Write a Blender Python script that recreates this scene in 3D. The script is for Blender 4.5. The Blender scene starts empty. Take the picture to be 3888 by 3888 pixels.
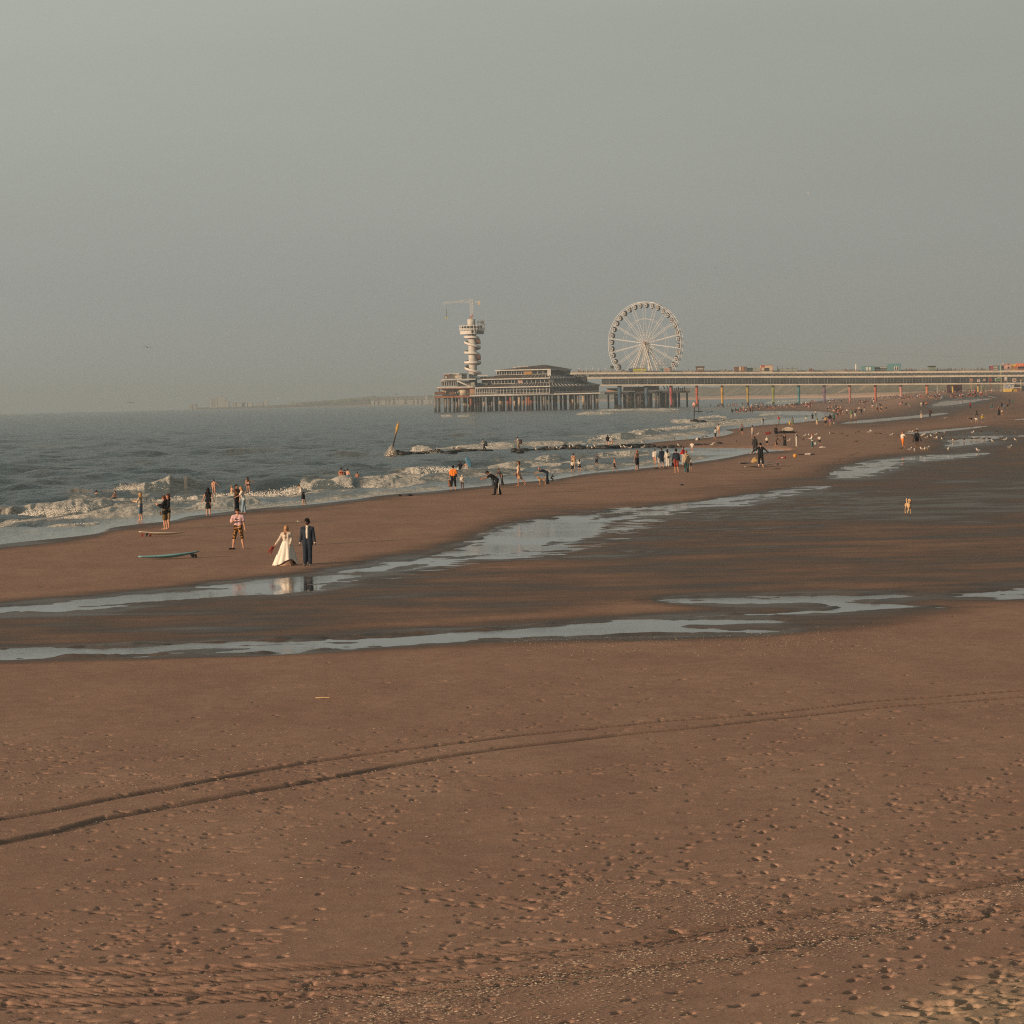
import time as _t; _T0=_t.time()
import bpy, bmesh, math, random
import numpy as np
from mathutils import Vector, Matrix
R = math.radians
rnd = random.Random(7)
nrs = np.random.RandomState(11)
scene = bpy.context.scene
COL = scene.collection
# ------------------------------------------------------------------ camera
FOC = 12000.0; CX = 1944.0; ROLL = 0.0222; HC = 6.4; RE = 6.371e6
PITCH = math.atan(431.6*math.cos(ROLL)/FOC)
F = Vector((0, math.cos(PITCH), -math.sin(PITCH)))
U0 = Vector((0, math.sin(PITCH), math.cos(PITCH))); R0 = Vector((1, 0, 0))
RX = R0*math.cos(ROLL) - U0*math.sin(ROLL)
UX = U0*math.cos(ROLL) + R0*math.sin(ROLL)
CAM = Vector((0, 0, HC))
def eye(x): return 1512.4 - ROLL*(x-CX)
def ray(x, y): return F*FOC + RX*(x-CX) - UX*(y-CX)
def at(x, y, Y):
    d = ray(x, y); return CAM + d*(Y/d.y)
def ground(x, y, z=0.0):
    d = ray(x, y); zz = z; p = None
    for _ in range(4):
        p = CAM + d*((zz-HC)/d.z)
        zz = z - (p.x*p.x+p.y*p.y)/(2*RE)
    return p
def proj(X, Y, Z):
    vx, vy, vz = X, Y, Z-HC
    a = vy*F.y + vz*F.z
    x = CX + FOC*(vx*RX.x+vy*RX.y+vz*RX.z)/a
    y = CX - FOC*(vx*UX.x+vy*UX.y+vz*UX.z)/a
    return x, y
cam_d = bpy.data.cameras.new('camera'); cam = bpy.data.objects.new('camera', cam_d); COL.objects.link(cam)
M = Matrix((( RX.x, UX.x, -F.x), (RX.y, UX.y, -F.y), (RX.z, UX.z, -F.z))).to_4x4()
M.translation = CAM; cam.matrix_world = M
cam_d.sensor_width = 36; cam_d.lens = FOC/3888*36; cam_d.clip_start = 1; cam_d.clip_end = 60000
scene.camera = cam
# ------------------------------------------------------------------ materials
MATS = {}
def P(m): return m.node_tree.nodes['Principled BSDF']
def mat(name, col, rough=0.8, spec=0.3, metal=0.0, var=0.0, vs=3.0, bump=0.0, bs=8.0, col2=None):
    if name in MATS: return MATS[name]
    m = bpy.data.materials.new(name); m.use_nodes = True; MATS[name] = m
    nt = m.node_tree; b = P(m)
    b.inputs['Base Color'].default_value = (*col, 1); b.inputs['Roughness'].default_value = rough
    b.inputs['Specular IOR Level'].default_value = spec; b.inputs['Metallic'].default_value = metal
    if var or col2 or bump:
        tc = nt.nodes.new('ShaderNodeTexCoord')
    if var or col2:
        n = nt.nodes.new('ShaderNodeTexNoise'); n.inputs['Scale'].default_value = vs; n.inputs['Detail'].default_value = 5
        nt.links.new(tc.outputs['Object'], n.inputs['Vector'])
        mx = nt.nodes.new('ShaderNodeMix'); mx.data_type = 'RGBA'
        c2 = col2 if col2 else tuple(c*(1-var) for c in col); c1 = col if col2 else tuple(min(1, c*(1+var*.6)) for c in col)
        mx.inputs[6].default_value = (*c1, 1); mx.inputs[7].default_value = (*c2, 1)
        mr = nt.nodes.new('ShaderNodeMapRange'); mr.inputs[1].default_value = .38; mr.inputs[2].default_value = .62
        nt.links.new(n.outputs['Fac'], mr.inputs[0]); nt.links.new(mr.outputs[0], mx.inputs[0])
        nt.links.new(mx.outputs[2], b.inputs['Base Color'])
    if bump:
        n2 = nt.nodes.new('ShaderNodeTexNoise'); n2.inputs['Scale'].default_value = bs; n2.inputs['Detail'].default_value = 6
        nt.links.new(tc.outputs['Object'], n2.inputs['Vector'])
        bp = nt.nodes.new('ShaderNodeBump'); bp.inputs['Strength'].default_value = bump; bp.inputs['Distance'].default_value = .05
        nt.links.new(n2.outputs['Fac'], bp.inputs['Height']); nt.links.new(bp.outputs[0], b.inputs['Normal'])
    return m
def cmat(c, rough=.85):
    c = tuple(round(v, 3) for v in c)
    return mat('cloth_%02d_%02d_%02d' % tuple(int(v*99) for v in c), c, rough, .15, var=.12, vs=9)
# ------------------------------------------------------------------ mesh builder
class MB:
    def __init__(s): s.v = []; s.f = []; s.m = []; s.mi = 0
    def quad(s, a, b, c, d):
        n = len(s.v); s.v += [tuple(a), tuple(b), tuple(c), tuple(d)]; s.f.append((n, n+1, n+2, n+3)); s.m.append(s.mi)
    def poly(s, pts):
        n = len(s.v); s.v += [tuple(p) for p in pts]; s.f.append(tuple(range(n, n+len(pts)))); s.m.append(s.mi)
    def hexa(s, b4, t4):
        n = len(s.v); s.v += [tuple(p) for p in b4]+[tuple(p) for p in t4]
        for q in ((0,3,2,1),(4,5,6,7),(0,1,5,4),(1,2,6,5),(2,3,7,6),(3,0,4,7)):
            s.f.append(tuple(n+i for i in q)); s.m.append(s.mi)
    def box(s, x0, x1, y0, y1, z0, z1):
        s.hexa([(x0,y0,z0),(x1,y0,z0),(x1,y1,z0),(x0,y1,z0)], [(x0,y0,z1),(x1,y0,z1),(x1,y1,z1),(x0,y1,z1)])
    def bar(s, p, q, w, h=None, up=(0,0,1)):
        h = h or w; p = Vector(p); q = Vector(q); d = q-p
        if d.length < 1e-9: return
        d.normalize(); u = Vector(up)
        if abs(d.dot(u)) > .98: u = Vector((0,1,0))
        a = d.cross(u).normalized(); c = a.cross(d).normalized()
        a *= w/2; c *= h/2
        s.hexa([p-a-c, p+a-c, p+a+c, p-a+c], [q-a-c, q+a-c, q+a+c, q-a+c])
    def tube(s, p, q, r0, r1=None, n=8, cap=True):
        r1 = r0 if r1 is None else r1; p = Vector(p); q = Vector(q); d = (q-p)
        if d.length < 1e-9: return
        d.normalize(); u = Vector((0,0,1)) if abs(d.z) < .9 else Vector((1,0,0))
        a = d.cross(u).normalized(); b = d.cross(a)
        n0 = len(s.v)
        for c, r in ((p, r0), (q, r1)):
            for i in range(n):
                t = 2*math.pi*i/n; s.v.append(tuple(c + a*math.cos(t)*r + b*math.sin(t)*r))
        for i in range(n):
            j = (i+1) % n; s.f.append((n0+i, n0+n+i, n0+n+j, n0+j)); s.m.append(s.mi)
        if cap:
            s.f.append(tuple(n0+i for i in range(n))); s.m.append(s.mi)
            s.f.append(tuple(n0+2*n-1-i for i in range(n))); s.m.append(s.mi)
    def path(s, pts, r, n=6):
        for a, b in zip(pts[:-1], pts[1:]): s.tube(a, b, r, r, n)
    def rings(s, rings, close=True, caps=True):
        n0 = len(s.v); k = len(rings[0])
        for r in rings: s.v += [tuple(p) for p in r]
        for i in range(len(rings)-1):
            for j in range(k if close else k-1):
                j2 = (j+1) % k
                s.f.append((n0+i*k+j, n0+i*k+j2, n0+(i+1)*k+j2, n0+(i+1)*k+j)); s.m.append(s.mi)
        if caps:
            s.f.append(tuple(n0+k-1-j for j in range(k))); s.m.append(s.mi)
            s.f.append(tuple(n0+(len(rings)-1)*k+j for j in range(k))); s.m.append(s.mi)
    def ball(s, c, r, n=8, m=6):
        if not hasattr(r, '__len__'): r = (r, r, r)
        c = Vector(c); rings = []
        for i in range(1, m):
            t = math.pi*i/m
            rings.append([(c.x+r[0]*math.sin(t)*math.cos(2*math.pi*j/n), c.y+r[1]*math.sin(t)*math.sin(2*math.pi*j/n), c.z-r[2]*math.cos(t)) for j in range(n)])
        s.rings(rings)
        n0 = len(s.v)
    def capsule(s, p, q, r0, r1=None, n=8):
        r1 = r0 if r1 is None else r1; p = Vector(p); q = Vector(q); d = q-p
        if d.length < 1e-6: d = Vector((0,0,1e-4))
        d.normalize(); u = Vector((0,0,1)) if abs(d.z) < .9 else Vector((1,0,0))
        a = d.cross(u).normalized(); b = d.cross(a); rings = []
        for t in (-80, -45, 0): rings.append((p + d*math.sin(R(t))*r0, r0*math.cos(R(t))))
        for t in (0, 45, 80): rings.append((q + d*math.sin(R(t))*r1, r1*math.cos(R(t))))
        s.rings([[c + a*math.cos(2*math.pi*i/n)*r + b*math.sin(2*math.pi*i/n)*r for i in range(n)] for c, r in rings])
    def build(s, name, mats, parent=None, smooth=False, loc=None):
        me = bpy.data.meshes.new(name); me.from_pydata(s.v, [], s.f)
        if not isinstance(mats, (list, tuple)): mats = [mats]
        for m in mats: me.materials.append(m)
        if len(mats) > 1: me.polygons.foreach_set('material_index', s.m)
        if smooth: me.polygons.foreach_set('use_smooth', [True]*len(me.polygons))
        me.update()
        o = bpy.data.objects.new(name, me); COL.objects.link(o)
        if parent: o.parent = parent
        if loc: o.location = loc
        return o
def fixn(o):
    bm = bmesh.new(); bm.from_mesh(o.data); bmesh.ops.recalc_face_normals(bm, faces=bm.faces); bm.to_mesh(o.data); bm.free(); return o
def empty(name, loc=(0,0,0), rz=0):
    o = bpy.data.objects.new(name, None); COL.objects.link(o); o.location = loc; o.rotation_euler = (0,0,rz); return o
def tag(o, label=None, cat=None, group=None, kind=None):
    if label: o['label'] = label
    if cat: o['category'] = cat
    if group: o['group'] = group
    if kind: o['kind'] = kind
    return o
# ------------------------------------------------------------------ photo-space control maps (columns: x/4, rows: drop below eye level)
MX0, MSX, NXM, NDM = -1400.0, 4.0, 1700, 2900
def smap(arr, X, Y, Z):
    x, y = proj(X, Y, Z); d = y - (1512.4-ROLL*(x-CX))
    u = np.clip((x-MX0)/MSX, 0, NXM-1.001); v = np.clip(d, 0, NDM-1.001)
    i = u.astype(int); j = v.astype(int); fu = u-i; fv = v-j
    return (arr[j,i]*(1-fu)+arr[j,i+1]*fu)*(1-fv)+(arr[j+1,i]*(1-fu)+arr[j+1,i+1]*fu)*fv
def fill(arr, pts, val=1.0):
    q = [((x-MX0)/MSX, y-eye(x)) for x, y in pts]; n = len(q)
    ys = [p[1] for p in q]; y0 = max(0, int(min(ys))); y1 = min(NDM-1, int(max(ys))+1)
    for r in range(y0, y1+1):
        yy = r+.001; xs = []
        for i in range(n):
            (ax, ay), (bx, by) = q[i], q[(i+1) % n]
            if (ay <= yy) != (by <= yy): xs.append(ax+(yy-ay)*(bx-ax)/(by-ay))
        xs.sort()
        for a, b in zip(xs[::2], xs[1::2]):
            a = max(0, int(math.ceil(a))); b = min(NXM-1, int(b))
            if b >= a: arr[r, a:b+1] = val
def blur(arr, rx, ry):
    for _ in range(2):
        for ax, r in ((1, rx), (0, ry)):
            if r < 1: continue
            r = int(r); pad = [(0,0),(0,0)]; pad[ax] = (r+1, r)
            c = np.cumsum(np.pad(arr, pad, mode='edge'), axis=ax)
            n = arr.shape[ax]
            arr = (np.take(c, range(2*r+1, 2*r+1+n), ax)-np.take(c, range(0, n), ax))/(2*r+1)
    return arr
def stroke(arr, pts, wid, val=1.0, soft=1.0):
    """soft line along photo points, vertical half-width wid rows"""
    q = [((x-MX0)/MSX, y-eye(x)) for x, y in pts]
    for (ax, ay), (bx, by) in zip(q[:-1], q[1:]):
        for i in range(int(ax), int(bx)+1):
            if i < 0 or i >= NXM: continue
            t = min(1, max(0, (i-ax)/max(1e-6, bx-ax))); yc = ay+(by-ay)*t
            r0 = max(0, int(yc-3*wid)); r1 = min(NDM, int(yc+3*wid)+2)
            rr = np.arange(r0, r1); g = val*np.exp(-((rr-yc)/wid)**2)
            arr[r0:r1, i] = np.maximum(arr[r0:r1, i], g)
TBL = np.random.RandomState(5).rand(256, 256).astype(np.float32)
def vnoise(x, y, s=0):
    x = np.asarray(x, np.float32); y = np.asarray(y, np.float32)
    fi = np.floor(x); fj = np.floor(y); fx = x-fi; fy = y-fj
    i = (fi.astype(np.int32)+s*37) & 255; j = (fj.astype(np.int32)+s*91) & 255; i1 = (i+1) & 255; j1 = (j+1) & 255
    fx = fx*fx*(3-2*fx); fy = fy*fy*(3-2*fy)
    a = TBL[i,j]; c = TBL[i,j1]; a = a+(TBL[i1,j]-a)*fx; c = c+(TBL[i1,j1]-c)*fx
    return a+(c-a)*fy
def fbm(x, y, o=4, s=0):
    t = 0; a = .5; x = np.asarray(x, np.float32); y = np.asarray(y, np.float32)
    for k in range(o): t = t+a*vnoise(x*2**k+17.3*k, y*2**k+5.1*k, s+k); a *= .5
    return t
def sstep(x, a, b):
    t = np.clip((x-a)/(b-a), 0, 1); return t*t*(3-2*t)
# land outline in the photo (tide line first), at sea level
LANDP = [(-1400,2390),(-600,2200),(0,2079),(124,2066),(282,2050),(400,2034),(375,2022),(450,2011),(500,2004),(640,1990),(700,1972),(770,1963),(838,1956),(1005,1938),(1160,1926),(1350,1905),(1434,1890),(1585,1878),(1720,1865),(1821,1854),(1922,1843),(1979,1837),(2091,1829),(2160,1816),(2212,1806),(2350,1791),(2431,1784),(2535,1773),(2638,1760),(2766,1741),(2817,1728),(2859,1722),(2898,1719),(3024,1714),(2957,1706),(2820,1702),(2626,1699),(2535,1700),(2491,1700),(2430,1694),(2410,1688),(2483,1679),(2586,1670),(2664,1664),(2745,1656),(2791,1641),(2740,1632),(2830,1622),(2885,1614),(2962,1609),(3040,1604),(3065,1599),(3163,1595),(3110,1590),(3130,1582),(3170,1573),(3151,1566),(3100,1562),(3000,1560.5),(2936,1561),(2860,1562),(2786,1562),(2765,1558),(2800,1552),(2853,1547),(2920,1541),(3038,1531),(3143,1519),(3216,1509),(3300,1504),(3500,1499),(5400,1457),(5400,4900),(-1400,4900)]
POOLS = [
 [(-1400,2400),(-500,2330),(0,2302),(241,2284),(402,2270),(563,2254),(724,2237),(825,2217),(1006,2202),(1137,2192),(1237,2177),(1308,2164),(1429,2146),(1570,2126),(1650,2106),(1710,2086),(1771,2071),(1841,2041),(1881,2016),(1942,1996),(2004,1981),(2125,1966),(2246,1951),(2326,1936),(2467,1923),(2648,1906),(2779,1885),(2849,1875),(2950,1860),(3050,1848),(3151,1845),(3141,1852),(3000,1866),(2849,1892),(2749,1906),(2548,1923),(2346,1951),(2205,1976),(2195,2006),(2145,2036),(2065,2067),(1944,2097),(1811,2106),(1710,2116),(1580,2141),(1469,2162),(1358,2170),(1278,2202),(1197,2237),(1107,2254),(885,2260),(704,2277),(543,2287),(422,2312),(241,2320),(0,2326),(-500,2350),(-1400,2440)],
 [(-1400,2490),(0,2462),(302,2455),(604,2446),(805,2440),(1006,2430),(1308,2418),(1610,2403),(1944,2383),(2246,2358),(2548,2343),(2850,2328),(2950,2330),(2700,2345),(2560,2352),(2900,2352),(3000,2360),(2850,2366),(2500,2372),(2700,2382),(3030,2390),(3010,2396),(2799,2404),(2397,2407),(2145,2416),(1944,2428),(1710,2433),(1509,2443),(1247,2463),(1006,2478),(704,2487),(302,2492),(0,2497),(-1400,2530)],
 [(2487,2275),(2588,2268),(2850,2260),(3151,2258),(3352,2255),(3493,2253),(3554,2262),(3393,2268),(3332,2278),(3280,2296),(3400,2300),(3675,2303),(3560,2309),(3272,2315),(3151,2313),(3201,2300),(3101,2290),(2850,2293),(2598,2291),(2507,2283)],
 [(2980,2324),(3180,2312),(3260,2318),(3150,2326),(3020,2330)],
 [(3480,2256),(3620,2250),(3745,2247),(3835,2238),(3888,2233),(5300,2195),(5300,2230),(3888,2264),(3800,2268),(3745,2264),(3600,2264)],
 [(3170,1815),(3200,1790),(3260,1768),(3400,1743),(3560,1732),(3754,1721),(3760,1726),(3560,1741),(3400,1757),(3380,1775),(3300,1802),(3200,1817)],
 [(3574,1695),(3627,1684),(3594,1676),(3640,1671),(3754,1669),(3700,1664),(3640,1654),(3700,1660),(3819,1659),(3754,1672),(3703,1687),(3627,1695)],
 [(3850,1659),(5300,1600),(5300,1604),(3870,1662)],
 [(3400,1647),(3483,1642),(3600,1633),(3761,1620),(3761,1624),(3600,1638),(3483,1648)],
 [(3780,1608),(3888,1600),(5300,1560),(5300,1566),(3888,1604)],
 [(3158,1612),(3256,1600),(3400,1590),(3627,1577),(3627,1580),(3400,1597),(3256,1607)],
 [(3536,1556),(3580,1550),(3640,1551),(3779,1545),(3728,1538),(3760,1537),(3800,1545),(3640,1557),(3550,1561)],
 [(3251,1535),(3338,1539),(3338,1542),(3251,1539)],
 [(3900,2010),(3960,2008),(3960,2010),(3900,2012)]]
WETREG = [([(1950,1990),(2300,1940),(2850,1880),(3200,1835),(3888,1800),(5300,1760),(5300,2060),(3500,1980),(2900,2080),(2300,2200),(1700,2250),(1100,2270),(0,2350),(0,2290),(1200,2170)], .85),
 ([(-1400,2330),(0,2300),(1200,2200),(1900,2120),(2600,2180),(2400,2230),(1700,2330),(0,2440),(-1400,2460)], .55), ([(-1400,2330),(0,2310),(1300,2190),(2000,2070),(3000,1990),(3888,1960),(5300,1930),(5300,2220),(3888,2250),(2500,2290),(0,2460),(-1400,2500)], .60),
 ([(-1400,2400),(0,2420),(1500,2380),(2500,2330),(3200,2230),(3888,2190),(5300,2160),(5300,2290),(3888,2290),(3000,2420),(1800,2450),(0,2520),(-1400,2540)], .6),
 ([(3200,1750),(3600,1690),(3888,1640),(5300,1590),(5300,1740),(3888,1800),(3400,1830),(3100,1830),(2300,1900),(1990,1960),(1800,2060),(1950,1930),(2500,1880),(3100,1790)], .7),
 ([(3100,1605),(3400,1575),(3888,1560),(5300,1530),(5300,1545),(3700,1590),(3300,1625),(3050,1625)], .45),
 ([(3480,1560),(3540,1535),(3680,1530),(3850,1543),(3700,1562),(3540,1572),(3300,1580)], .9),
 ([(3480,1650),(3750,1625),(3888,1605),(3888,1660),(3620,1700),(3500,1690)], .8)]
land = np.zeros((NDM, NXM), np.float32); fill(land, LANDP)
pool = np.zeros_like(land)
for pp in POOLS: fill(pool, pp)
land_s = blur(land, 2, 2)
land_w = blur(land, 5, 4)*.5 + .5*blur(land, 9, 11)
pool_s = blur(pool, 2, 1)
wetm = np.zeros_like(land)
for pts, v in WETREG: fill(wetm, pts, v)
wetm = blur(wetm, 26, 12); SHAL = np.zeros_like(land)
wetm = np.clip(wetm + .75*blur(pool, 6, 5)+.75*np.clip(blur(pool, 18, 18)*2, 0, 1), 0, 1)
wetm = np.maximum(wetm, np.clip(1.7*(1-blur(land, 8, 7)), 0, 1)*.9)
wetm = np.maximum(wetm, np.clip(1.6*(1-blur(land, 14, 20))-.2, 0, 1)*.6)
RIP = np.zeros_like(land)
fill(RIP, [(1950,1985),(2400,1930),(2800,1895),(3300,1850),(3500,1900),(3000,2020),(2400,2110),(1500,2210),(1300,2210),(1800,2110)]); RIP = blur(RIP, 20, 12)
_lp = LANDP[1:31]
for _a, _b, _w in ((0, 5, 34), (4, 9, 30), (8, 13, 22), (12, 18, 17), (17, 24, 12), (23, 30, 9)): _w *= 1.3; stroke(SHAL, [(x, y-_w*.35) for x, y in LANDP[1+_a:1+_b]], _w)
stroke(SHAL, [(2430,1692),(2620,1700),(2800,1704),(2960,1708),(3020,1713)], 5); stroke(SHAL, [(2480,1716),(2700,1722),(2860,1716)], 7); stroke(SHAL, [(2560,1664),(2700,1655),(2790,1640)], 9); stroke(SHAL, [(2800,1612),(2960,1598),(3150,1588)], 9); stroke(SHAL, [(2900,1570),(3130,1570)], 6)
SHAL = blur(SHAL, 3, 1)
def L0f(Y): return .25*np.minimum(1, (330/np.maximum(Y, 1))**.8)
def ramp_right(X, Y):
    g = sstep(Y, 380, 1500); c = X-.12*Y; return 4.1*sstep(c, -18, 34)*g + np.clip(c-6, 0, 22)*.012*sstep(Y, 20, 300)
# ------------------------------------------------------------------ tyre tracks & footprints lists (photo points)
def c5(l): return [(x*1.006, 2700+y*1.006) for x, y in l]
def c6(l): return [(1944+x*1.006, 2700+y*1.006) for x, y in l]
TRK = [ (c5([(-1200,560),(0,410),(200,375),(400,335),(700,280),(1000,222),(1200,187),(1400,160),(1600,138),(1930,97)])+c6([(300,65),(600,35),(900,12)])+[(3300,2664),(3888,2622),(4900,2550)], 6.5, .020, 0),
        (c5([(-1200,680),(0,503),(200,460),(400,405),(700,350),(850,325),(1200,262),(1500,205),(1700,172),(1930,140)])+c6([(400,90),(700,60),(1000,25)])+[(3300,2690),(3888,2645),(4900,2572)], 7.5, .022, 0),
        (c5([(-1200,975),(0,978),(600,985),(900,972),(1200,965),(1500,945),(1932,910)])+c6([(500,868),(900,800),(1200,750),(1500,700),(1932,630),(2900,500)]), 10, .014, 1),
        (c5([(-1200,1030),(0,1038),(500,1032),(900,1015),(1300,990),(1932,938)])+c6([(500,890),(900,820)]), 6, .010, 1),
        (c5([(-1200,1075),(0,1070),(800,1058),(1200,1040),(1500,1022),(1932,1000)])+c6([(400,965),(700,935),(900,910),(1200,850),(1500,810),(1932,740),(2900,600)]), 10, .014, 1),
        (c5([(-1200,1120),(0,1110),(700,1095),(1100,1080),(1500,1060),(1932,1030)])+c6([(400,990),(900,930)]), 8, .011, 1),
        ([(3100,1790),(3200,1742),(3306,1700),(3310,1680),(3270,1660)], 1.6, .02, 0), ([(3350,1697),(3372,1680),(3380,1672)], 1.6, .02, 0)]
# ------------------------------------------------------------------ beach terrain
def grid_mesh(name, X, Y, Z, mats, attrs=None, keep=None):
    nr, nc = X.shape
    co = np.empty((nr*nc, 3), np.float32); co[:,0] = X.ravel(); co[:,1] = Y.ravel(); co[:,2] = Z.ravel()
    idx = np.arange(nr*nc).reshape(nr, nc)
    q = np.stack([idx[:-1,:-1], idx[:-1,1:], idx[1:,1:], idx[1:,:-1]], -1).reshape(-1, 4)
    if keep is not None:
        k = (keep[:-1,:-1] | keep[:-1,1:] | keep[1:,1:] | keep[1:,:-1]).ravel(); q = q[k]
        used = np.zeros(nr*nc, bool); used[q.ravel()] = True
        remap = np.cumsum(used)-1; q = remap[q]; co = co[used]
    else: used = None
    me = bpy.data.meshes.new(name); n = len(q)
    me.vertices.add(len(co)); me.vertices.foreach_set('co', co.ravel())
    me.loops.add(n*4); me.loops.foreach_set('vertex_index', q.ravel().astype(np.int32))
    me.polygons.add(n); me.polygons.foreach_set('loop_start', np.arange(0, n*4, 4, dtype=np.int32))
    me.polygons.foreach_set('use_smooth', np.ones(n, bool))
    me.update(calc_edges=True)
    for k, a in (attrs or {}).items():
        at_ = me.attributes.new(k, 'FLOAT', 'POINT'); v = a.ravel().astype(np.float32)
        at_.data.foreach_set('value', v[used] if used is not None else v)
    me.materials.append(mats)
    o = bpy.data.objects.new(name, me); COL.objects.link(o); return o
drops = np.concatenate([np.arange(8, 60, 1.0), np.arange(60, 420, 1.6), np.arange(420, 900, 2.2), np.arange(900, 1500, 1.7), np.arange(1500, 2520, 2.7), np.arange(2520, 5200, 40)])
Yr = HC*FOC/drops
sc = np.concatenate([np.arange(-.33, -.172, .004), np.arange(-.172, .172, .000333), np.arange(.172, .34, .004)])
GX = sc[None,:]*Yr[:,None]; GY = np.repeat(Yr[:,None], len(sc), 1)
def base_height(X, Y):
    """beach surface without small marks"""
    L = L0f(Y); sag = (X*X+Y*Y)/(2*RE)
    m = smap(land_s, X, Y, -sag); mw = smap(land_w, X, Y, -sag)
    t = np.clip((m-.5)*2, -1, 1)
    z = np.where(t > 0, L*(.2*t+.8*sstep(np.clip(mw*2-1, 0, 1), 0, .75)), t*.9)
    z = z*1.0 + np.where(t > 0, ramp_right(X, Y), 0)
    return z, L, sag, t
BH, LL, SAG, TT = base_height(GX, GY)
pl = smap(pool_s, GX, GY, LL-.03-SAG); plw = smap(blur(pool, 9, 4), GX, GY, LL-.03-SAG)
wet = smap(wetm, GX, GY, LL-SAG)
rip = smap(RIP, GX, GY, LL-SAG)
near = sstep(-GY, -420, -140)
und = (fbm(GX/2.6+9, GY/5.0, 4, 3)-.47)
und2 = (fbm(GX/.9, GY/1.1, 3, 21)-.44)
edgew = smap(blur(pool, 22, 9), GX, GY, LL-SAG)
H = BH - (.048*sstep(.45*pl+.55*plw, .12, .82) + .027*sstep(edgew, .02, .22))*near.clip(.45, 1)
H += np.where(TT > .2, und*.05*near.clip(.25, 1) + und2*.010*near, 0)
# sand ripples beside the water (long crests across the view)
ph = GY/1.15 + 1.6*fbm(GX/3.2, GY/4, 3, 40)*3 + GX*.06
rp = np.sin(ph*2*math.pi)*.5 + (fbm(GX/1.7, GY/.8, 3, 55)-.45)*1.6
ripn = rip*sstep(plw*0+smap(blur(pool, 60, 26), GX, GY, LL-SAG), .01, .16)
H += rip*.034*rp*sstep(-GY, -330, -60) - .030*ripn - .012*rip
ppool = np.clip(plw*(1-plw)*4.5, 0, 1)**.7
frac = (fbm(GX/2.6, GY/1.25, 5, 66)-.47)*.75 + (fbm(GX/.7, GY/.5, 3, 69)-.45)*.35
H += ppool*.210*0; pw_ = (np.clip(plw*(1-plw)*4, 0, 1)**.5*.9+.30*sstep(plw, .05, .4))*near
H += pw_*.31*frac*(.65+.7*sstep(fbm(GX/14, GY/26, 3, 72), .35, .6)) + np.clip(pl, 0, 1)*.06*np.clip(frac-.02, 0, 1)*near 
dimple = smap(blur(pool, 1, 1), GX, GY, LL-SAG)
# soft dry sand in the bottom corner of the picture, with lumps
px_, py_ = proj(GX, GY, LL)
soft = sstep(py_ - (4230-.27*(px_-1500)), 0, 190)
soft = soft*(px_ > 0)
H += soft*(.022*(fbm(GX/.2, GY/.25, 4, 80)-.47) + .02*(fbm(GX/.9, GY/1.2, 3, 83)-.45))
# ------- stamps: footprints
colx = sc; rowY = Yr
def stamp(x, y, ang, a, b, dep, rim):
    i0 = np.searchsorted(-rowY, -(y+b*2.2)); i1 = np.searchsorted(-rowY, -(y-b*2.2))
    if i1-i0 < 2: return
    i0 = max(0, i0-1); j0 = np.searchsorted(colx, (x-a*2.6)/y); j1 = np.searchsorted(colx, (x+a*2.6)/y)
    if j1-j0 < 2: return
    X = GX[i0:i1, j0:j1]-x; Y = GY[i0:i1, j0:j1]-y; c, s = math.cos(ang), math.sin(ang)
    u = (X*c+Y*s)/a; v = (-X*s+Y*c)/b; r = np.sqrt(u*u+v*v)
    H[i0:i1, j0:j1] += -dep*1.5*np.exp(-(r**4)*.8)*(1-.35*u.clip(-1,1)) + rim*.35*np.exp(-((r-1.35)/.33)**2)*(.5+.9*u)
def trail(px, py, ang, n, step=.62, fl=.104, dep=.020):
    p = ground(px, py, .25); x, y = p.x, p.y; a = ang
    for k in range(n):
        a += rnd.gauss(0, .05); x += math.cos(a)*step; y += math.sin(a)*step
        if y < 22: break
        sd = (-1)**k*.09
        stamp(x-math.sin(a)*sd, y+math.cos(a)*sd, a, fl*rnd.uniform(.75, 1.1), fl*rnd.uniform(.30, .42), dep*rnd.uniform(.4, 1.2), .004); stamp(x-math.sin(a)*sd-math.cos(a)*.06, y+math.cos(a)*sd-math.sin(a)*.06, a, .035, .032, dep*.5, 0)
        if rnd.random() < .4: stamp(x+math.cos(a)*.12, y+math.sin(a)*.12, a, .06, .05, -.008, 0)
for k in range(62):
    px = rnd.uniform(-600, 4500); py = 2480+1650*rnd.random()**.8
    if px < 1500 and 2480 < py < 2750 and rnd.random() < .6: continue
    trail(px, py, rnd.choice([rnd.gauss(.55, .3), rnd.gauss(3.7, .3), rnd.gauss(.2, .25), rnd.gauss(.9, .3), rnd.gauss(3.2, .3)]), rnd.randint(14, 34))
for k in range(34):
    trail(rnd.gauss(3500, 480), rnd.uniform(3250, 4050), rnd.gauss(.7, .5), rnd.randint(8, 20), dep=.034)
for k in range(30):
    trail(rnd.uniform(0, 4200), rnd.uniform(1900, 2480), rnd.gauss(1.2, .5), rnd.randint(10, 26), dep=.02)
for k in range(4200):   # stray scuffs
    px = rnd.uniform(-500, 4400); py = rnd.choice([rnd.uniform(1880, 4100), rnd.uniform(2450, 4100)])
    dens = float(vnoise(np.array([px/420.]), np.array([py/260.]), 5)[0])
    if dens < .45: continue
    p = ground(px, py, .25)
    stamp(p.x, p.y, rnd.gauss(.35, .4), rnd.uniform(.03, .11), rnd.uniform(.015, .042), rnd.uniform(.008, .026), 0)
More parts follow.
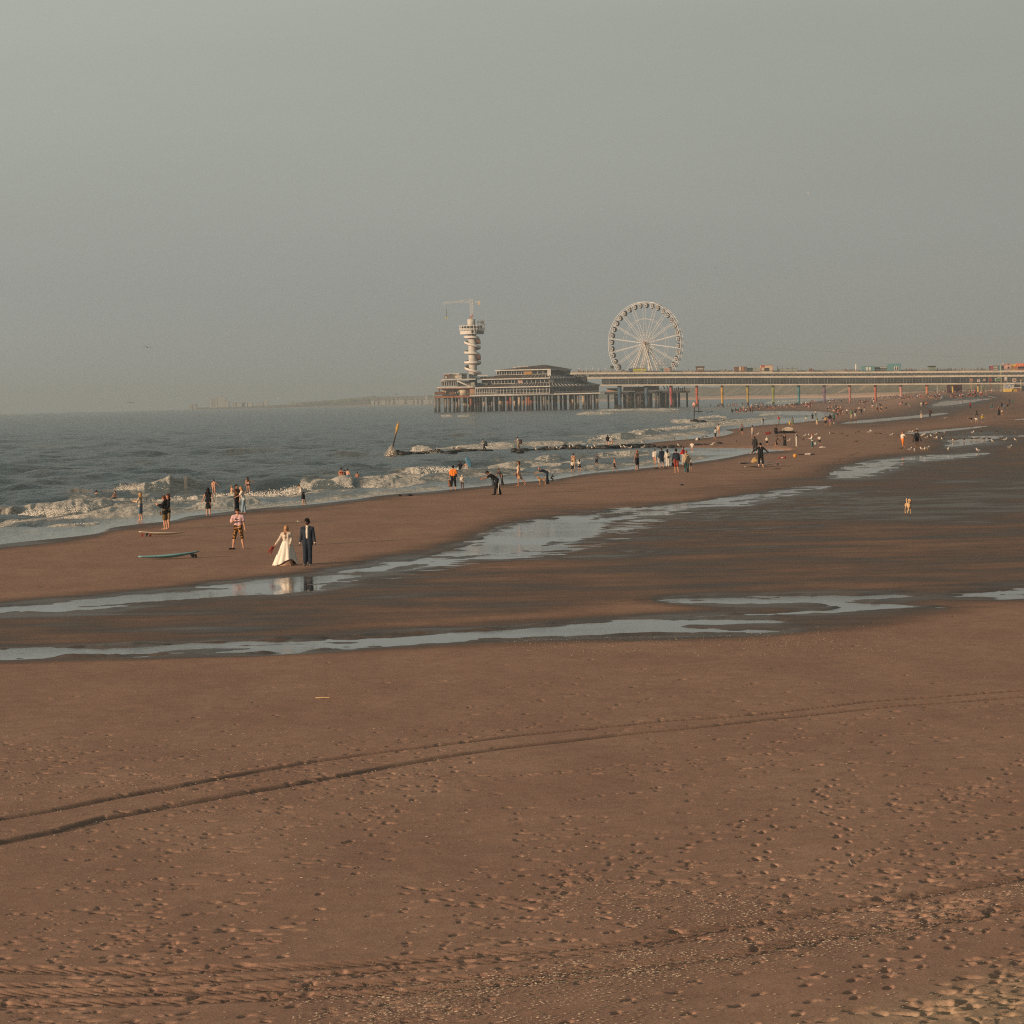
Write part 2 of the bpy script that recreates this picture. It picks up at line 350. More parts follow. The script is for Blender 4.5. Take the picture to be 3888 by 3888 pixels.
for (cx, cy, n, w) in [(3600,3050,90,260),(3420,3330,70,200),(1300,2960,60,220),(600,3600,60,260),(2500,3330,60,240),(3300,2790,40,200),(3560,3440,80,150),(900,3420,50,300),(300,2890,60,230)]:
    for k in range(n):
        p = ground(rnd.gauss(cx, w), rnd.gauss(cy, w*.22), .25)
        stamp(p.x, p.y, rnd.gauss(.4, .5), rnd.uniform(.04, .13), rnd.uniform(.022, .055), rnd.uniform(.010, .028), rnd.uniform(.002, .008))
for k in range(420):   # wave-left debris lines and pits on the bar
    t = rnd.random(); px = rnd.uniform(100, 2900); py = 2110-.125*px + rnd.gauss(-20, 55)
    p = ground(px, py, .2); stamp(p.x, p.y, rnd.gauss(.2, .5), rnd.uniform(.06, .2), rnd.uniform(.05, .15), rnd.uniform(.008, .026), .008)
# soft-sand lumps
for k in range(420):
    px = rnd.uniform(2300, 4500); py = rnd.uniform(3500, 4300)
    if py < 4230-.27*(px-1500)+60: continue
    p = ground(px, py, .25); stamp(p.x, p.y, rnd.gauss(.3, .6), rnd.uniform(.06, .15), rnd.uniform(.04, .09), rnd.uniform(.012, .032), rnd.uniform(.0, .006))
# ------- tyre tracks
track = np.zeros_like(H); track_shade = np.zeros_like(H)
for pts, wid, dep, tread in TRK:
    W = [ground(x, y, .25) for x, y in pts]; dense = []
    for a, b in zip(W[:-1], W[1:]):
        n = max(2, int((b-a).length/1.5)); dense += [a.lerp(b, i/n) for i in range(n)]
    DX = np.array([p.x for p in dense]); DY = np.array([p.y for p in dense])
    x0 = DX/DY
    o = np.argsort(x0); yl = np.interp(GX/GY, x0[o], DY[o])
    sl = np.gradient(yl, axis=1)/np.maximum(1e-6, np.gradient(GX, axis=1))
    d = (GY-yl)/np.sqrt(1+np.minimum(sl*sl, 9)); w = wid/100.*2.1*(1 if wid > 3 else 4)
    d = d + (fbm(GX/.5, GY/.5, 2, 91)-.37)*.05
    ok = (GX/GY > x0.min()) & (GX/GY < x0.max()) & (np.abs(GY-yl) < 2.5*w+1)
    g = np.exp(-(d/w)**4); e = np.exp(-((np.abs(d)-1.35*w)/(.35*w))**2)
    tr = 0
    if tread: tr = .010*np.sin((GX*math.cos(.25)+np.abs(d)*1.4)*2*math.pi/.17)*g
    else: tr = .006*np.sin(d/w*9)*g
    H += np.where(ok, -dep*2.0*g*(.75+.5*fbm(GX/.8, GY/.8, 2, 95)) + .35*dep*e + tr, 0); track = np.maximum(track, np.where(ok, g, 0))
    track_shade = np.maximum(track_shade, np.where(ok, g*(.4+.9*fbm(GX/.7, GY/.7, 2, 97))*(.45 if tread else 1), 0))
# keep the sand well below the sea sheet offshore
strk = fbm(GX/3.4, GY/1.3, 5, 74)-.47
wet_and_shade = np.clip(wet*(.72+.5*fbm(GX/5, GY/10, 3, 77)) + (strk*.7+(fbm(GX/9, GY/3.2, 4, 78)-.47)*.7)*np.clip(wet*(1.15-wet)*3.2, 0, 1)*near + rip*np.clip(-rp*.5, 0, .6) + (fbm(GX/4, GY/9, 4, 70)-.47)*.5*sstep(wet, .03, .3)*(1-sstep(wet, .8, 1)), 0, 1)
wet_and_shade = np.clip(wet_and_shade + track_shade*.6 + track*.1, 0, 1)  # tyre grooves darkened here: their shade is put in through the wet value
Zg = H - SAG
m = bpy.data.materials.new('beach_sand'); m.use_nodes = True; nt = m.node_tree; b = P(m); nn = nt.nodes.new; lk = nt.links.new
geo = nn('ShaderNodeNewGeometry')
def noise(scale, det=6, rough=.6, sc3=None):
    n = nn('ShaderNodeTexNoise'); n.inputs['Scale'].default_value = scale; n.inputs['Detail'].default_value = det; n.inputs['Roughness'].default_value = rough
    if sc3:
        mp = nn('ShaderNodeMapping'); mp.inputs['Scale'].default_value = sc3; lk(geo.outputs['Position'], mp.inputs[0]); lk(mp.outputs[0], n.inputs['Vector'])
    else: lk(geo.outputs['Position'], n.inputs['Vector'])
    return n
def mr(inp, a, b_, c=0, d=1):
    q = nn('ShaderNodeMapRange'); q.inputs[1].default_value = a; q.inputs[2].default_value = b_; q.inputs[3].default_value = c; q.inputs[4].default_value = d
    lk(inp, q.inputs[0]); return q.outputs[0]
def mixc(f, a, b_, bt='MIX'):
    q = nn('ShaderNodeMix'); q.data_type = 'RGBA'; q.blend_type = bt
    for s, v in ((q.inputs[0], f), (q.inputs[6], a), (q.inputs[7], b_)):
        if isinstance(v, tuple): s.default_value = (*v, 1)
        elif isinstance(v, (int, float)): s.default_value = v
        else: lk(v, s)
    return q.outputs[2]
aw = nn('ShaderNodeAttribute'); aw.attribute_name = 'wet'; asf = nn('ShaderNodeAttribute'); asf.attribute_name = 'soft'  # wet also carries the painted shade of the tyre grooves
big = noise(.35, 5, .55, (1, .45, 1)); mid = noise(2.2, 6, .65, (1, .8, 1)); fine = noise(38, 4, .7)
SAND_D, SAND_D2, SAND_W, SAND_W2 = (.535,.345,.260), (.450,.278,.212), (.135,.088,.066), (.070,.054,.048)
dry = mixc(mr(big.outputs['Fac'], .36, .64), SAND_D, SAND_D2)
dry = mixc(mr(mid.outputs['Fac'], .42, .7, 0, .55), dry, (.35,.215,.165))
dry = mixc(asf.outputs['Fac'], dry, (.55,.40,.285))
wetc = mixc(mr(noise(.9, 6, .6, (.5, 1.6, 1)).outputs['Fac'], .4, .62), SAND_W, SAND_W2)
dry = mixc(mr(noise(6.5, 8, .75, (1, .6, 1)).outputs['Fac'], .40, .66, 0, .38), dry, (.26,.160,.118))
dry = mixc(mr(noise(9, 3, .6, (1, .5, 1)).outputs['Fac'], .60, .70, 0, .5), dry, (.50,.33,.20))
c = mixc(mr(aw.outputs['Fac'], .05, .8), dry, wetc)
c = mixc(mr(fine.outputs['Fac'], .3, .7, .0, .45), c, mixc(.5, c, (0, 0, 0)))
# shell grit specks
vor = nn('ShaderNodeTexVoronoi'); vor.inputs['Scale'].default_value = 14; lk(geo.outputs['Position'], vor.inputs['Vector'])
sp = nn('ShaderNodeMath'); sp.operation = 'LESS_THAN'; lk(vor.outputs['Distance'], sp.inputs[0]); sp.inputs[1].default_value = .13
gt = nn('ShaderNodeMath'); gt.operation = 'MULTIPLY'; lk(sp.outputs[0], gt.inputs[0]); lk(mr(noise(.8, 3, .5).outputs['Fac'], .5, .62, 0, .75), gt.inputs[1])
c = mixc(gt.outputs[0], c, (.42,.30,.22))
lk(c, b.inputs['Base Color'])
lk(mr(aw.outputs['Fac'], .25, 1, .95, .42), b.inputs['Roughness'])
lk(mr(aw.outputs['Fac'], .3, 1, .06, .34), b.inputs['Specular IOR Level'])
bp = nn('ShaderNodeBump'); bp.inputs['Distance'].default_value = .02; bp.inputs['Strength'].default_value = .55
gr = noise(22, 8, .75); lk(gr.outputs['Fac'], bp.inputs['Height']); lk(bp.outputs[0], b.inputs['Normal'])
beach = grid_mesh('beach_ground', GX, GY, Zg, m, {'wet': wet_and_shade, 'soft': np.clip(soft, 0, 1)}, keep=(TT > -.999) | (GY < 200))
tag(beach, 'brown sandy beach with wheel ruts, footprints and wet hollows', kind='structure')
def sand_z(x, y):
    a = np.array([[x]], float); bb = np.array([[y]], float)
    z, L, sag, t = base_height(a, bb); return float(z[0,0]), float(sag[0,0])
_FY = np.geomspace(22, 4500, 2600)
def foot(px, py):
    """photo pixel of a contact point -> point on the sand (or on the water where the sand is below it)"""
    d = ray(px, py); k = _FY/d.y; X = d.x*k; Zr = HC+d.z*k
    z, L, sag, t = base_height(X[None,:], _FY[None,:]); g = np.maximum(z[0], 0)-sag[0]; i = int(np.argmax(Zr <= g)) if (Zr <= g).any() else len(_FY)-1
    j = max(0, i-1); f0, f1 = Zr[j]-g[j], Zr[i]-g[i]; t_ = f0/(f0-f1) if f0 != f1 else 0; Y = _FY[j]+(_FY[i]-_FY[j])*min(1, max(0, t_))
    k = Y/d.y; return Vector((d.x*k, Y, float(g[j]+(g[i]-g[j])*min(1, max(0, t_)))))
# ------------------------------------------------------------------ pool water sheets
def water_mat(name, col, rough, bumps, foam=False):
    m = bpy.data.materials.new(name); m.use_nodes = True; nt = m.node_tree; b = P(m)
    b.inputs['Base Color'].default_value = (*col, 1); b.inputs['Roughness'].default_value = rough; b.inputs['IOR'].default_value = 1.333
    b.inputs['Specular IOR Level'].default_value = .5
    return m
pm = water_mat('pool_water', (.075,.062,.05), .045, None); nt = pm.node_tree
g2 = nt.nodes.new('ShaderNodeNewGeometry'); mp = nt.nodes.new('ShaderNodeMapping'); mp.inputs['Scale'].default_value = (1.2, 3.2, 1); nz = nt.nodes.new('ShaderNodeTexNoise'); nz.inputs['Scale'].default_value = 2.2; nz.inputs['Detail'].default_value = 4
bpn = nt.nodes.new('ShaderNodeBump'); bpn.inputs['Distance'].default_value = .012; n5 = nt.nodes.new('ShaderNodeTexNoise'); n5.inputs['Scale'].default_value = .12; nt.links.new(g2.outputs['Position'], n5.inputs['Vector']); m5 = nt.nodes.new('ShaderNodeMapRange'); m5.inputs[1].default_value = .42; m5.inputs[2].default_value = .62; m5.inputs[3].default_value = .12; m5.inputs[4].default_value = 1.0; nt.links.new(n5.outputs['Fac'], m5.inputs[0]); nt.links.new(m5.outputs[0], bpn.inputs['Strength'])
nt.links.new(g2.outputs['Position'], mp.inputs[0]); nt.links.new(mp.outputs[0], nz.inputs['Vector']); nt.links.new(nz.outputs['Fac'], bpn.inputs['Height']); nt.links.new(bpn.outputs[0], P(pm).inputs['Normal'])
for grp in ((0, 1, 2, 3, 4), tuple(range(5, 13))):
    msk = np.zeros((NDM, NXM), np.float32)
    for k in grp: fill(msk, POOLS[k])
    msk = np.maximum(blur(msk, 12, 10), RIP*.5*(RIP > .12)) if grp[0] == 0 else blur(msk, 4, 3)
    PP = [q for k in grp for q in POOLS[k]]
    xs = [q[0] for q in PP]; ds = [q[1]-eye(q[0]) for q in PP]
    xa, xb = max(-1100, min(xs)-60), min(4950, max(xs)+60); da, db = max(12, min(ds)-30), max(ds)+40
    nc = int((xb-xa)/14)+2; nr = int((db-da)/(4 if grp[0] == 0 else 1.2))+2
    dd = np.linspace(da, db, nr); yy = HC*FOC/dd; ss = (np.linspace(xa, xb, nc)-CX)/FOC
    WX = ss[None,:]*yy[:,None]; WY = np.repeat(yy[:,None], nc, 1)
    z, L, sag, t = base_height(WX, WY)
    lv = (L*0+.25+np.clip(WX-.12*WY-6, 0, 22)*.012*sstep(WY, 20, 300) if grp[0] == 0 else z) - (.0490 if grp[0] == 0 else .016) - sag
    keep = smap(msk, WX, WY, L-.03-sag) > .02
    o = grid_mesh('tidal_pool_water', WX, WY, lv, pm, None, keep)
    tag(o, kind='structure')

# ------------------------------------------------------------------ sea
BRK = [ # kind, base line in the photo, height px, front rows, back rows
 ('face',[(225,1882),(330,1885),(470,1884)],44,4,9),('foam',[(425,1884),(560,1884),(655,1877)],44,6,9),('face',[(610,1877),(700,1873),(800,1862)],30,6,10),
 ('foam',[(655,1862),(705,1856),(740,1852)],26,4,5),('smooth',[(740,1868),(850,1858),(980,1850)],20,5,8),('face',[(-500,1960),(0,1958),(95,1957)],34,4,8),
 ('foam',[(70,1962),(200,1954),(330,1944),(440,1930)],26,6,8),('foam',[(420,1926),(500,1915),(640,1908)],14,5,6),('foam',[(600,1908),(760,1906),(860,1894),(960,1891),(1060,1883),(1150,1877)],24,7,7),
 ('foam',[(1070,1874),(1140,1868),(1220,1856),(1345,1850)],22,6,7),('foam',[(-500,2010),(0,1988),(120,1980),(300,1968),(500,1954),(700,1938),(850,1927),(1000,1915)],9,4,4),
 ('foam',[(-300,2040),(0,2022),(110,2012),(220,1999),(380,1984)],6,3,3),('foam',[(1330,1863),(1450,1850),(1610,1838),(1690,1832)],8,4,4),('foam',[(1360,1832),(1480,1824),(1580,1818)],12,5,5),('face',[(1470,1799),(1550,1797)],16,3,6),
 ('foam',[(1530,1801),(1620,1801),(1700,1797),(1800,1790)],26,6,7),('foam',[(1380,1816),(1600,1814),(1810,1806)],7,4,4),('face',[(1865,1757),(1935,1757)],17,3,6),('face',[(1945,1759),(2032,1757)],17,3,6),
 ('foam',[(2018,1757),(2080,1752),(2135,1745)],15,4,5),('foam',[(1840,1787),(2000,1781),(2100,1775),(2210,1765)],7,4,4),('face',[(2180,1743),(2260,1738)],11,3,5),('foam',[(2250,1739),(2320,1733),(2400,1729),(2470,1722)],16,5,5),
 ('foam',[(1560,1713),(1650,1711)],14,3,3),('foam',[(1770,1704),(1870,1700),(1965,1696)],7,3,4),('foam',[(1990,1693),(2100,1690),(2225,1687)],8,3,4),('foam',[(2225,1682),(2330,1673),(2420,1660),(2510,1645)],19,5,6),('face',[(2170,1659),(2260,1657)],8,2,4),
 ('foam',[(2390,1641),(2500,1633),(2640,1620),(2770,1607)],7,3,4),('foam',[(2540,1607),(2600,1604),(2650,1605)],12,3,3),('foam',[(1735,1583),(1792,1581)],5,2,2),('foam',[(1668,1581),(1722,1580)],5,2,2),
 ('foam',[(2185,1575),(2240,1572),(2330,1570)],8,2,3),('foam',[(2265,1561),(2400,1557),(2580,1556)],4,2,2),('foam',[(2640,1589),(2720,1586),(2770,1591)],8,2,3),('foam',[(2740,1607),(2800,1599),(2910,1590)],6,2,3),('foam',[(2880,1579),(2970,1572)],5,2,2),
 ('foam',[(3140,1520),(3260,1511)],3,1.5,2),('foam',[(2900,1530),(3040,1521),(3160,1513)],3,1.5,2),('smooth',[(60,1800),(230,1793),(420,1786)],10,3,6),('smooth',[(840,1720),(980,1716),(1100,1712)],8,3,5),('smooth',[(1250,1740),(1400,1733),(1520,1728)],8,3,5),('smooth',[(500,1760),(640,1756),(760,1750)],8,3,5),('smooth',[(1700,1660),(1800,1656),(1900,1651)],6,2,4),('smooth',[(100,1700),(260,1697),(420,1692)],6,2,4),('smooth',[(1130,1830),(1220,1822),(1330,1812)],12,4,6)]
FOAMS = [([(-300,1975),(300,1945),(900,1905),(1350,1868)],14,.40),([(-200,2010),(300,1972),(700,1945),(1000,1925),(1350,1885),(1700,1850)],12,.42),([(1350,1850),(1800,1815),(2100,1790),(2350,1765),(2700,1735)],12,.42),
 ([(1500,1800),(1900,1775),(2200,1750),(2500,1725)],9,.42),([(2300,1690),(2500,1660),(2700,1640)],12,.5),([(2250,1660),(2450,1640),(2700,1615),(2900,1600)],12,.5),([(2500,1600),(2800,1595),(3000,1580)],9,.42),([(2700,1570),(3000,1575)],6,.35),([(2600,1555),(2800,1550),(3000,1532)],6,.38),
 ([(1550,1706),(1900,1694),(2300,1684)],5,.5),([(1900,1730),(2200,1715)],4,.3),([(2620,1712),(2700,1708),(2760,1706)],3,.5),([(2200,1570),(2600,1562)],6,.42),([(250,1905),(500,1900),(640,1893)],9,.5),([(0,1990),(220,1980)],8,.55)]
foamm = np.zeros_like(land)
for pts, w, v in FOAMS: stroke(foamm, pts, w, v)
foamm = blur(foamm, 6, 1)
seadrops = np.concatenate([np.array([4, 5.5, 7]), np.arange(8, 60, .5), np.arange(60, 200, .6), np.arange(200, 400, .75), np.arange(400, 640, 1.1), np.arange(640, 900, 8)])
SY = HC*FOC/seadrops
ssc = np.concatenate([np.arange(-.36, -.175, .002), np.arange(-.175, .125, .00034), np.arange(.125, .2, .0015)])
SX = ssc[None,:]*SY[:,None]; SYY = np.repeat(SY[:,None], len(ssc), 1)
SSAG = (SX*SX+SYY*SYY)/(2*RE)
lm = smap(land_s, SX, SYY, -SSAG); lmw = smap(blur(land, 14, 14), SX, SYY, -SSAG)
keep = lm < .96
depthf = np.clip(1-2.2*lmw, .0, 1)
sx_, sy_ = proj(SX, SYY, -SSAG)
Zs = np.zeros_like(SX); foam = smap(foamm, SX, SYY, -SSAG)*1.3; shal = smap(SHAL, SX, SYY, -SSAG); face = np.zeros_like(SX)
dY = SYY**2/(HC*FOC)*.8
WRP = [1.6*fbm(SX/40, SYY/60, 2, k) for k in range(3)]; SX = SX.astype(np.float32); SYY = SYY.astype(np.float32)
offs = np.clip(1-3.2*smap(blur(land, 70, 34), SX, SYY, -SSAG), .12, 1)
for k in range(34):
    lam = 2.2*(1.12**k) if k < 22 else rnd.uniform(3, 9); th = rnd.gauss(math.pi-.13, .42 if k < 22 else .9)
    kx, ky = math.cos(th)*2*math.pi/lam, math.sin(th)*2*math.pi/lam
    att = np.exp(-(ky*dY/1.6)**2)*np.exp(-(SYY*.00034*abs(kx)/1.6)**2)
    A = .0066*lam**.85
    Zs += A*att*np.sin(kx*SX+ky*SYY+rnd.uniform(0, 6.28)+WRP[k % 3])
for k in range(16):
    lam = 6.5*(1.11**k); th = rnd.gauss(-math.pi/2+.25, .55)
    kx, ky = math.cos(th)*2*math.pi/lam, math.sin(th)*2*math.pi/lam; att = np.exp(-(ky*dY/1.5)**2); ph = kx*SX+ky*SYY+rnd.uniform(0, 6.28)+WRP[k % 3]*1.5
    Zs += .0075*lam**.88*att*offs*(np.sin(ph)+.28*np.cos(2*ph))
grm = np.zeros_like(land); stroke(grm, [(1400,1731),(1560,1726),(1860,1714),(2100,1712),(2400,1704),(2600,1702)], 24); grs = smap(grm, SX, SYY, -SSAG)
amp = (1-.85*grs)*(.20+.36*depthf+.44*offs)*(1-.75*shal)*(.6+.8*fbm(SX/45, SYY/160, 3, 200))
Zs *= amp
chop = (fbm(SX/1.3, SYY/np.maximum(2.0, dY*1.5), 4, 210)-.47); Zs += chop*.22*(.15+.85*depthf)
FULL = (SX, SYY, sx_, sy_, Zs, foam, face, dY)
for bi, (kind, pts, hp, fr, bk) in enumerate(BRK):
    xs = np.array([p[0] for p in pts], float); ys = np.array([p[1] for p in pts], float)
    rows_ = np.where(((FULL[3].min(1) < ys.max()+90) & (FULL[3].max(1) > ys.min()-110)))[0]
    sel = (FULL[2] > xs[0]-60) & (FULL[2] < xs[-1]+60) & (np.abs(FULL[3]-np.interp(FULL[2], xs, ys)) < 90)
    if not sel.any(): continue
    rr = np.where(sel.any(1))[0]; cc = np.where(sel.any(0))[0]; w_ = (slice(rr[0], rr[-1]+1), slice(cc[0], cc[-1]+1))
    X_, Y_, x_, y_, Z_, fo, fa, dy_ = [q[w_] for q in FULL]
    yb = np.interp(x_, xs, ys); L = xs[-1]-xs[0]; tp = min(60, L*.35)
    fr = fr*(1.7 if kind == 'face' else 1.25); tp = max(tp, 40) if kind == 'face' else tp
    env = sstep(x_, xs[0]-tp*.4, xs[0]+tp)*sstep(-x_, -xs[-1]-tp*.4, -xs[-1]+tp)
    wob = (fbm(x_/34., x_*0+bi, 3, 30+bi)-.45)*fr*1.3
    t = (yb-y_+wob)
    env = env*(.62+.76*fbm(x_/60., x_*0+bi*3, 3, 33+bi))
    prof = np.where(t < 0, 0, np.where(t < fr, np.sin(np.clip(t/fr, 0, 1)*math.pi/2)**(1.6 if kind == 'face' else 1.1), np.exp(-np.clip(t-fr, 0, 99)/bk)))
    hm = hp*Y_/FOC*.74
    Z_ += hm*env*prof
    body = env*np.where((t > -1.5) & (t < fr+bk*.4), 1, np.exp(-np.clip(np.where(t < 0, -t-1.5, t-fr-bk*.4), 0, 99)/(bk*.5)))
    if kind == 'foam':
        np.maximum(fo, np.clip(body*1.35, 0, 1), out=fo); Z_ += hm*.12*(fbm(X_/(.9+Y_/700), Y_/np.maximum(2.2, dy_*3), 4, 35+bi)-.52)*np.clip(body*1.4, 0, 1)
    else:
        np.maximum(fa, np.clip(body*1.3, 0, 1)*(1 if kind == 'face' else .55), out=fa)
        if kind == 'face': np.maximum(fo, env*.55*np.exp(-((t-fr-1.0)/1.2)**2), out=fo)
edge = np.exp(-((lm-.44)/.05)**2); foam = np.maximum(foam, edge*.5)
Zs *= np.clip((.5-lm)*4, 0, 1)
Zs += .004-SSAG - np.clip(lm-.5, 0, 1)*.06
sm = water_mat('sea_water', (.050,.062,.058), .12, None); nt = sm.node_tree; b = P(sm); b.inputs['Specular IOR Level'].default_value = .16; nn = nt.nodes.new; lk = nt.links.new
geo = nn('ShaderNodeNewGeometry')
af = nn('ShaderNodeAttribute'); af.attribute_name = 'foam'; ac = nn('ShaderNodeAttribute'); ac.attribute_name = 'face'; ad = nn('ShaderNodeAttribute'); ad.attribute_name = 'deep'
big = noise(.02, 4, .6, (1, .4, 1)); mid = noise(.35, 5, .6, (1, .35, 1))
c = mixc(mr(mid.outputs['Fac'], .4, .65), (.020,.058,.085), (.050,.064,.070))
c = mixc(ac.outputs['Fac'], c, (.120,.098,.072))
ash = nn('ShaderNodeAttribute'); ash.attribute_name = 'shal'; c = mixc(mr(ash.outputs['Fac'], .15, .75, 0, .85), c, (.37,.39,.385))  # pale shallows: foam wash and sky reflection put into the base colour
lac = noise(1.5, 9, .76, (1.0, .33, 1))
fsum = nn('ShaderNodeMath'); fsum.operation = 'MULTIPLY_ADD'; lk(lac.outputs['Fac'], fsum.inputs[0]); fsum.inputs[1].default_value = 1.7; fm = nn('ShaderNodeMath'); fm.operation = 'MULTIPLY_ADD'; lk(af.outputs['Fac'], fm.inputs[0]); fm.inputs[1].default_value = 1.75; fm.inputs[2].default_value = -1.60; lk(fm.outputs[0], fsum.inputs[2])
ff = mr(fsum.outputs[0], -.10, .22)
c = mixc(ff, c, mixc(mr(noise(3.5, 6, .75).outputs['Fac'], .35, .65), (.80,.76,.69), (.46,.45,.42)))
lk(c, b.inputs['Base Color'])
r1 = mr(ad.outputs['Fac'], 0, 1, .06, .17); q = nn('ShaderNodeMix'); lk(ff, q.inputs[0]); lk(r1, q.inputs[2]); q.inputs[3].default_value = .9; lk(q.outputs[0], b.inputs['Roughness'])
bp = nn('ShaderNodeBump'); bp.inputs['Distance'].default_value = .55
n1 = noise(1.1, 7, .68, (1, .55, 1)); n2 = noise(.28, 4, .6, (1, .5, 1))
ad2 = nn('ShaderNodeMath'); ad2.operation = 'MULTIPLY_ADD'; lk(n2.outputs['Fac'], ad2.inputs[0]); ad2.inputs[1].default_value = 2.2; lk(n1.outputs['Fac'], ad2.inputs[2]); lk(ad2.outputs[0], bp.inputs['Height'])
lk(mr(ad.outputs['Fac'], 0, 1, .05, 1), bp.inputs['Strength']); lk(bp.outputs[0], b.inputs['Normal'])
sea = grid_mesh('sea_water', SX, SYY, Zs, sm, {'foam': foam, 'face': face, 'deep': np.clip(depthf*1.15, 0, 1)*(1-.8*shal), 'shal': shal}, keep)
tag(sea, 'grey green sea with brown wave faces and broken surf', kind='structure')
# broken surf: small lumps of foam riding on the breakers
fmt = mat('surf_foam', (.82,.79,.73), .9, .15, var=.2, vs=2.5); UB_ = []
for a_ in range(1, 4):
    th = math.pi*a_/4; UB_.append([(math.sin(th)*math.cos(2*math.pi*j/6), math.sin(th)*math.sin(2*math.pi*j/6), -math.cos(th)) for j in range(6)])
UB_ = np.array(UB_).reshape(-1, 3); UF = [(a_*6+j, a_*6+(j+1) % 6, (a_+1)*6+(j+1) % 6, (a_+1)*6+j) for a_ in range(2) for j in range(6)]+[tuple(range(5, -1, -1)), tuple(range(12, 18))]
fv, ff_ = [], []; rf = np.random.RandomState(8)
for bi, (kind, pts, hp, fr, bk) in enumerate(BRK):
    if kind != 'foam': continue
    xs = np.array([p[0] for p in pts], float); ys = np.array([p[1] for p in pts], float); L = xs[-1]-xs[0]
    for _ in range(int(L*(hp+5)/(17 if hp < 20 else 9))):
        x = rf.uniform(max(-300, xs[0]), xs[-1]); e = min(1, (x-xs[0])/min(40, L*.3)+.15, (xs[-1]-x)/min(40, L*.3)+.15)
        e *= .55+.9*float(fbm(np.array([x/45.]), np.array([bi*2.]), 3, 70)[0]); t = rf.rand()**1.5; yb = float(np.interp(x, xs, ys)); p = ground(x, yb-rf.rand()*fr*1.2, 0); s_ = p.y/FOC
        r = rf.uniform(.8, 2.0)*s_*(1.15-.6*t)*(.5+.5*min(1, hp/24)); c = np.array((p.x, p.y, p.z+t*hp*s_*.92*e)); n0 = len(fv); q = UB_*np.array((r*rf.uniform(1, 2.2), r, r*rf.uniform(.6, 1)))+c; fv += q.tolist(); ff_ += [tuple(n0+k for k in f) for f in UF]
me = bpy.data.meshes.new('surf'); me.from_pydata(fv, [], ff_); me.materials.append(fmt); me.polygons.foreach_set('use_smooth', [True]*len(ff_)); o = bpy.data.objects.new('surf_foam', me); COL.objects.link(o); tag(o, 'tumbling white foam of the breaking waves', kind='stuff')

def sea_z(p): return -(p.x*p.x+p.y*p.y)/(2*RE)
# ------------------------------------------------------------------ dunes and far coast
def pxs(x, tab): return float(np.interp(x, [t[0] for t in tab], [t[1] for t in tab]))
WLT = [(250,1567.5),(700,1557),(1300,1544.4),(1650,1537.4),(2300,1521.5),(2600,1514.5),(3100,1507.5),(3400,1500),(3900,1488),(5200,1455)]
DST = [(250,9000),(700,8900),(1300,7800),(1650,6900),(2300,5800),(2600,5000),(3100,3600),(3400,3100),(3900,2500),(5200,1900)]
TOPT = [(250,1566),(500,1561.5),(700,1556),(760,1547),(900,1543),(1000,1540),(1120,1534),(1300,1521),(1400,1511),(1480,1512),(1640,1507),(1700,1508),(2000,1500),(2300,1488),(2450,1483),(2600,1475),(2660,1470),(2900,1460),(3200,1452),(3888,1432),(5200,1400)]
nx = 700; rows = 26; DX = np.zeros((rows, nx)); DY_ = np.zeros_like(DX); DZ = np.zeros_like(DX); hgt = np.zeros_like(DX)
for i in range(nx):
    x = 250+4950*i/(nx-1); D = pxs(x, DST); wl = pxs(x, WLT); tp = pxs(x, TOPT)
    tp = wl-(wl-tp)*(.86+.28*float(fbm(np.array([x/70.]), np.array([3.1]), 4, 401)[0]))
    p0 = at(x, wl+.5, D)
    for j in range(rows):
        t = j/(rows-1); dep = D + t*D*.09
        if t < .2: fz = .22*(t/.2)
        else: fz = .22 + .78*sstep(t, .2, .93)
        y = wl+.5-(wl+.5-tp)*fz
        p = at(x, y, dep); DX[j,i] = p.x; DY_[j,i] = p.y; DZ[j,i] = p.z; hgt[j,i] = t
bumps = (fbm(DX/60, DY_/40, 5, 410)-.47)*(hgt > .15)*(1-hgt*.6)*9*np.clip((wlh := (DZ.max(0)-DZ.min(0)))/25, .1, 1)[None,:]
DZ += bumps*sstep(hgt, .15, .4); DZ[0] -= 3
dm = bpy.data.materials.new('dune_grass'); dm.use_nodes = True; nt = dm.node_tree; b = P(dm); nn = nt.nodes.new; lk = nt.links.new; geo = nn('ShaderNodeNewGeometry')
ah = nn('ShaderNodeAttribute'); ah.attribute_name = 'up'
gcol = mixc(mr(noise(.035, 6, .65).outputs['Fac'], .4, .6), (.105,.105,.060), (.19,.155,.095))
gcol = mixc(mr(noise(.012, 7, .7).outputs['Fac'], .55, .64), gcol, (.36,.26,.18))
sh = nn('ShaderNodeMath'); sh.operation = 'MULTIPLY_ADD'; lk(noise(.01, 5, .6).outputs['Fac'], sh.inputs[0]); sh.inputs[1].default_value = .25; lk(ah.outputs['Fac'], sh.inputs[2])
lk(mixc(mr(sh.outputs[0], .30, .36), (.40,.28,.20), gcol), b.inputs['Base Color']); b.inputs['Roughness'].default_value = .95; b.inputs['Specular IOR Level'].default_value = .1
dunes = grid_mesh('dune_hills', DX, DY_, DZ, dm, {'up': hgt})
tag(dunes, 'long grassy dunes with pale sand at their foot beyond the pier', kind='structure')

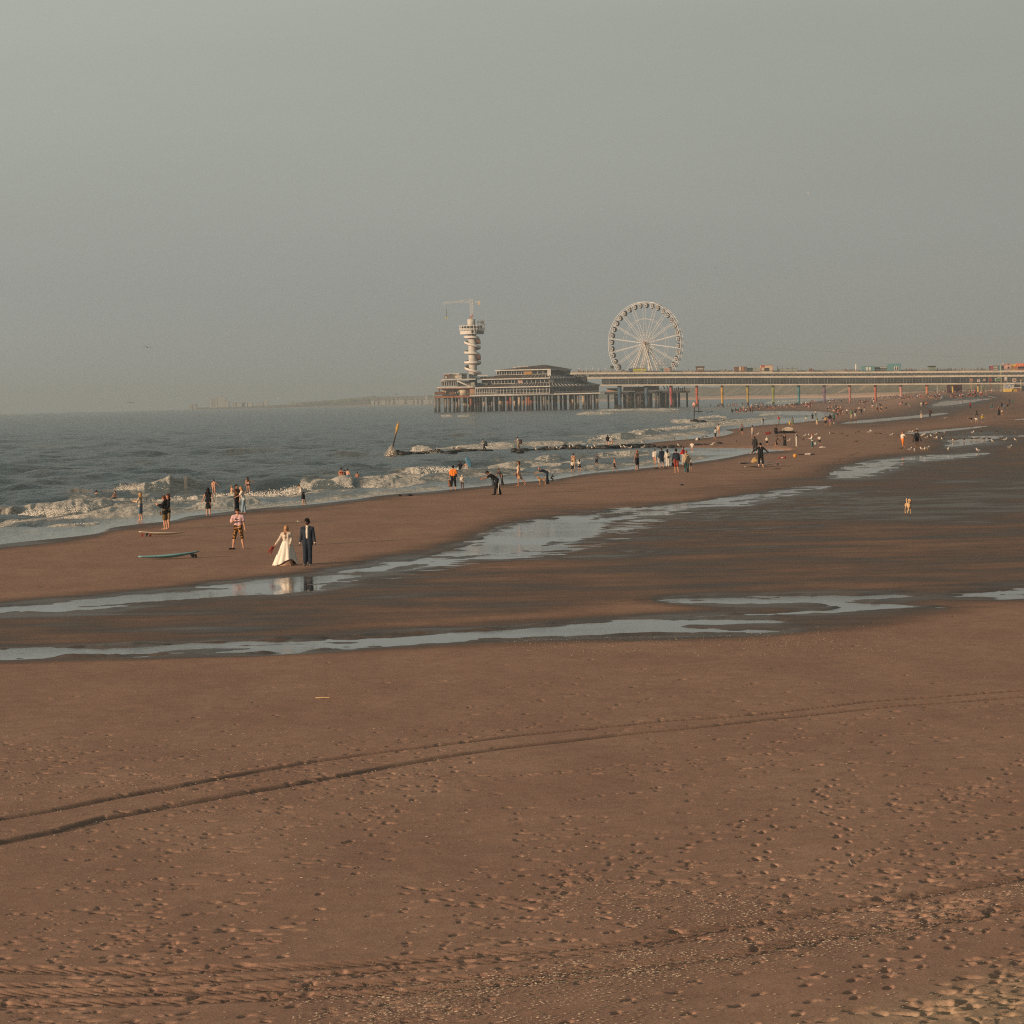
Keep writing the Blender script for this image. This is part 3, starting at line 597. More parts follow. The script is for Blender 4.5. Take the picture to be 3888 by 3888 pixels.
# ------------------------------------------------------------------ people
SKIN = [mat('skin_light', (.50,.27,.18), .6, .3, var=.15, vs=6), mat('skin_tan', (.40,.20,.12), .6, .3, var=.15, vs=6), mat('skin_dark', (.12,.06,.04), .6, .3, var=.15, vs=6), mat('skin_pale', (.60,.38,.29), .6, .3, var=.12, vs=6)]
HAIR = {'black': (.012,.010,.010), 'brown': (.05,.025,.015), 'blonde': (.42,.24,.10), 'ginger': (.28,.08,.03), 'auburn': (.10,.035,.02), 'grey': (.2,.19,.18)}
C = {'black': (.012,.013,.016), 'navy': (.020,.030,.050), 'white': (.62,.58,.52), 'cream': (.55,.46,.34), 'grey': (.18,.18,.18), 'denim': (.10,.16,.22), 'jeans': (.22,.32,.40), 'brown': (.09,.045,.025), 'orange': (.75,.20,.03), 'red': (.45,.03,.02), 'darkred': (.20,.02,.02), 'pink': (.62,.42,.45), 'khaki': (.30,.22,.13), 'olive': (.13,.09,.03), 'teal': (.04,.12,.13), 'green': (.10,.16,.08), 'yellow': (.62,.42,.05), 'blue': (.05,.18,.35), 'beige': (.42,.33,.24), 'tan': (.50,.33,.17), 'purple': (.26,.14,.25), 'ltgrey': (.38,.38,.36), 'char': (.035,.035,.04)}
def remesh(mb, name, mats, voxel, parent=None, extra=None, shade=True):
    o = mb.build(name+'_src', [MATS['skin_light']])
    md = o.modifiers.new('r', 'REMESH'); md.mode = 'VOXEL'; md.voxel_size = voxel; md.use_smooth_shade = True
    sm = o.modifiers.new('s', 'SMOOTH'); sm.factor = .5; sm.iterations = 2
    dg = bpy.context.evaluated_depsgraph_get(); me = bpy.data.meshes.new_from_object(o.evaluated_get(dg)); old = o.data
    bpy.data.objects.remove(o); bpy.data.meshes.remove(old); me.name = name
    me.materials.clear()
    for m in (mats if isinstance(mats, (list, tuple)) else [mats]): me.materials.append(m)
    if extra is not None:   # small unremeshed features of the same body (fingers, eyes)
        bm = bmesh.new(); bm.from_mesh(me); em = bpy.data.meshes.new('x'); em.from_pydata(extra.v, [], extra.f); em.polygons.foreach_set('material_index', extra.m); bm.from_mesh(em); bpy.data.meshes.remove(em)
        bm.to_mesh(me); bm.free()
    me.polygons.foreach_set('use_smooth', [True]*len(me.polygons))
    r = bpy.data.objects.new(name, me); COL.objects.link(r)
    if parent: r.parent = parent
    return r
def V(*a): return Vector(a)
def skel(H, lean=0, side=0, head=0, turn=0, la=(5,9,12,0), ra=(5,9,12,0), ll=(2,3,3), rl=(-2,3,3), wide=1.0, fem=0):
    """joints for a figure facing -Y, pelvis placed so the lowest foot is at z=0"""
    J = {}; h = H
    pel = V(0,0,0); l = R(lean); s = R(side)
    up = V(math.sin(s), -math.sin(l)*math.cos(s), math.cos(l)*math.cos(s)); fw = V(0, -math.cos(l), -math.sin(l)); lx = V(math.cos(s), 0, -math.sin(s))
    J['pel'] = pel; J['up'] = up; J['fw'] = fw; J['lx'] = lx
    J['waist'] = up*.085*h; J['chest'] = up*.205*h + fw*.008*h; J['neck'] = up*.305*h
    hu = (up*math.cos(R(head)) + fw*math.sin(R(head))).normalized(); hf = (fw*math.cos(R(head)) - up*math.sin(R(head)))
    hf = (Matrix.Rotation(R(turn), 3, hu) @ hf); J['head'] = J['neck'] + up*.02*h + hu*.068*h; J['hu'] = hu; J['hf'] = hf
    for k, sg, a in (('l', 1, la), ('r', -1, ra)):
        sh = J['neck'] - up*.040*h + lx*sg*(.102-.008*fem)*h*wide; J[k+'sh'] = sh
        f, sd, e, inn = a; f, sd, e, inn = R(f), R(sd), R(e), R(inn)
        bf = R(lean)*.35
        d = V(sg*math.sin(sd), -math.sin(f)*math.cos(sd), -math.cos(f)*math.cos(sd)); el = sh + d*.165*h
        f2 = f+e; sd2 = sd-inn
        d2 = V(sg*math.sin(sd2), -math.sin(f2)*math.cos(sd2), -math.cos(f2)*math.cos(sd2)); wr = el + d2*.145*h
        J[k+'el'] = el; J[k+'wr'] = wr; J[k+'hd'] = d2
    for k, sg, a in (('l', 1, ll), ('r', -1, rl)):
        hp = pel + V(sg*.048*h, 0, -.012*h); f, sd, kn = [R(q) for q in a]
        d = V(sg*math.sin(sd), -math.sin(f)*math.cos(sd), -math.cos(f)*math.cos(sd)); k1 = hp + d*.235*h
        f2 = f-kn; d2 = V(sg*math.sin(sd)*.7, -math.sin(f2), -math.cos(f2)); an = k1 + d2*.232*h
        J[k+'hp'] = hp; J[k+'kn'] = k1; J[k+'an'] = an
        lift = f2 < R(-25); J[k+'to'] = an + (V(sg*.012*h, -.088*h, -.028*h) if not lift else V(0, -.05*h, -.075*h)); J[k+'he'] = an + V(0, .018*h, -.026*h)
    zmin = min(J[k+n].z for k in 'lr' for n in ('to', 'he', 'an'))-.012*h
    off = V(0,0,-zmin)
    for k in ('pel','waist','chest','neck','head','lsh','rsh','lel','rel','lwr','rwr','lhp','rhp','lkn','rkn','lan','ran','lto','rto','lhe','rhe'): J[k] = J[k]+off
    return J
def caps_torso(mb, J, h, g=0, fem=0, lo=0.0):
    up, lx = J['up'], J['lx']; a = 1-.10*fem
    hp = .047+.006*fem
    for s in (-1, 1):
        mb.capsule(J['pel']+lx*s*hp*h-up*lo*h, J['waist']+lx*s*.034*h*a, .060*h+g, .052*h*a+g)
        mb.capsule(J['waist']+lx*s*.034*h*a, J['chest']+lx*s*.048*h*a, .052*h*a+g, .060*h*a+g)
        mb.capsule(J['chest']+lx*s*.045*h*a, J['lsh' if s > 0 else 'rsh']-up*.004*h, .058*h*a+g, .031*h+g)
        mb.capsule(J['neck']-up*.010*h, J['lsh' if s > 0 else 'rsh'].lerp(J['neck'], .30)-up*.002*h, .027*h+g*.6, .030*h+g*.6)
        if fem: mb.capsule(J['chest']+lx*s*.036*h+J['fw']*.045*h, J['chest']+lx*s*.036*h+J['fw']*.050*h, .032*h+g)
def caps_arm(mb, J, h, k, g=0, upto=2.0):
    a, b, c = J[k+'sh'], J[k+'el'], J[k+'wr']
    if upto < 1: b = a.lerp(b, upto); mb.capsule(a, b, .031*h+g, .028*h+g*1.5); return
    mb.capsule(a, b, .030*h+g, .023*h+g)
    if upto > 1: mb.capsule(b, b.lerp(c, min(1, upto-1)), .024*h+g, .016*h+g)
def caps_leg(mb, J, h, k, g=0, upto=2.0, g2=None):
    a, b, c = J[k+'hp'], J[k+'kn'], J[k+'an']; g2 = g if g2 is None else g2
    if upto < 1: b2 = a.lerp(b, upto); mb.capsule(a, b2, .056*h+g, .046*h+g2); return
    mb.capsule(a, b, .054*h+g, .034*h+g2)
    if upto > 1:
        e = b.lerp(c, min(1, upto-1)); mb.capsule(b, b.lerp(c, .35*min(1, upto-1)), .033*h+g2, .034*h+g2); mb.capsule(b.lerp(c, .3*min(1, upto-1)), e, .034*h+g2, (.021 if upto >= 2 else .03)*h+g2)
def cone_skirt(J, h, zlen, r0, r1, n=20, pleat=.06, top=None, sw=0):
    """closed flared skirt hung from the hips, open folds at the hem"""
    mb = MB(); t = top if top is not None else J['waist']; hem = (J['lkn']+J['rkn'])*.5; c1 = t.lerp(hem, .9) if False else V(hem.x*.6+t.x*.4, hem.y*.6+t.y*.4, t.z-zlen)
    rings = []
    for i in range(8):
        u = i/7; c = t.lerp(c1, u); r = r0+(r1-r0)*(u**.8); rr = []
        for j in range(n):
            a = 2*math.pi*j/n; q = r*(1+pleat*u*math.sin(j*2.5+sw)*(1 if j % 2 else -1)); rr.append((c.x+q*math.cos(a), c.y+q*.72*math.sin(a), c.z+.012*h*u*math.sin(j*1.7)))
        rings.append(rr)
    mb.rings(rings[::-1]); return mb
def hair_mb(J, h, style):
    mb = MB(); c, hu, hf = J['head'], J['hu'], J['hf']; r = .060*h
    back = -hf
    mb.capsule(c+hu*.018*h+back*.012*h, c+hu*.010*h+back*.020*h, r*1.0, r*.95, 10)
    mb.capsule(c+hu*.034*h+hf*.018*h, c+hu*.034*h, r*.62, r*.8)
    if style == 'afro': mb.capsule(c+hu*.035*h+back*.006*h, c+hu*.040*h, r*1.02, r*1.0, 12)
    if style in ('long', 'braid'):
        mb.capsule(c+back*.030*h, J['neck']+back*.040*h, r*.80, r*.62); mb.capsule(J['neck']+back*.040*h, J['chest']+J['up']*.03*h-J['fw']*.055*h, r*.62, r*.34)
        for s in (-1, 1): mb.capsule(c+J['lx']*s*.040*h+back*.01*h, J['neck']+J['lx']*s*.042*h+back*.012*h, r*.40, r*.34)
    if style == 'braid': mb.capsule(J['neck']-J['lx']*.045*h-J['fw']*-.02*h, J['chest']-J['lx']*.050*h+J['fw']*.060*h, r*.40, r*.26)
    if style == 'bun': mb.capsule(c+hu*.06*h+back*.045*h, c+hu*.066*h+back*.05*h, r*.45)
    if style == 'cap':
        mb.capsule(c+hu*.026*h, c+hu*.036*h, r*1.06, r*.95); mb.capsule(c+hu*.022*h+hf*.05*h, c+hu*.018*h+hf*.085*h, r*.35, r*.25)
    if style == 'bob':
        for s in (-1, 1): mb.capsule(c+J['lx']*s*.040*h+back*.015*h, c+J['lx']*s*.042*h-hu*.06*h+back*.02*h, r*.5, r*.42)
        mb.capsule(c+back*.035*h, c-hu*.055*h+back*.035*h, r*.7, r*.6)
    return mb
NP = [0]
def figure(H, yaw, loc, skin=0, hair=('short', 'brown'), top=None, bottom=None, dress=None, shoes=None, fem=0, detail=1, sub=0, fine=False, pattern=None, **pose):
    J = skel(H, fem=fem, **pose); h = H
    root = empty('person', loc, R(yaw)); vx = max(.011 if fine else .016, H*(.0105 if fine else .014)) if detail else H*.024
    b = MB(); caps_torso(b, J, h, 0, fem)
    for k in 'lr':
        caps_arm(b, J, h, k); caps_leg(b, J, h, k)
        b.capsule(J[k+'he'], J[k+'to'], .019*h, .015*h); b.capsule(J[k+'an'], J[k+'he'], .020*h, .019*h)
        hd = J[k+'hd']; b.capsule(J[k+'wr'], J[k+'wr']+hd*.035*h, .014*h, .018*h)
    b.capsule(J['chest']+J['up']*.04*h, J['neck']+J['up']*.02*h, .035*h, .029*h); b.capsule(J['neck'], J['head'], .029*h, .030*h)
    c, hu, hf = J['head'], J['hu'], J['hf']
    b.capsule(c+hu*.018*h-hf*.006*h, c+hu*.012*h+hf*.004*h, .051*h, .050*h, 10); b.capsule(c+hf*.008*h, c-hu*.036*h+hf*.018*h, .044*h, .026*h)
    b.capsule(c+hf*.046*h, c+hf*.058*h-hu*.014*h, .009*h, .011*h)
    hx = hf.cross(hu)
    for s in (-1, 1): b.capsule(c+hx*s*.050*h-hu*.006*h, c+hx*s*.052*h+hu*.010*h, .010*h)
    ex = MB()
    if detail:
        for k, sg in (('l', 1), ('r', -1)):
            hd = J[k+'hd'].normalized(); p0 = J[k+'wr']+hd*.045*h
            sd = hd.cross(J['lx']); sd = sd.normalized() if sd.length > .1 else V(0,1,0)
            nrm = hd.cross(sd).normalized()
            for q, ln in ((-1.5, .030), (-.5, .038), (.5, .041), (1.5, .034)):
                a = p0+sd*q*.0085*h; m1 = a+hd*ln*.55*h; e = m1+(hd*.75-nrm*sg*.6)*ln*.5*h
                ex.capsule(a-hd*.012*h, m1, .0056*h, .0050*h, 5); ex.capsule(m1, e, .0050*h, .0042*h, 5)
            t0 = J[k+'wr']+hd*.018*h-sd*.014*h; ex.capsule(t0, t0+(hd*.7-sd*.7)*.030*h, .0066*h, .0050*h, 5)
        ex.mi = 1
        for s in (-1, 1): ex.capsule(c+hx*s*.019*h+hf*.049*h+hu*.006*h, c+hx*s*.020*h+hf*.050*h+hu*.006*h, .0055*h, None, 6)
        ex.mi = 2; ex.capsule(c+hx*.013*h+hf*.050*h-hu*.030*h, c-hx*.013*h+hf*.050*h-hu*.030*h, .0045*h, None, 5); ex.mi = 0
    remesh(b, 'body', [SKIN[skin], mat('eye', (.02,.015,.012), .3), mat('lips', (.35,.11,.09), .5)], vx, root, ex)
    g = .010*H/1.75 + .006
    def cl(mb, name, col):
        m = pattern if (pattern and name == pattern[0]) else None
        remesh(mb, name, m[1] if m else cmat(C[col] if isinstance(col, str) else col), vx*1.1, root)
    if hair: cl(hair_mb(J, h, hair[0]), 'hair' if hair[0] != 'cap' else 'cap', HAIR.get(hair[1], C.get(hair[1])))
    if top:
        kind, col = top; mb = MB(); caps_torso(mb, J, h, g*(1.1 if kind not in ('jacket', 'coat') else 2.0), fem, lo=.0 if kind not in ('coat', 'hoodie', 'jacket') else .045)
        ar = {'tshirt': .72, 'long': 1.97, 'jacket': 1.97, 'coat': 1.97, 'hoodie': 1.95, 'tank': 0, 'bra': 0}[kind]
        if kind == 'bra':
            mb = MB()
            for s in (-1, 1): mb.capsule(J['chest']+J['lx']*s*.04*h, J['chest']+J['lx']*s*.046*h+J['up']*.005*h, .058*h*.9+g)
        if ar:
            for k in 'lr': caps_arm(mb, J, h, k, g*(1.2 if ar < 1 else 1.0), ar)
        if kind in ('tank',):
            for s in (-1, 1): mb.capsule(J['lsh' if s > 0 else 'rsh'].lerp(J['neck'], .25), J['chest'], .030*h+g*.6, .05*h+g*.6)
        if kind in ('hoodie', 'jacket', 'coat'): mb.capsule(J['neck']-J['fw']*.03*h, J['neck']-J['up']*.02*h, .045*h+g, .045*h)
        cl(mb, {'tshirt': 'shirt', 'long': 'shirt', 'tank': 'vest', 'bra': 'bikini_top'}.get(kind, kind), col)
        if kind == 'coat':
            cl(cone_skirt(J, h, .30*h, .085*h+g, .115*h+g), 'coat_skirt', col)
    if bottom:
        kind, col = bottom; mb = MB()
        for s in (-1, 1): mb.capsule(J['pel']+J['lx']*s*.047*h, J['pel']+J['lx']*s*.042*h+J['up']*(.05 if kind != 'brief' else .0)*h, .061*h+g, .058*h+g)
        up = {'trousers': 1.93, 'capri': 1.45, 'shorts': .86, 'knee': 1.08, 'brief': .10, 'tights': 1.95, 'skirt': 0, 'long_skirt': 0, 'trunks': .55}[kind]
        if up:
            for k in 'lr': caps_leg(mb, J, h, k, g*(1.0 if kind not in ('tights', 'brief') else .35), up, g*(1.5 if kind in ('trousers', 'shorts', 'knee', 'capri', 'trunks') else .35))
        cl(mb, {'capri': 'trousers', 'knee': 'shorts', 'brief': 'bikini_bottom' if fem else 'briefs', 'long_skirt': 'skirt_top', 'skirt': 'skirt_top'}.get(kind, kind), col)
        if 'skirt' in kind:
            ln = .20*h if kind == 'skirt' else .44*h
            cl(cone_skirt(J, h, ln+.06*h, .080*h, .125*h if kind == 'skirt' else .14*h), 'skirt', col)
    if dress:
        ln, r1, col = dress; mb = MB(); caps_torso(mb, J, h, g, 1)
        cl(mb, 'dress_bodice', col); cl(cone_skirt(J, h, ln*h, .070*h, r1*h, top=J['waist']), 'dress', col)
    if shoes:
        for k in 'lr': mb = MB(); mb.capsule(J[k+'he'], J[k+'to'], .025*h, .021*h); cl(mb, 'shoe', shoes)
    NP[0] += 1
    return root, J
ALLP = []
def person(x, fy, hy, yaw, label, group=None, sub=0.0, zoff=0.0, on=None, hscale=1.0, **kw):
    p = foot(x, fy) if on is None else on
    Hh = abs(fy-hy)*p.y/FOC/(1-sub)/kw.pop('hf_', 1.0)*hscale
    p = Vector((p.x, p.y, p.z - sub*Hh + zoff))
    root, J = figure(Hh, yaw, p, **kw)
    tag(root, label, 'person', group); ALLP.append(root); return root, J, Hh
WALK = dict(ll=(20,2,8), rl=(-16,2,14), la=(-16,6,14,0), ra=(18,6,18,0))
WALK2 = dict(ll=(-18,2,14), rl=(20,2,8), la=(16,6,18,0), ra=(-14,6,12,0))
CALM = dict(ll=(2,4,3), rl=(-2,4,2), la=(4,8,10,0), ra=(2,8,12,0))
PHONE = dict(la=(28,14,92,38), ra=(28,14,92,38), head=22)
HIPS = dict(la=(-14,38,70,60), ra=(-14,38,70,60))
# --- printed fabrics (surface patterns)
def print_mat(name, a, b_, scale, lo=.5, hi=.52):
    m = mat(name, a, .9, .1, vs=scale, col2=b_)
    for n in m.node_tree.nodes:
        if n.type == 'MAP_RANGE': n.inputs[1].default_value = lo; n.inputs[2].default_value = hi
    return m
camo = print_mat('leafy_print', (.36,.19,.06), (.040,.022,.014), 14, .46, .49); floral = print_mat('floral_print', (.55,.45,.33), (.14,.10,.08), 16, .52, .56); tanprint = print_mat('tan_print', (.50,.34,.22), (.28,.14,.08), 12)
lace = print_mat('lace', (.66,.60,.52), (.48,.38,.31), 30, .45, .6)
person(4,1966,1930,-60,'bare chested swimmer crouching in foam under the curling wave at the picture edge', sub=.42, skin=1, hair=('short','brown'), bottom=('trunks','navy'), lean=25, la=(70,20,60,0), ra=(70,20,60,0), ll=(50,12,70), rl=(50,12,70))
person(367,1893,1860,160,'bare backed boy standing waist deep before a brown breaking wave', sub=.48, skin=0, hair=('short','black'), bottom=('trunks','blue'), **CALM)
person(437,1901,1861,-120,'boy in dark trunks wading with arms held low beside the white breaker', sub=.42, skin=0, hair=('short','brown'), bottom=('trunks','black'), la=(14,30,25,0), ra=(14,26,30,0))
person(534,1976,1868,-112,'blonde woman in patterned blouse and knee length denim shorts standing in the swash', fem=1, skin=0, hair=('long','blonde'), top=('long','cream'), pattern=('shirt', floral), bottom=('knee','denim'), fine=True, la=(30,8,75,20), ra=(30,10,75,20), ll=(2,3,3), rl=(-1,3,3))
person(628,2010,1878,-100,'young woman in black jacket with white sleeve stripe looking at her phone by the surfboard', fem=1, skin=0, hair=('long','auburn'), top=('jacket','black'), bottom=('shorts','olive'), fine=True, **PHONE)
person(640,2006,1873,-70,'auburn haired girl in black hoodie behind her friend with the phone', fem=1, skin=0, hair=('long','auburn'), top=('hoodie','black'), bottom=('shorts','khaki'), fine=True, la=(8,8,40,0), ra=(40,12,60,20))
person(792,1958,1849,186,'woman in a black sleeveless knee length dress seen from behind at the water edge', fem=1, skin=0, hair=('long','black'), dress=(.36,.105,'black'), fine=True, la=(6,20,22,0), ra=(2,22,12,0), ll=(6,1,4), rl=(-4,1,6))
person(813,1872,1818,180,'bare man seen from behind wading with one arm reaching aside', sub=.16, skin=0, hair=('short','brown'), bottom=('brief',(.50,.30,.22)), la=(4,14,10,0), ra=(10,42,8,0))
person(943,1866,1809,186,'woman in a black bikini wading with one arm stretched wide', sub=.13, fem=1, skin=0, hair=('long','brown'), top=('bra','black'), bottom=('brief','black'), la=(0,12,8,0), ra=(18,62,2,0), side=4)
person(880,1880,1842,120,'blonde child splashing in the surf just behind the hugging couple', sub=.35, skin=0, hair=('short','blonde'), bottom=('trunks','tan'), la=(30,40,30,0), ra=(30,40,30,0))
person(900,1946,1837,60,'man in brown shirt and black trousers hugging a blonde woman', skin=1, hair=('short','black'), top=('long','brown'), bottom=('trousers','black'), fine=True, la=(55,15,30,30), ra=(50,15,30,30), ll=(2,2,2), rl=(-1,2,2))
person(926,1948,1843,-72,'blonde woman in white top and pale jeans leaning into the man in brown', fem=1, skin=0, hair=('long','blonde'), top=('tshirt','white'), bottom=('trousers','jeans'), fine=True, lean=14, la=(40,12,30,20), ra=(5,10,8,0), ll=(12,4,4), rl=(-8,4,2))
r_, J_, H_ = person(906,2083,1928,0,'man in white polo and leafy brown shorts checking his phone with feet apart', skin=0, hair=('short','brown'), top=('tshirt','pink'), bottom=('knee','olive'), pattern=('shorts', camo), fine=True, wide=1.12, la=(2,10,14,0), ra=(22,16,95,48), head=26, ll=(2,10,2), rl=(2,12,2), hf_=.985)
mb = MB(); mb.mi = 0
for zz, t in ((.0, 0),): 
    c = J_['chest']; rings = []
    for dz in (-.012, .012):
        rings.append([(c.x+.19*math.cos(2*math.pi*i/20), c.y+.001+.128*math.sin(2*math.pi*i/20), c.z-.015+dz) for i in range(20)])
    mb.rings(rings, caps=False)
mb.build('chest_stripe', cmat((.03,.03,.05)), r_)
mb = MB(); mb.box(-.035,.035,-.012,.0,-.06,.06); ph = mb.build('phone', mat('phone', (.015,.015,.018), .3)); ph.location = r_.matrix_basis @ (J_['rwr']+J_['rhd']*.10*H_); ph.rotation_euler = (R(60), 0, 0); tag(ph, 'dark phone held by the man in leafy shorts', 'phone')
mb = MB(); mb.capsule((-.03,-.10,.02),(-.02,.12,.02),.05,.04); mb.capsule((-.02,-.04,.05),(.02,-.10,.03),.012); fl = remesh(mb, 'flip_flop', cmat((.02,.018,.018)), .012); q = foot(881, 2086); fl.location = q; fl.rotation_euler = (0,0,R(-70)); tag(fl, 'black flip flop lying at the foot of the man in leafy shorts', 'flip flop')
# --- bride
xb, yb_ = 1090, 2147
p = foot(xb, yb_); Hb = (yb_-1988)*p.y/FOC*.985; JB = None
r_, JB = figure(Hb, 6, p, fem=1, skin=0, hair=('braid','blonde'), top=('long','white'), pattern=('shirt', lace), fine=True, head=4, turn=-24, la=(8,10,40,26), ra=(12,30,4,-8), ll=(14,3,8), rl=(-6,3,10))
tag(r_, 'blonde bride in long white lace sleeved gown carrying red shoes', 'person'); ALLP.append(r_)
h = Hb; wz = JB['waist'].z+.02; n = 56; rings = []
for i in range(14):
    u = i/13; rr = []; z = wz*(1-u) + .012*u
    for j in range(n):
        a = 2*math.pi*j/n; rad = .078*h + (.275*h-.078*h)*(u**.80)
        fold = .030*h*u*math.sin(a*9+1.2*math.sin(a*3))+.012*h*u*math.sin(a*17)
        front = max(0, math.cos(a+math.pi/2-.42)); lift = .15*h*u**3*front**3      # gathered and lifted at the front
        ox = -.022*h*u - .012*h*u*u
        rr.append(((rad+fold)*math.cos(a)+ox+(-.018*h*u**2 if math.cos(a) < -.5 else 0), (rad*.80+fold)*math.sin(a)+.02*h*u, z+lift))
    rings.append(rr)
mb = MB(); mb.rings(rings, caps=False); gown = mb.build('gown_skirt', mat('tulle', (.76,.73,.67), .8, .2, var=.10, vs=14), r_, True)
so_ = gown.modifiers.new('t', 'SOLIDIFY'); so_.thickness = .012
rings = []
for i in range(8):
    u = i/7; z = wz*.6*(1-u)+.01*u
    rings.append([(( .10*h+.095*h*u)*math.cos(2*math.pi*j/24)*(1+.06*math.sin(j*2.2))-.035*h*u, (.09*h+.085*h*u)*math.sin(2*math.pi*j/24)*(1+.06*math.sin(j*1.9)), z) for j in range(24)])
mb = MB(); mb.rings(rings, caps=False); mb.build('underskirt', mat('underskirt', (.42,.27,.19), .85, .2, var=.15, vs=9), r_, True)
rings = [[((.068+.006*math.sin(j))*h*math.cos(2*math.pi*j/24), .056*h*math.sin(2*math.pi*j/24), wz+dz) for j in range(24)] for dz in (-.01, .012, .03)]
mb = MB(); mb.rings(rings); mb.build('sash', mat('satin', (.60,.55,.48), .45, .4), r_, True)
pw = r_.matrix_basis @ (JB['rwr']+JB['rhd']*.07*h)
for k in (0, 1):
    mb = MB(); mb.capsule((0,0,0),(.10,0,-.20),.035,.028); mb.capsule((.10,0,-.20),(.15,.0,-.21),.028,.016); mb.capsule((-.015,0,.02),(-.07,.0,-.09),.012,.008); mb.capsule((0,0,.02),(0,.0,-.0),.03)
    sh = remesh(mb, 'high_heel', cmat((.26,.04,.03)), .010); sh.location = pw+Vector((-.02-.05*k, -.03*k, -.03)); sh.rotation_euler = (0, R(50+16*k), R(12*k)); tag(sh, ['dark red high heeled shoe hanging from the bride hand, toe up', 'second red heeled shoe in the bride hand, nearer to her gown'][k], 'shoe', 'shoes carried by the bride')
# --- groom
r_, J_, H_ = person(1170,2146,1967,-4,'groom in dark blue suit with white shirt and bow tie walking beside the bride', skin=2, hair=('afro','black'), fine=True, turn=-28, head=6, la=(2,10,14,0), ra=(0,9,12,0), ll=(4,0,3), rl=(12,1,14), wide=1.06, bottom=('trousers','navy'), shoes='grey')
h = H_; mb = MB()
up, lx, fw = J_['up'], J_['lx'], J_['fw']
caps_torso(mb, J_, h, .016, 0, lo=.055)
for s in (-1, 1):
    k = 'l' if s > 0 else 'r'
    caps_arm(mb, J_, h, k, .017, 1.90); mb.capsule(J_[k+'sh']-up*.004*h, J_['chest']+lx*s*.060*h, .036*h+.012, .052*h+.010); mb.capsule(J_['waist']+lx*s*.050*h, J_['pel']+lx*s*.066*h-up*.065*h, .045*h+.012, .046*h+.014)
remesh(mb, 'suit_jacket', mat('suit_cloth', (.022,.033,.052), .8, .2, var=.2, vs=20), .013, r_)
mb = MB(); mb.capsule(J_['neck']-up*.03*h+fw*.022*h, J_['chest']+fw*.046*h, .028*h, .034*h); mb.capsule(J_['chest']+fw*.046*h, J_['waist']-up*.01*h+fw*.042*h, .034*h, .030*h); mb.capsule(J_['neck']-up*.01*h, J_['neck']+up*.012*h, .036*h); remesh(mb, 'shirt', cmat((.62,.58,.52)), .012, r_)
mb = MB()
for s in (-1, 1): mb.capsule(J_['neck']-up*.012*h+fw*.052*h, J_['neck']-up*.012*h+fw*.052*h+lx*s*.024*h, .006*h, .012*h)
remesh(mb, 'bow_tie', cmat((.6,.56,.5)), .008, r_)
for k in 'lr': mb = MB(); mb.capsule(J_[k+'wr']-J_[k+'hd']*.015*h, J_[k+'wr']+J_[k+'hd']*.004*h, .021*h); remesh(mb, 'shirt_cuff', cmat((.6,.56,.5)), .010, r_)
mb = MB(); rings = [[(.105*math.cos(2*math.pi*j/16)*h/1.75*1.02, .085*h/1.75*math.sin(2*math.pi*j/16)*1.2, J_['pel'].z+.045*h+dz) for j in range(16)] for dz in (-.018, .018)]
mb.rings(rings); mb.build('belt', mat('belt', (.05,.03,.02), .4), r_, True)
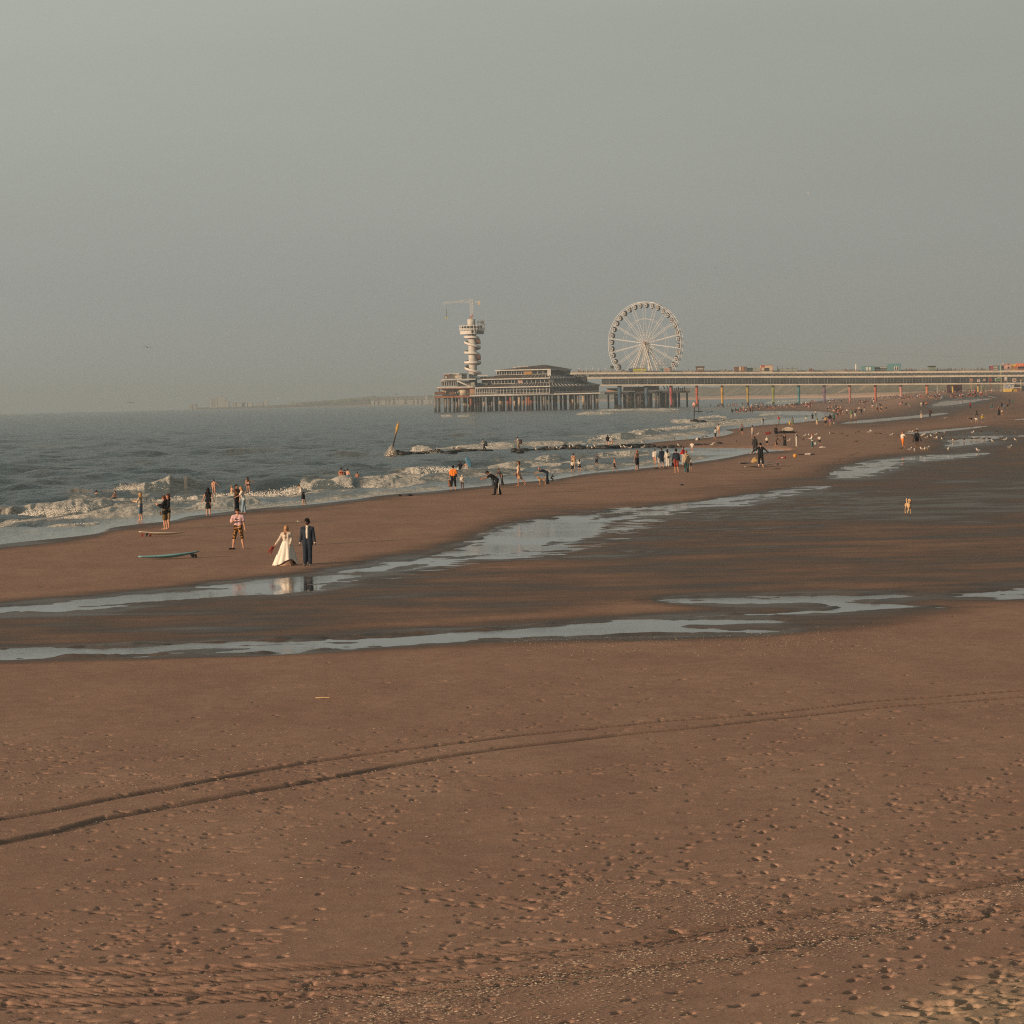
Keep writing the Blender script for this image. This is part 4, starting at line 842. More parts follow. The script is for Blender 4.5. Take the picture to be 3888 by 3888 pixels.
for spec in [
 (1152,1917,1834,-96,'boy in white shirt and black shorts bending forward at the water edge', dict(skin=0, hair=('short','brown'), top=('long','white'), bottom=('shorts','black'), lean=22, head=40, la=(-12,8,70,10), ra=(20,8,80,20), ll=(6,2,14), rl=(-8,2,12), hf_=.97)),
 (1162,1830,1807,200,'bare shouldered boy waist deep behind the breaking wave', dict(sub=.52, skin=0, hair=('short','brown'), bottom=('trunks','navy'), **CALM)),
 (1216,1800,1781,185,'swimmer with only shoulders above the water, taller of a pair', dict(sub=.66, skin=1, hair=('short','black'), bottom=('trunks','navy'), **CALM)),
 (1241,1804,1785,178,'swimmer with only shoulders above the water, shorter of a pair', dict(sub=.68, skin=1, hair=('short','black'), bottom=('trunks','navy'), **CALM)),
 (1296,1834,1774,184,'woman in a dark red bikini wading away from the beach', dict(sub=.2, fem=1, skin=1, hair=('bun','brown'), top=('bra','darkred'), bottom=('brief','darkred'), la=(4,14,8,0), ra=(4,16,8,0), **{k: CALM[k] for k in ('ll','rl')})),
 (1309,1821,1782,170,'child in dark clothes wading between the red bikini and the blue trunks', dict(sub=.3, skin=1, hair=('short','black'), top=('tshirt','char'), bottom=('shorts','char'), **CALM)),
 (1321,1822,1778,150,'bare backed boy in blue shorts wading beside the red bikini woman', dict(sub=.3, skin=0, hair=('short','brown'), bottom=('shorts','blue'), la=(20,12,20,0), ra=(10,12,20,0))),
 (1357,1832,1790,190,'bare boy in bright red shorts alone in the surf', dict(sub=.22, skin=1, hair=('short','brown'), bottom=('shorts','red'), la=(10,20,30,0), ra=(0,16,10,0))),
 (1722,1861,1765,172,'man in bright orange shirt and black cropped trousers holding swim fins', dict(skin=1, hair=('short','black'), top=('tshirt','orange'), bottom=('capri','black'), fine=True, ll=(2,5,2), rl=(-1,6,2), la=(2,10,10,0), ra=(4,12,24,10))),
 (1756,1859,1802,176,'small child in white cap and white top standing beside the orange shirted man', dict(skin=1, hair=('cap','white'), top=('tshirt','white'), bottom=('brief','char'), la=(4,14,10,0), ra=(4,30,10,0))),
 (1747,1794,1751,176,'surfer in a black wetsuit walking into the waves', dict(sub=.12, skin=1, hair=('short','black'), top=('long','black'), bottom=('tights','black'), la=(10,26,10,0), ra=(6,12,10,0))),
 (1773,1795,1750,176,'bare chested surfer in pale shorts carrying a blue board on his arm', dict(sub=.14, skin=0, hair=('short','black'), bottom=('shorts','ltgrey'), la=(10,40,50,0), ra=(20,30,20,0))),
 (1888,1879,1773,-84,'man in black bending low on the sand with a white striped trouser leg', dict(skin=1, hair=('short','black'), top=('tshirt','black'), bottom=('trousers','black'), fine=True, lean=52, head=10, ll=(14,3,6), rl=(-10,3,10), la=(60,6,20,10), ra=(50,10,30,10), hf_=.93, shoes='black')),
 (1905,1845,1774,-70,'man in dark clothes half hidden behind the bending man', dict(skin=1, hair=('short','black'), top=('tshirt','char'), bottom=('trousers','char'), lean=26, la=(-20,20,20,0), ra=(30,10,20,0), ll=(4,2,4), rl=(-12,2,6))),
 (1971,1845,1749,-96,'woman in a short cream printed dress striding with shoes in hand', dict(fem=1, skin=1, hair=('bob','auburn'), dress=(.32,.115,'cream'), pattern=('dress', tanprint), fine=True, ll=(4,2,2), rl=(-24,2,16), la=(-4,8,22,0), ra=(10,6,30,0))),
 (2078,1837,1764,-80,'bald man in navy bending over a tan dog', dict(skin=1, hair=None, top=('tshirt','navy'), bottom=('trousers','navy'), fine=True, lean=66, head=-10, ll=(8,4,10), rl=(-6,4,6), la=(58,6,8,6), ra=(52,8,12,6), shoes='black', hf_=.86)),
 (2093,1829,1803,100,'child in black crouching behind the man with the tan dog', dict(skin=1, hair=('short','brown'), top=('hoodie','black'), bottom=('trousers','black'), lean=30, ll=(70,6,90), rl=(60,6,90), la=(50,10,30,0), ra=(50,10,30,0), hf_=.75)),
 (2178,1778,1720,176,'woman in tan patterned top standing behind two children in the shallows', dict(fem=1, skin=1, hair=('bun','black'), top=('tshirt','tan'), bottom=('knee','tan'), pattern=('shirt', tanprint), **CALM)),
 (2174,1791,1747,178,'child in white shirt and black shorts before the tan clothed woman', dict(skin=1, hair=('short','black'), top=('tshirt','white'), bottom=('knee','black'), **CALM)),
 (2201,1791,1742,186,'girl in black skirt and white top standing in the shallows', dict(fem=1, skin=1, hair=('long','black'), top=('tshirt','white'), bottom=('skirt','black'), la=(10,14,60,10), ra=(20,18,80,0))),
 (2266,1770,1721,-150,'boy in grey shirt skipping through foam with arms out', dict(skin=1, hair=('short','black'), top=('long','grey'), bottom=('knee','char'), la=(0,50,20,0), ra=(10,44,10,0), ll=(20,2,40), rl=(0,2,4), side=-5)),
 (2334,1791,1737,-84,'slim bare chested boy in dark trunks walking out of the water', dict(skin=1, hair=('short','black'), bottom=('trunks','navy'), **WALK)),
 (2308,1694,1650,180,'person in black jacket with bare legs standing on the groyne', dict(skin=3, hair=('short','black'), top=('jacket','black'), bottom=('brief','black'), la=(14,10,40,10), ra=(14,10,60,20), ll=(2,6,2), rl=(-2,6,2))),
 (2420,1785,1707,-130,'broad bare chested man in black shorts facing the sea', dict(skin=1, hair=('short','ginger'), bottom=('shorts','black'), fine=True, wide=1.1, la=(4,10,16,0), ra=(18,14,30,10), **{k: CALM[k] for k in ('ll','rl')})),
 (2487,1763,1704,176,'person in loose white shirt with crossed bare legs in the shallows', dict(skin=0, hair=('short','brown'), top=('long','white'), bottom=('brief','white'), la=(2,8,8,0), ra=(6,10,30,10), ll=(6,-2,2), rl=(-4,-2,2))),
 (2504,1774,1727,-176,'child in pale blue clothes hidden behind the man in the navy jacket', dict(skin=1, hair=('short','brown'), top=('tshirt','ltgrey'), bottom=('skirt','ltgrey'), **CALM)),
 (2513,1775,1700,-164,'man in long navy jacket and denim shorts at the water edge', dict(skin=0, hair=('short','brown'), top=('coat','navy'), bottom=('knee','denim'), fine=True, head=15, la=(4,8,16,0), ra=(30,10,60,10), ll=(2,5,2), rl=(-1,5,2))),
 (2535,1771,1704,-174,'woman dressed all in white with a black shoulder bag', dict(fem=1, skin=3, hair=('long','black'), top=('long','white'), bottom=('trousers','white'), fine=True, head=12, la=(6,14,30,0), ra=(4,14,20,0), ll=(2,1,2), rl=(-2,1,3))),
 (2568,1797,1705,184,'man in black top and rust red shorts walking away with shoes in hand', dict(skin=0, hair=('afro','black'), top=('long','navy'), bottom=('knee',(.22,.045,.03)), fine=True, la=(4,10,14,0), ra=(4,12,14,0), ll=(4,-1,4), rl=(-10,3,16))),
 (2607,1795,1709,180,'woman in beige jacket and teal trousers walking away on the sand', dict(fem=1, skin=1, hair=('bun','ginger'), top=('jacket','beige'), bottom=('trousers','teal'), fine=True, la=(4,12,10,0), ra=(4,12,10,0), ll=(-6,1,6), rl=(5,2,2))),
 (2622,1785,1738,176,'small dark haired child hidden beside the beige jacketed woman', dict(skin=1, hair=('short','black'), top=('tshirt','ltgrey'), bottom=('shorts','grey'), **CALM)),
 (2595,1766,1694,-120,'man in a plain red long sleeved shirt looking towards the sea', dict(skin=1, hair=('short','brown'), top=('long','red'), bottom=('trousers','ltgrey'), la=(24,10,30,0), ra=(28,10,40,0), **{k: CALM[k] for k in ('ll','rl')})),
 (2628,1712,1676,-20,'person in white t shirt knee deep in the small inlet', dict(sub=.2, skin=1, hair=('short','brown'), top=('tshirt','white'), bottom=('brief','char'), la=(4,30,20,0), ra=(10,34,30,0))),
 (2717,1671,1622,120,'man in white shirt and black shorts carrying a child on his shoulders', dict(skin=1, hair=('short','brown'), top=('tshirt','ltgrey'), bottom=('shorts','black'), la=(60,40,90,20), ra=(60,40,90,20), ll=(14,2,4), rl=(-20,2,20))),
 (2729,1655,1609,178,'woman in cream top with bare legs beside the man carrying a child', dict(fem=1, skin=1, hair=('bun','brown'), top=('tshirt','cream'), bottom=('brief','darkred'), la=(8,22,20,0), ra=(8,14,20,0))),
 (2817,1652,1607,182,'woman in grey top with a black skirt flaring over black leggings', dict(fem=1, skin=1, hair=('bob','ginger'), top=('tshirt','grey'), bottom=('skirt','black'), la=(4,20,16,0), ra=(4,18,16,0), ll=(2,0,2), rl=(-2,0,2), shoes='black')),
 (2857,1662,1614,-100,'man in a black cap and cream shirt walking along the sand bar', dict(skin=1, hair=('cap','black'), top=('tshirt','cream'), bottom=('shorts','ltgrey'), ll=(4,2,2), rl=(-24,2,20), la=(-20,10,20,0), ra=(16,12,10,0))),
 (2867,1722,1656,180,'man in charcoal jacket with trousers rolled up standing by the inlet', dict(skin=0, hair=('short','black'), top=('jacket','char'), bottom=('capri','char'), fine=True, ll=(2,6,2), rl=(-2,6,2), la=(4,12,10,0), ra=(4,10,8,0))),
 (2889,1775,1679,184,'boy in black wetsuit balancing with open arms on a white surfboard', dict(skin=3, hair=('short','black'), top=('long','black'), bottom=('capri','black'), fine=True, la=(10,52,10,0), ra=(10,46,4,0), ll=(3,5,4), rl=(-1,6,2))),
 (2912,1692,1657,176,'small child in pink hat and white shirt on the sand bar', dict(skin=1, hair=('cap','pink'), top=('tshirt','white'), bottom=('shorts','black'), ra=(120,20,60,0), la=(6,10,10,0))),
 (2949,1704,1653,70,'woman in short black dress leaning and reaching with one hand', dict(fem=1, skin=1, hair=('bun','black'), dress=(.30,.13,'black'), lean=12, la=(30,20,10,0), ra=(10,14,10,0), ll=(10,2,10), rl=(-12,2,14))),
 (2980,1698,1646,-40,'woman in a long loose black jumpsuit standing among gulls', dict(fem=1, skin=1, hair=('short','black'), top=('tshirt','black'), bottom=('long_skirt','black'), la=(24,10,50,10), ra=(20,10,50,10))),
 (3025,1696,1637,80,'woman in grey top and white trousers with arms stretched aside', dict(fem=1, skin=1, hair=('short','black'), top=('tshirt','ltgrey'), bottom=('trousers','white'), la=(30,20,30,0), ra=(-30,50,10,0), ll=(2,4,2), rl=(-1,5,2))),
 (3084,1701,1646,-86,'curly red haired woman in white shirt holding something at her chest', dict(fem=1, skin=3, hair=('afro','ginger'), top=('long','white'), bottom=('trousers','teal'), la=(24,8,80,20), ra=(24,8,80,20), ll=(8,4,2), rl=(-8,4,4))),
 (3112,1689,1652,176,'small child in white top and dark shorts holding a brown ball', dict(skin=1, hair=('bun','black'), top=('tshirt','white'), bottom=('shorts','char'), la=(20,30,80,0), ra=(10,14,20,0))),
 (2893,1608,1585,-80,'person in white hugging another in the far shallows', dict(fem=1, skin=1, hair=('short','brown'), top=('long','white'), bottom=('trousers','ltgrey'), la=(40,10,50,0), ra=(40,10,50,0))),
 (2899,1608,1584,-80,'person in black hugging another in the far shallows', dict(skin=1, hair=('short','black'), top=('long','black'), bottom=('trousers','black'), lean=16, la=(50,10,40,0), ra=(50,10,40,0))),
 (2957,1606,1578,176,'person in red top standing alone in the far shallows', dict(fem=1, skin=1, hair=('long','brown'), top=('long','red'), bottom=('trousers','grey'), **CALM)),
 (2998,1619,1596,176,'child in a yellow top behind the white surfboard', dict(skin=1, hair=('short','ginger'), top=('tshirt','yellow'), bottom=('shorts','yellow'), **WALK)),
 (3009,1621,1583,180,'person with grey backpack walking behind the child in yellow', dict(skin=1, hair=('short','black'), top=('tshirt','green'), bottom=('shorts','green'), **WALK)),
 (3061,1599,1574,160,'girl in a white skirt paddling at the lagoon edge', dict(fem=1, skin=1, hair=('long','brown'), top=('tshirt','green'), bottom=('skirt','white'), la=(10,30,40,0), ra=(30,14,60,0))),
 (3085,1598,1568,180,'man in black shirt and shorts at the lagoon edge', dict(skin=1, hair=('short','black'), top=('tshirt','black'), bottom=('shorts','black'), **CALM)),
 (3098,1580,1559,180,'person in white top and black trousers in the lagoon', dict(skin=1, hair=('short','brown'), top=('tshirt','white'), bottom=('trousers','black'), **WALK)),
 (3102,1616,1581,-60,'woman in green top and long white skirt stepping along the lagoon', dict(fem=1, skin=1, hair=('long','black'), top=('long','green'), bottom=('long_skirt','cream'), **WALK)),
 (3135,1619,1579,182,'man in a tan shirt and black shorts walking away', dict(skin=1, hair=('short','brown'), top=('tshirt','tan'), bottom=('shorts','black'), **WALK)),
 (3152,1618,1572,178,'woman in black top and pale purple skirt walking away', dict(fem=1, skin=1, hair=('long','black'), top=('tshirt','black'), bottom=('skirt','purple'), la=(4,22,20,0), ra=(4,14,14,0))),
 (3167,1597,1566,184,'person in dark green coat walking near the purple skirt', dict(skin=1, hair=('short','black'), top=('coat','teal'), bottom=('trousers','black'), **CALM)),
 (3216,1573,1551,-60,'person in white shirt and dark trousers apart from the group', dict(skin=1, hair=('short','brown'), top=('tshirt','white'), bottom=('trousers','black'), **WALK)),
 (3232,1591,1553,160,'person with dark green jacket over pale trousers', dict(skin=1, hair=('short','black'), top=('jacket','green'), bottom=('trousers','beige'), lean=8, **WALK)),
 (3248,1591,1551,178,'person in dark top and pale grey trousers under an orange clad child', dict(skin=1, hair=('short','black'), top=('tshirt','char'), bottom=('knee','ltgrey'), la=(140,20,60,0), ra=(140,20,60,0))),
 (3262,1565,1543,180,'person in cream shirt and black shorts on the middle sand', dict(skin=1, hair=('short','brown'), top=('tshirt','cream'), bottom=('shorts','black'), **CALM)),
 (3271,1574,1548,10,'man in dark navy suit standing on the middle sand', dict(skin=1, hair=('short','black'), top=('jacket','navy'), bottom=('trousers','navy'), **CALM)),
 (3282,1561,1542,30,'woman with long white skirt held out on the middle sand', dict(fem=1, skin=1, hair=('short','brown'), top=('tshirt','darkred'), bottom=('long_skirt','white'), **CALM)),
 (3428,1702,1636,-60,'ginger boy in white vest and orange shorts pointing aside', dict(skin=1, hair=('short','ginger'), top=('tshirt','white'), bottom=('knee','orange'), fine=True, la=(30,70,4,0), ra=(4,14,10,0), ll=(10,2,4), rl=(-18,2,14))),
 (3482,1700,1631,-6,'woman in black jacket and short skirt walking with bags in both hands', dict(fem=1, skin=0, hair=('cap','black'), top=('jacket','char'), bottom=('skirt','black'), fine=True, la=(6,16,14,0), ra=(6,16,14,0), ll=(4,2,3), rl=(-3,2,4))),
 (3498,1588,1556,10,'person in grey top and pale trousers by the wet hollow', dict(skin=1, hair=('short','brown'), top=('long','grey'), bottom=('trousers','cream'), la=(10,14,60,0), ra=(10,12,30,0), ll=(2,1,2), rl=(-2,1,2))),
 (3531,1584,1551,6,'person in dark coat with shoulder bag and a child on the shoulders', dict(skin=1, hair=('short','black'), top=('coat',(.06,.03,.03)), bottom=('trousers','black'), la=(10,20,40,0), ra=(120,14,60,0))),
 (3709,1583,1551,-86,'person in long black coat striding with legs wide', dict(skin=1, hair=('cap','black'), top=('coat','black'), bottom=('trousers','black'), ll=(26,2,4), rl=(-26,2,6), la=(4,8,10,0), ra=(4,8,10,0))),
 (3690,1606,1585,-90,'person in black bending down beside the one in white', dict(skin=1, hair=('short','blonde'), top=('tshirt','black'), bottom=('trunks','black'), lean=80, la=(70,10,20,0), ra=(90,10,10,0), ll=(4,6,4), rl=(-4,6,4), hf_=.62)),
 (3708,1608,1585,178,'person in white bending down beside the child in yellow', dict(skin=1, hair=('short','brown'), top=('tshirt','white'), bottom=('trunks','white'), lean=82, la=(70,20,10,0), ra=(70,20,10,0), ll=(2,8,4), rl=(-2,8,4), hf_=.64)),
 (3730,1607,1572,20,'child in yellow top and white cap with arms bent', dict(skin=1, hair=('cap','white'), top=('hoodie','yellow'), bottom=('knee','denim'), la=(10,24,50,20), ra=(10,24,50,20))),
 (3793,1578,1541,-30,'woman in a long black dress with a full hem', dict(fem=1, skin=1, hair=('long','black'), dress=(.56,.17,'black'), la=(10,20,40,0), ra=(10,14,20,0))),
 (3805,1578,1554,0,'child in brown skirt behind the long black dress', dict(fem=1, skin=1, hair=('short','brown'), top=('tshirt','cream'), bottom=('skirt','brown'), **CALM)),
 (3684,1551,1526,0,'man in dark red jacket and black trousers by the curved pool', dict(skin=1, hair=('short','black'), top=('jacket','darkred'), bottom=('trousers','black'), **CALM)),
 (3766,1556,1530,0,'person in denim jacket standing beside the pushchair', dict(skin=1, hair=('cap','red'), top=('jacket','teal'), bottom=('shorts','teal'), **CALM)),
 (3804,1553,1527,170,'person in black jacket holding hands in a far group', dict(skin=1, hair=('short','black'), top=('jacket','black'), bottom=('shorts','black'), **WALK)),
 (3812,1556,1533,170,'person in blue top and jeans in a far group', dict(skin=1, hair=('short','black'), top=('long','denim'), bottom=('trousers','denim'), **WALK2)),
 (3826,1552,1531,-10,'person in black walking on the far dry sand', dict(skin=1, hair=('short','brown'), top=('jacket','black'), bottom=('shorts','black'), **WALK)),
 (3833,1536,1514,170,'person in dark clothes carrying a child in dark red', dict(skin=1, hair=('short','black'), top=('jacket','char'), bottom=('trousers','char'), la=(30,20,80,0), ra=(6,10,10,0))),
 (3845,1535,1513,170,'person in dark green walking beside the child carrier', dict(skin=1, hair=('short','black'), top=('jacket','teal'), bottom=('trousers','teal'), **WALK2)),
 (3498,1546,1525,176,'person in white shirt in the trio on dry sand', dict(skin=1, hair=('short','black'), top=('tshirt','white'), bottom=('shorts','ltgrey'), la=(20,14,40,0), ra=(10,12,20,0))),
 (3506,1545,1525,180,'person in dark clothes in the middle of the trio on dry sand', dict(skin=1, hair=('short','black'), top=('jacket','char'), bottom=('trousers','char'), **CALM)),
 (3517,1544,1525,184,'person in orange red top and black shorts in the trio on dry sand', dict(skin=1, hair=('short','black'), top=('tshirt','orange'), bottom=('shorts','black'), **CALM)),
 (3440,1548,1527,180,'person in black top and denim shorts in the pair on dry sand', dict(skin=1, hair=('short','black'), top=('jacket','black'), bottom=('shorts','denim'), **WALK)),
 (3453,1549,1527,180,'person in dark green top and pale shorts in the pair on dry sand', dict(skin=1, hair=('short','black'), top=('long','green'), bottom=('shorts','ltgrey'), **WALK2)),
 (3419,1547,1527,180,'person in pink top in front of the sitting crowd', dict(fem=1, skin=1, hair=('cap','red'), top=('tshirt','pink'), bottom=('skirt','darkred'), **CALM)),
 (3426,1536,1521,180,'person in dark red near the crowd by the salmon pillar', dict(skin=1, hair=('short','black'), top=('tshirt','darkred'), bottom=('shorts','black'), **CALM)),
]:
    x, fy, hy, yaw, lab, kw = spec
    person(x, fy, hy, yaw, lab, detail=1 if fy-hy > 40 else 0, **kw)

# ------------------------------------------------------------------ pier (about 1.7 km away, square to the view)
YP = 1700.0
def W(x, y, d=0.0):
    p = at(x, y, YP); return Vector((p.x, YP+d, p.z))
def Z(x, y): return at(x, y, YP).z
def Xp(x, y=1450): return at(x, y, YP).x
def pbox(mb, x0, y0, x1, y1, d0, d1):
    """level box: left/right photo columns, top/bottom photo rows (measured at its own middle), depth range in metres"""
    xm, ym = (x0+x1)/2, (y0+y1)/2
    mb.box(Xp(x0, ym), Xp(x1, ym), YP+d0, YP+d1, Z(xm, max(y0, y1)), Z(xm, min(y0, y1)))
white = mat('white_paint', (.62,.61,.59), .6, .3, var=.12, vs=.6); conc = mat('pale_concrete', (.56,.55,.52), .85, .2, var=.18, vs=.35); dglass = mat('dark_glass', (.018,.022,.026), .25, .4, var=.5, vs=.25)
brown = mat('brown_boards', (.17,.085,.055), .85, .2, var=.3, vs=1.2); rustdeck = mat('rusty_fascia', (.30,.13,.075), .85, .2, var=.3, vs=.7); roofm = mat('brown_roof', (.115,.085,.068), .85, .2, var=.2, vs=.4); slate = mat('grey_roof', (.10,.115,.115), .7, .3, var=.2, vs=.5)
steel = mat('grey_steel', (.22,.23,.22), .6, .4, var=.2, vs=1); creamw = mat('cream_wall', (.58,.50,.38), .8, .2, var=.12, vs=.4); beam = mat('beam_paint', (.54,.495,.42), .7, .3, var=.14, vs=.22); dkm = mat('dark_interior', (.030,.031,.033), .8, .2, var=.5, vs=.4)
def band_mat(name, top, low, zc, fz=.8, lown=.35, side=None):
    """paint above, tide-dark weed below world height zc"""
    m = mat(name, top, .75, .3, var=.18, vs=1.3); nt = m.node_tree; b = P(m)
    src = b.inputs['Base Color'].links[0].from_socket
    g = nt.nodes.new('ShaderNodeNewGeometry'); sp = nt.nodes.new('ShaderNodeSeparateXYZ'); nt.links.new(g.outputs['Position'], sp.inputs[0])
    n = nt.nodes.new('ShaderNodeTexNoise'); n.inputs['Scale'].default_value = .5; n.inputs['Detail'].default_value = 4; nt.links.new(g.outputs['Position'], n.inputs['Vector'])
    ma = nt.nodes.new('ShaderNodeMath'); ma.operation = 'MULTIPLY_ADD'; ma.inputs[1].default_value = 3.2; nt.links.new(n.outputs['Fac'], ma.inputs[0]); nt.links.new(sp.outputs['Z'], ma.inputs[2])
    r = nt.nodes.new('ShaderNodeMapRange'); r.inputs[1].default_value = zc+1.6-fz; r.inputs[2].default_value = zc+1.6+fz; nt.links.new(ma.outputs[0], r.inputs[0])
    mx = nt.nodes.new('ShaderNodeMix'); mx.data_type = 'RGBA'; mx.inputs[6].default_value = (*low, 1); nt.links.new(r.outputs[0], mx.inputs[0]); nt.links.new(src, mx.inputs[7]); nt.links.new(mx.outputs[2], b.inputs['Base Color']); return m
weed = (.030,.028,.025)
pcream = band_mat('pile_cream', (.50,.38,.26), weed, 3.2, 1.0); prust = band_mat('pile_rust', (.30,.10,.05), weed, 3.2, 1.0); pdark = band_mat('pile_dark', (.10,.085,.075), weed, 2.6, 1.0); pgrey = band_mat('pile_grey', (.20,.19,.18), weed, 2.6, 1.0)
# ---------- pavilion on piles
pav = empty('pier_pavilion', (Xp(1960), YP, 0)); tag(pav, 'tiered glass and white framed pavilion standing on rusty piles in the sea', 'pavilion')
def pt(mb, name, m, parent=pav, smooth=False):
    o = mb.build(name, m, None, smooth); o.parent = parent; o.matrix_parent_inverse = Matrix.Translation(-parent.location); return o
rp_ = random.Random(3)
pil = [1653,1667,1690,1693,1707,1724,1735,1744,1763,1769,1780,1788,1796,1806,1816,1826,1838,1852,1860,1868,1882,1888,1900,1908,1914,1928,1933,1939,1954,1961,1972,1975,1989,2001,2009,2018,2022,2037,2047,2060,2066,2078,2090,2103,2112,2130,2143,2148,2166,2175,2187,2195,2215,2225,2235,2244,2258,2268]
for i, x in enumerate(pil):
    mb = MB(); d = rp_.choice([2, 2, 9, 16, 24, 34]); 
    if i in (0, 1, 3): d = 2
    r = rp_.uniform(.48, .70); zt = 7.5; mb.tube((Xp(x, 1530)*(YP+d)/YP, YP+d, -2.5), (Xp(x, 1530)*(YP+d)/YP, YP+d, zt), r, r, 12)
    m = rp_.choice([pcream, pcream, prust, prust, prust, pdark, pgrey] if 6 < i < 50 else [pdark, pgrey, pcream, pdark])
    pt(mb, 'pile', m, smooth=True)
mb = MB(); mb.box(Xp(1650), Xp(2276), YP, YP+48, 7.45, 8.0); pt(mb, 'deck', dkm)
mb = MB(); mb.box(Xp(1648), Xp(1782), YP-.5, YP-.05, 7.4, 8.5); pt(mb, 'deck_edge', rustdeck)
mb = MB(); mb.box(Xp(1782), Xp(2278), YP-.6, YP-.05, 7.9, 8.45); pt(mb, 'deck_edge', white)
def railing(x0, x1, z, d, hgt=1.1, step=1.6, name='railing', m=steel, par=pav, dz=0.0):
    mb = MB(); n = max(2, int(abs(x1-x0)/step)); 
    for i in range(n+1):
        t = i/n; X = x0+(x1-x0)*t; zz = z+dz*t; mb.box(X-.03, X+.03, YP+d-.03, YP+d+.03, zz, zz+hgt)
    for k in (.36, .68, 1.0):
        mb.bar((x0, YP+d, z+hgt*k), (x1, YP+d, z+dz+hgt*k), .05 if k < 1 else .08)
    return pt(mb, name, m, par)
railing(Xp(1649), Xp(1790), 8.5, -.3); railing(Xp(1790), Xp(2277), 8.45, -.45, 1.0, 2.2)
def facade(p0, p1, z0, z1, n, hb=(), name='window_wall', fr=white, lean=0.0, skip=()):
    """glass wall between plan points with white mullions standing proud"""
    (xa, da), (xb, db) = p0, p1; A = Vector((xa, YP+da, 0)); B = Vector((xb, YP+db, 0)); dr = (B-A).normalized(); nr = Vector((dr.y, -dr.x, 0))
    g = MB(); g.quad(A+Vector((0,0,z0)), B+Vector((0,0,z0)), B+Vector((0,0,z1)), A+Vector((0,0,z1))); o = pt(g, name, dglass)
    f = MB()
    for i in range(n+1):
        q = A.lerp(B, i/n)+nr*.12; f.bar(q+Vector((0,0,z0)), q+Vector((0,0,z1)), .20, .16, up=nr)
    for z in (z0+.1, z1-.1): f.bar(A+nr*.12+Vector((0,0,z)), B+nr*.12+Vector((0,0,z)), .2, .2)
    for z in hb: f.bar(A+nr*.1+Vector((0,0,z)), B+nr*.1+Vector((0,0,z)), .12, .12)
    q = f.build('window_frame', fr); q.parent = o; return o
def Q(x, d=0, y=1450): return (Xp(x, y)*(YP+d)/YP, d)
E1 = [Q(1803,-1), Q(2088,-4), Q(2283,26), Q(2250,62), Q(1815,62)]
F1 = [Q(1806,1), Q(2086,-2), Q(2272,26)]
F2 = [Q(1853,7), Q(2085,5), Q(2229,30), Q(2200,56), Q(1860,56)]; E2 = [Q(1821,5), Q(2088,3), Q(2236,30), Q(2205,58), Q(1828,58)]
F3 = [Q(1887,13), Q(2083,11), Q(2166,33), Q(2150,50), Q(1890,50)]; E3 = [Q(1880,11), Q(2086,9), Q(2171,33), Q(2155,52), Q(1884,52)]
facade(F1[0], Q(1886,0), 8.5, 12.2, 12, (9.2, 9.9)); facade(Q(1886.5,0), F1[1], 8.5, 12.2, 16, (9.3, 10.9, 11.6)); facade(F1[1], F1[2], 8.5, 12.2, 15, (9.4, 10.8, 11.6))
facade(F2[0], Q(1967,6), 14.3, 16.6, 9); facade(Q(1984,6), F2[1], 14.3, 16.6, 6); facade(Q(2104,8), F2[2], 14.3, 16.6, 11, (14.8,)); 
facade(F3[0], Q(1990,12), 19.1, 21.4, 11); facade(Q(2022,12), F3[1], 19.1, 21.4, 3); facade(F3[1], F3[2], 18.9, 21.4, 5)
mb = MB(); a, c = Q(1967,5.8), Q(1984,5.8); mb.box(a[0], c[0], YP+5.6, YP+6.4, 12.6, 16.5); pt(mb, 'red_white_panel', mat('faded_sign', (.42,.22,.17), .8, .2, vs=.9, col2=(.50,.44,.38)))
mb = MB(); a, c = Q(2085,6), Q(2103,8); mb.box(a[0], c[0], YP+5, YP+9, 14.3, 16.8); pt(mb, 'grey_wall_panel', slate)
mb = MB(); a, c = Q(1990,12), Q(2021,12); mb.box(a[0], c[0], YP+11.6, YP+12.4, 19.0, 21.4); pt(mb, 'timber_panel', mat('ochre_boards', (.42,.25,.11), .8, .2, var=.25, vs=.8))
mb = MB(); a, c = Q(2079,9), Q(2092,9); mb.box(a[0], c[0], YP+8, YP+11, 16.9, 21.8); pt(mb, 'corner_post', white)
def roofskirt(E, z0, Fp, z1, idx, m, name='roof', th=.25):
    mb = MB()
    for i in idx:
        a, b_ = E[i], E[i+1]; c, d = Fp[i+1], Fp[i]
        mb.hexa([(a[0],YP+a[1],z0-th),(b_[0],YP+b_[1],z0-th),(c[0],YP+c[1],z1-th),(d[0],YP+d[1],z1-th)], [(a[0],YP+a[1],z0),(b_[0],YP+b_[1],z0),(c[0],YP+c[1],z1),(d[0],YP+d[1],z1)])
    return pt(mb, name, m)
F2x = [F2[0], F2[1], F2[2], F2[3], F2[4]]
roofskirt(E1, 12.4, F2x, 14.25, [0], roofm); roofskirt(E1, 12.4, F2x, 14.25, [1, 2, 3], dglass, 'glass_roof')
roofskirt(E2, 16.9, F3, 18.9, [0], roofm); roofskirt(E2, 16.9, F3, 18.8, [1, 2, 3], dglass, 'glass_roof')
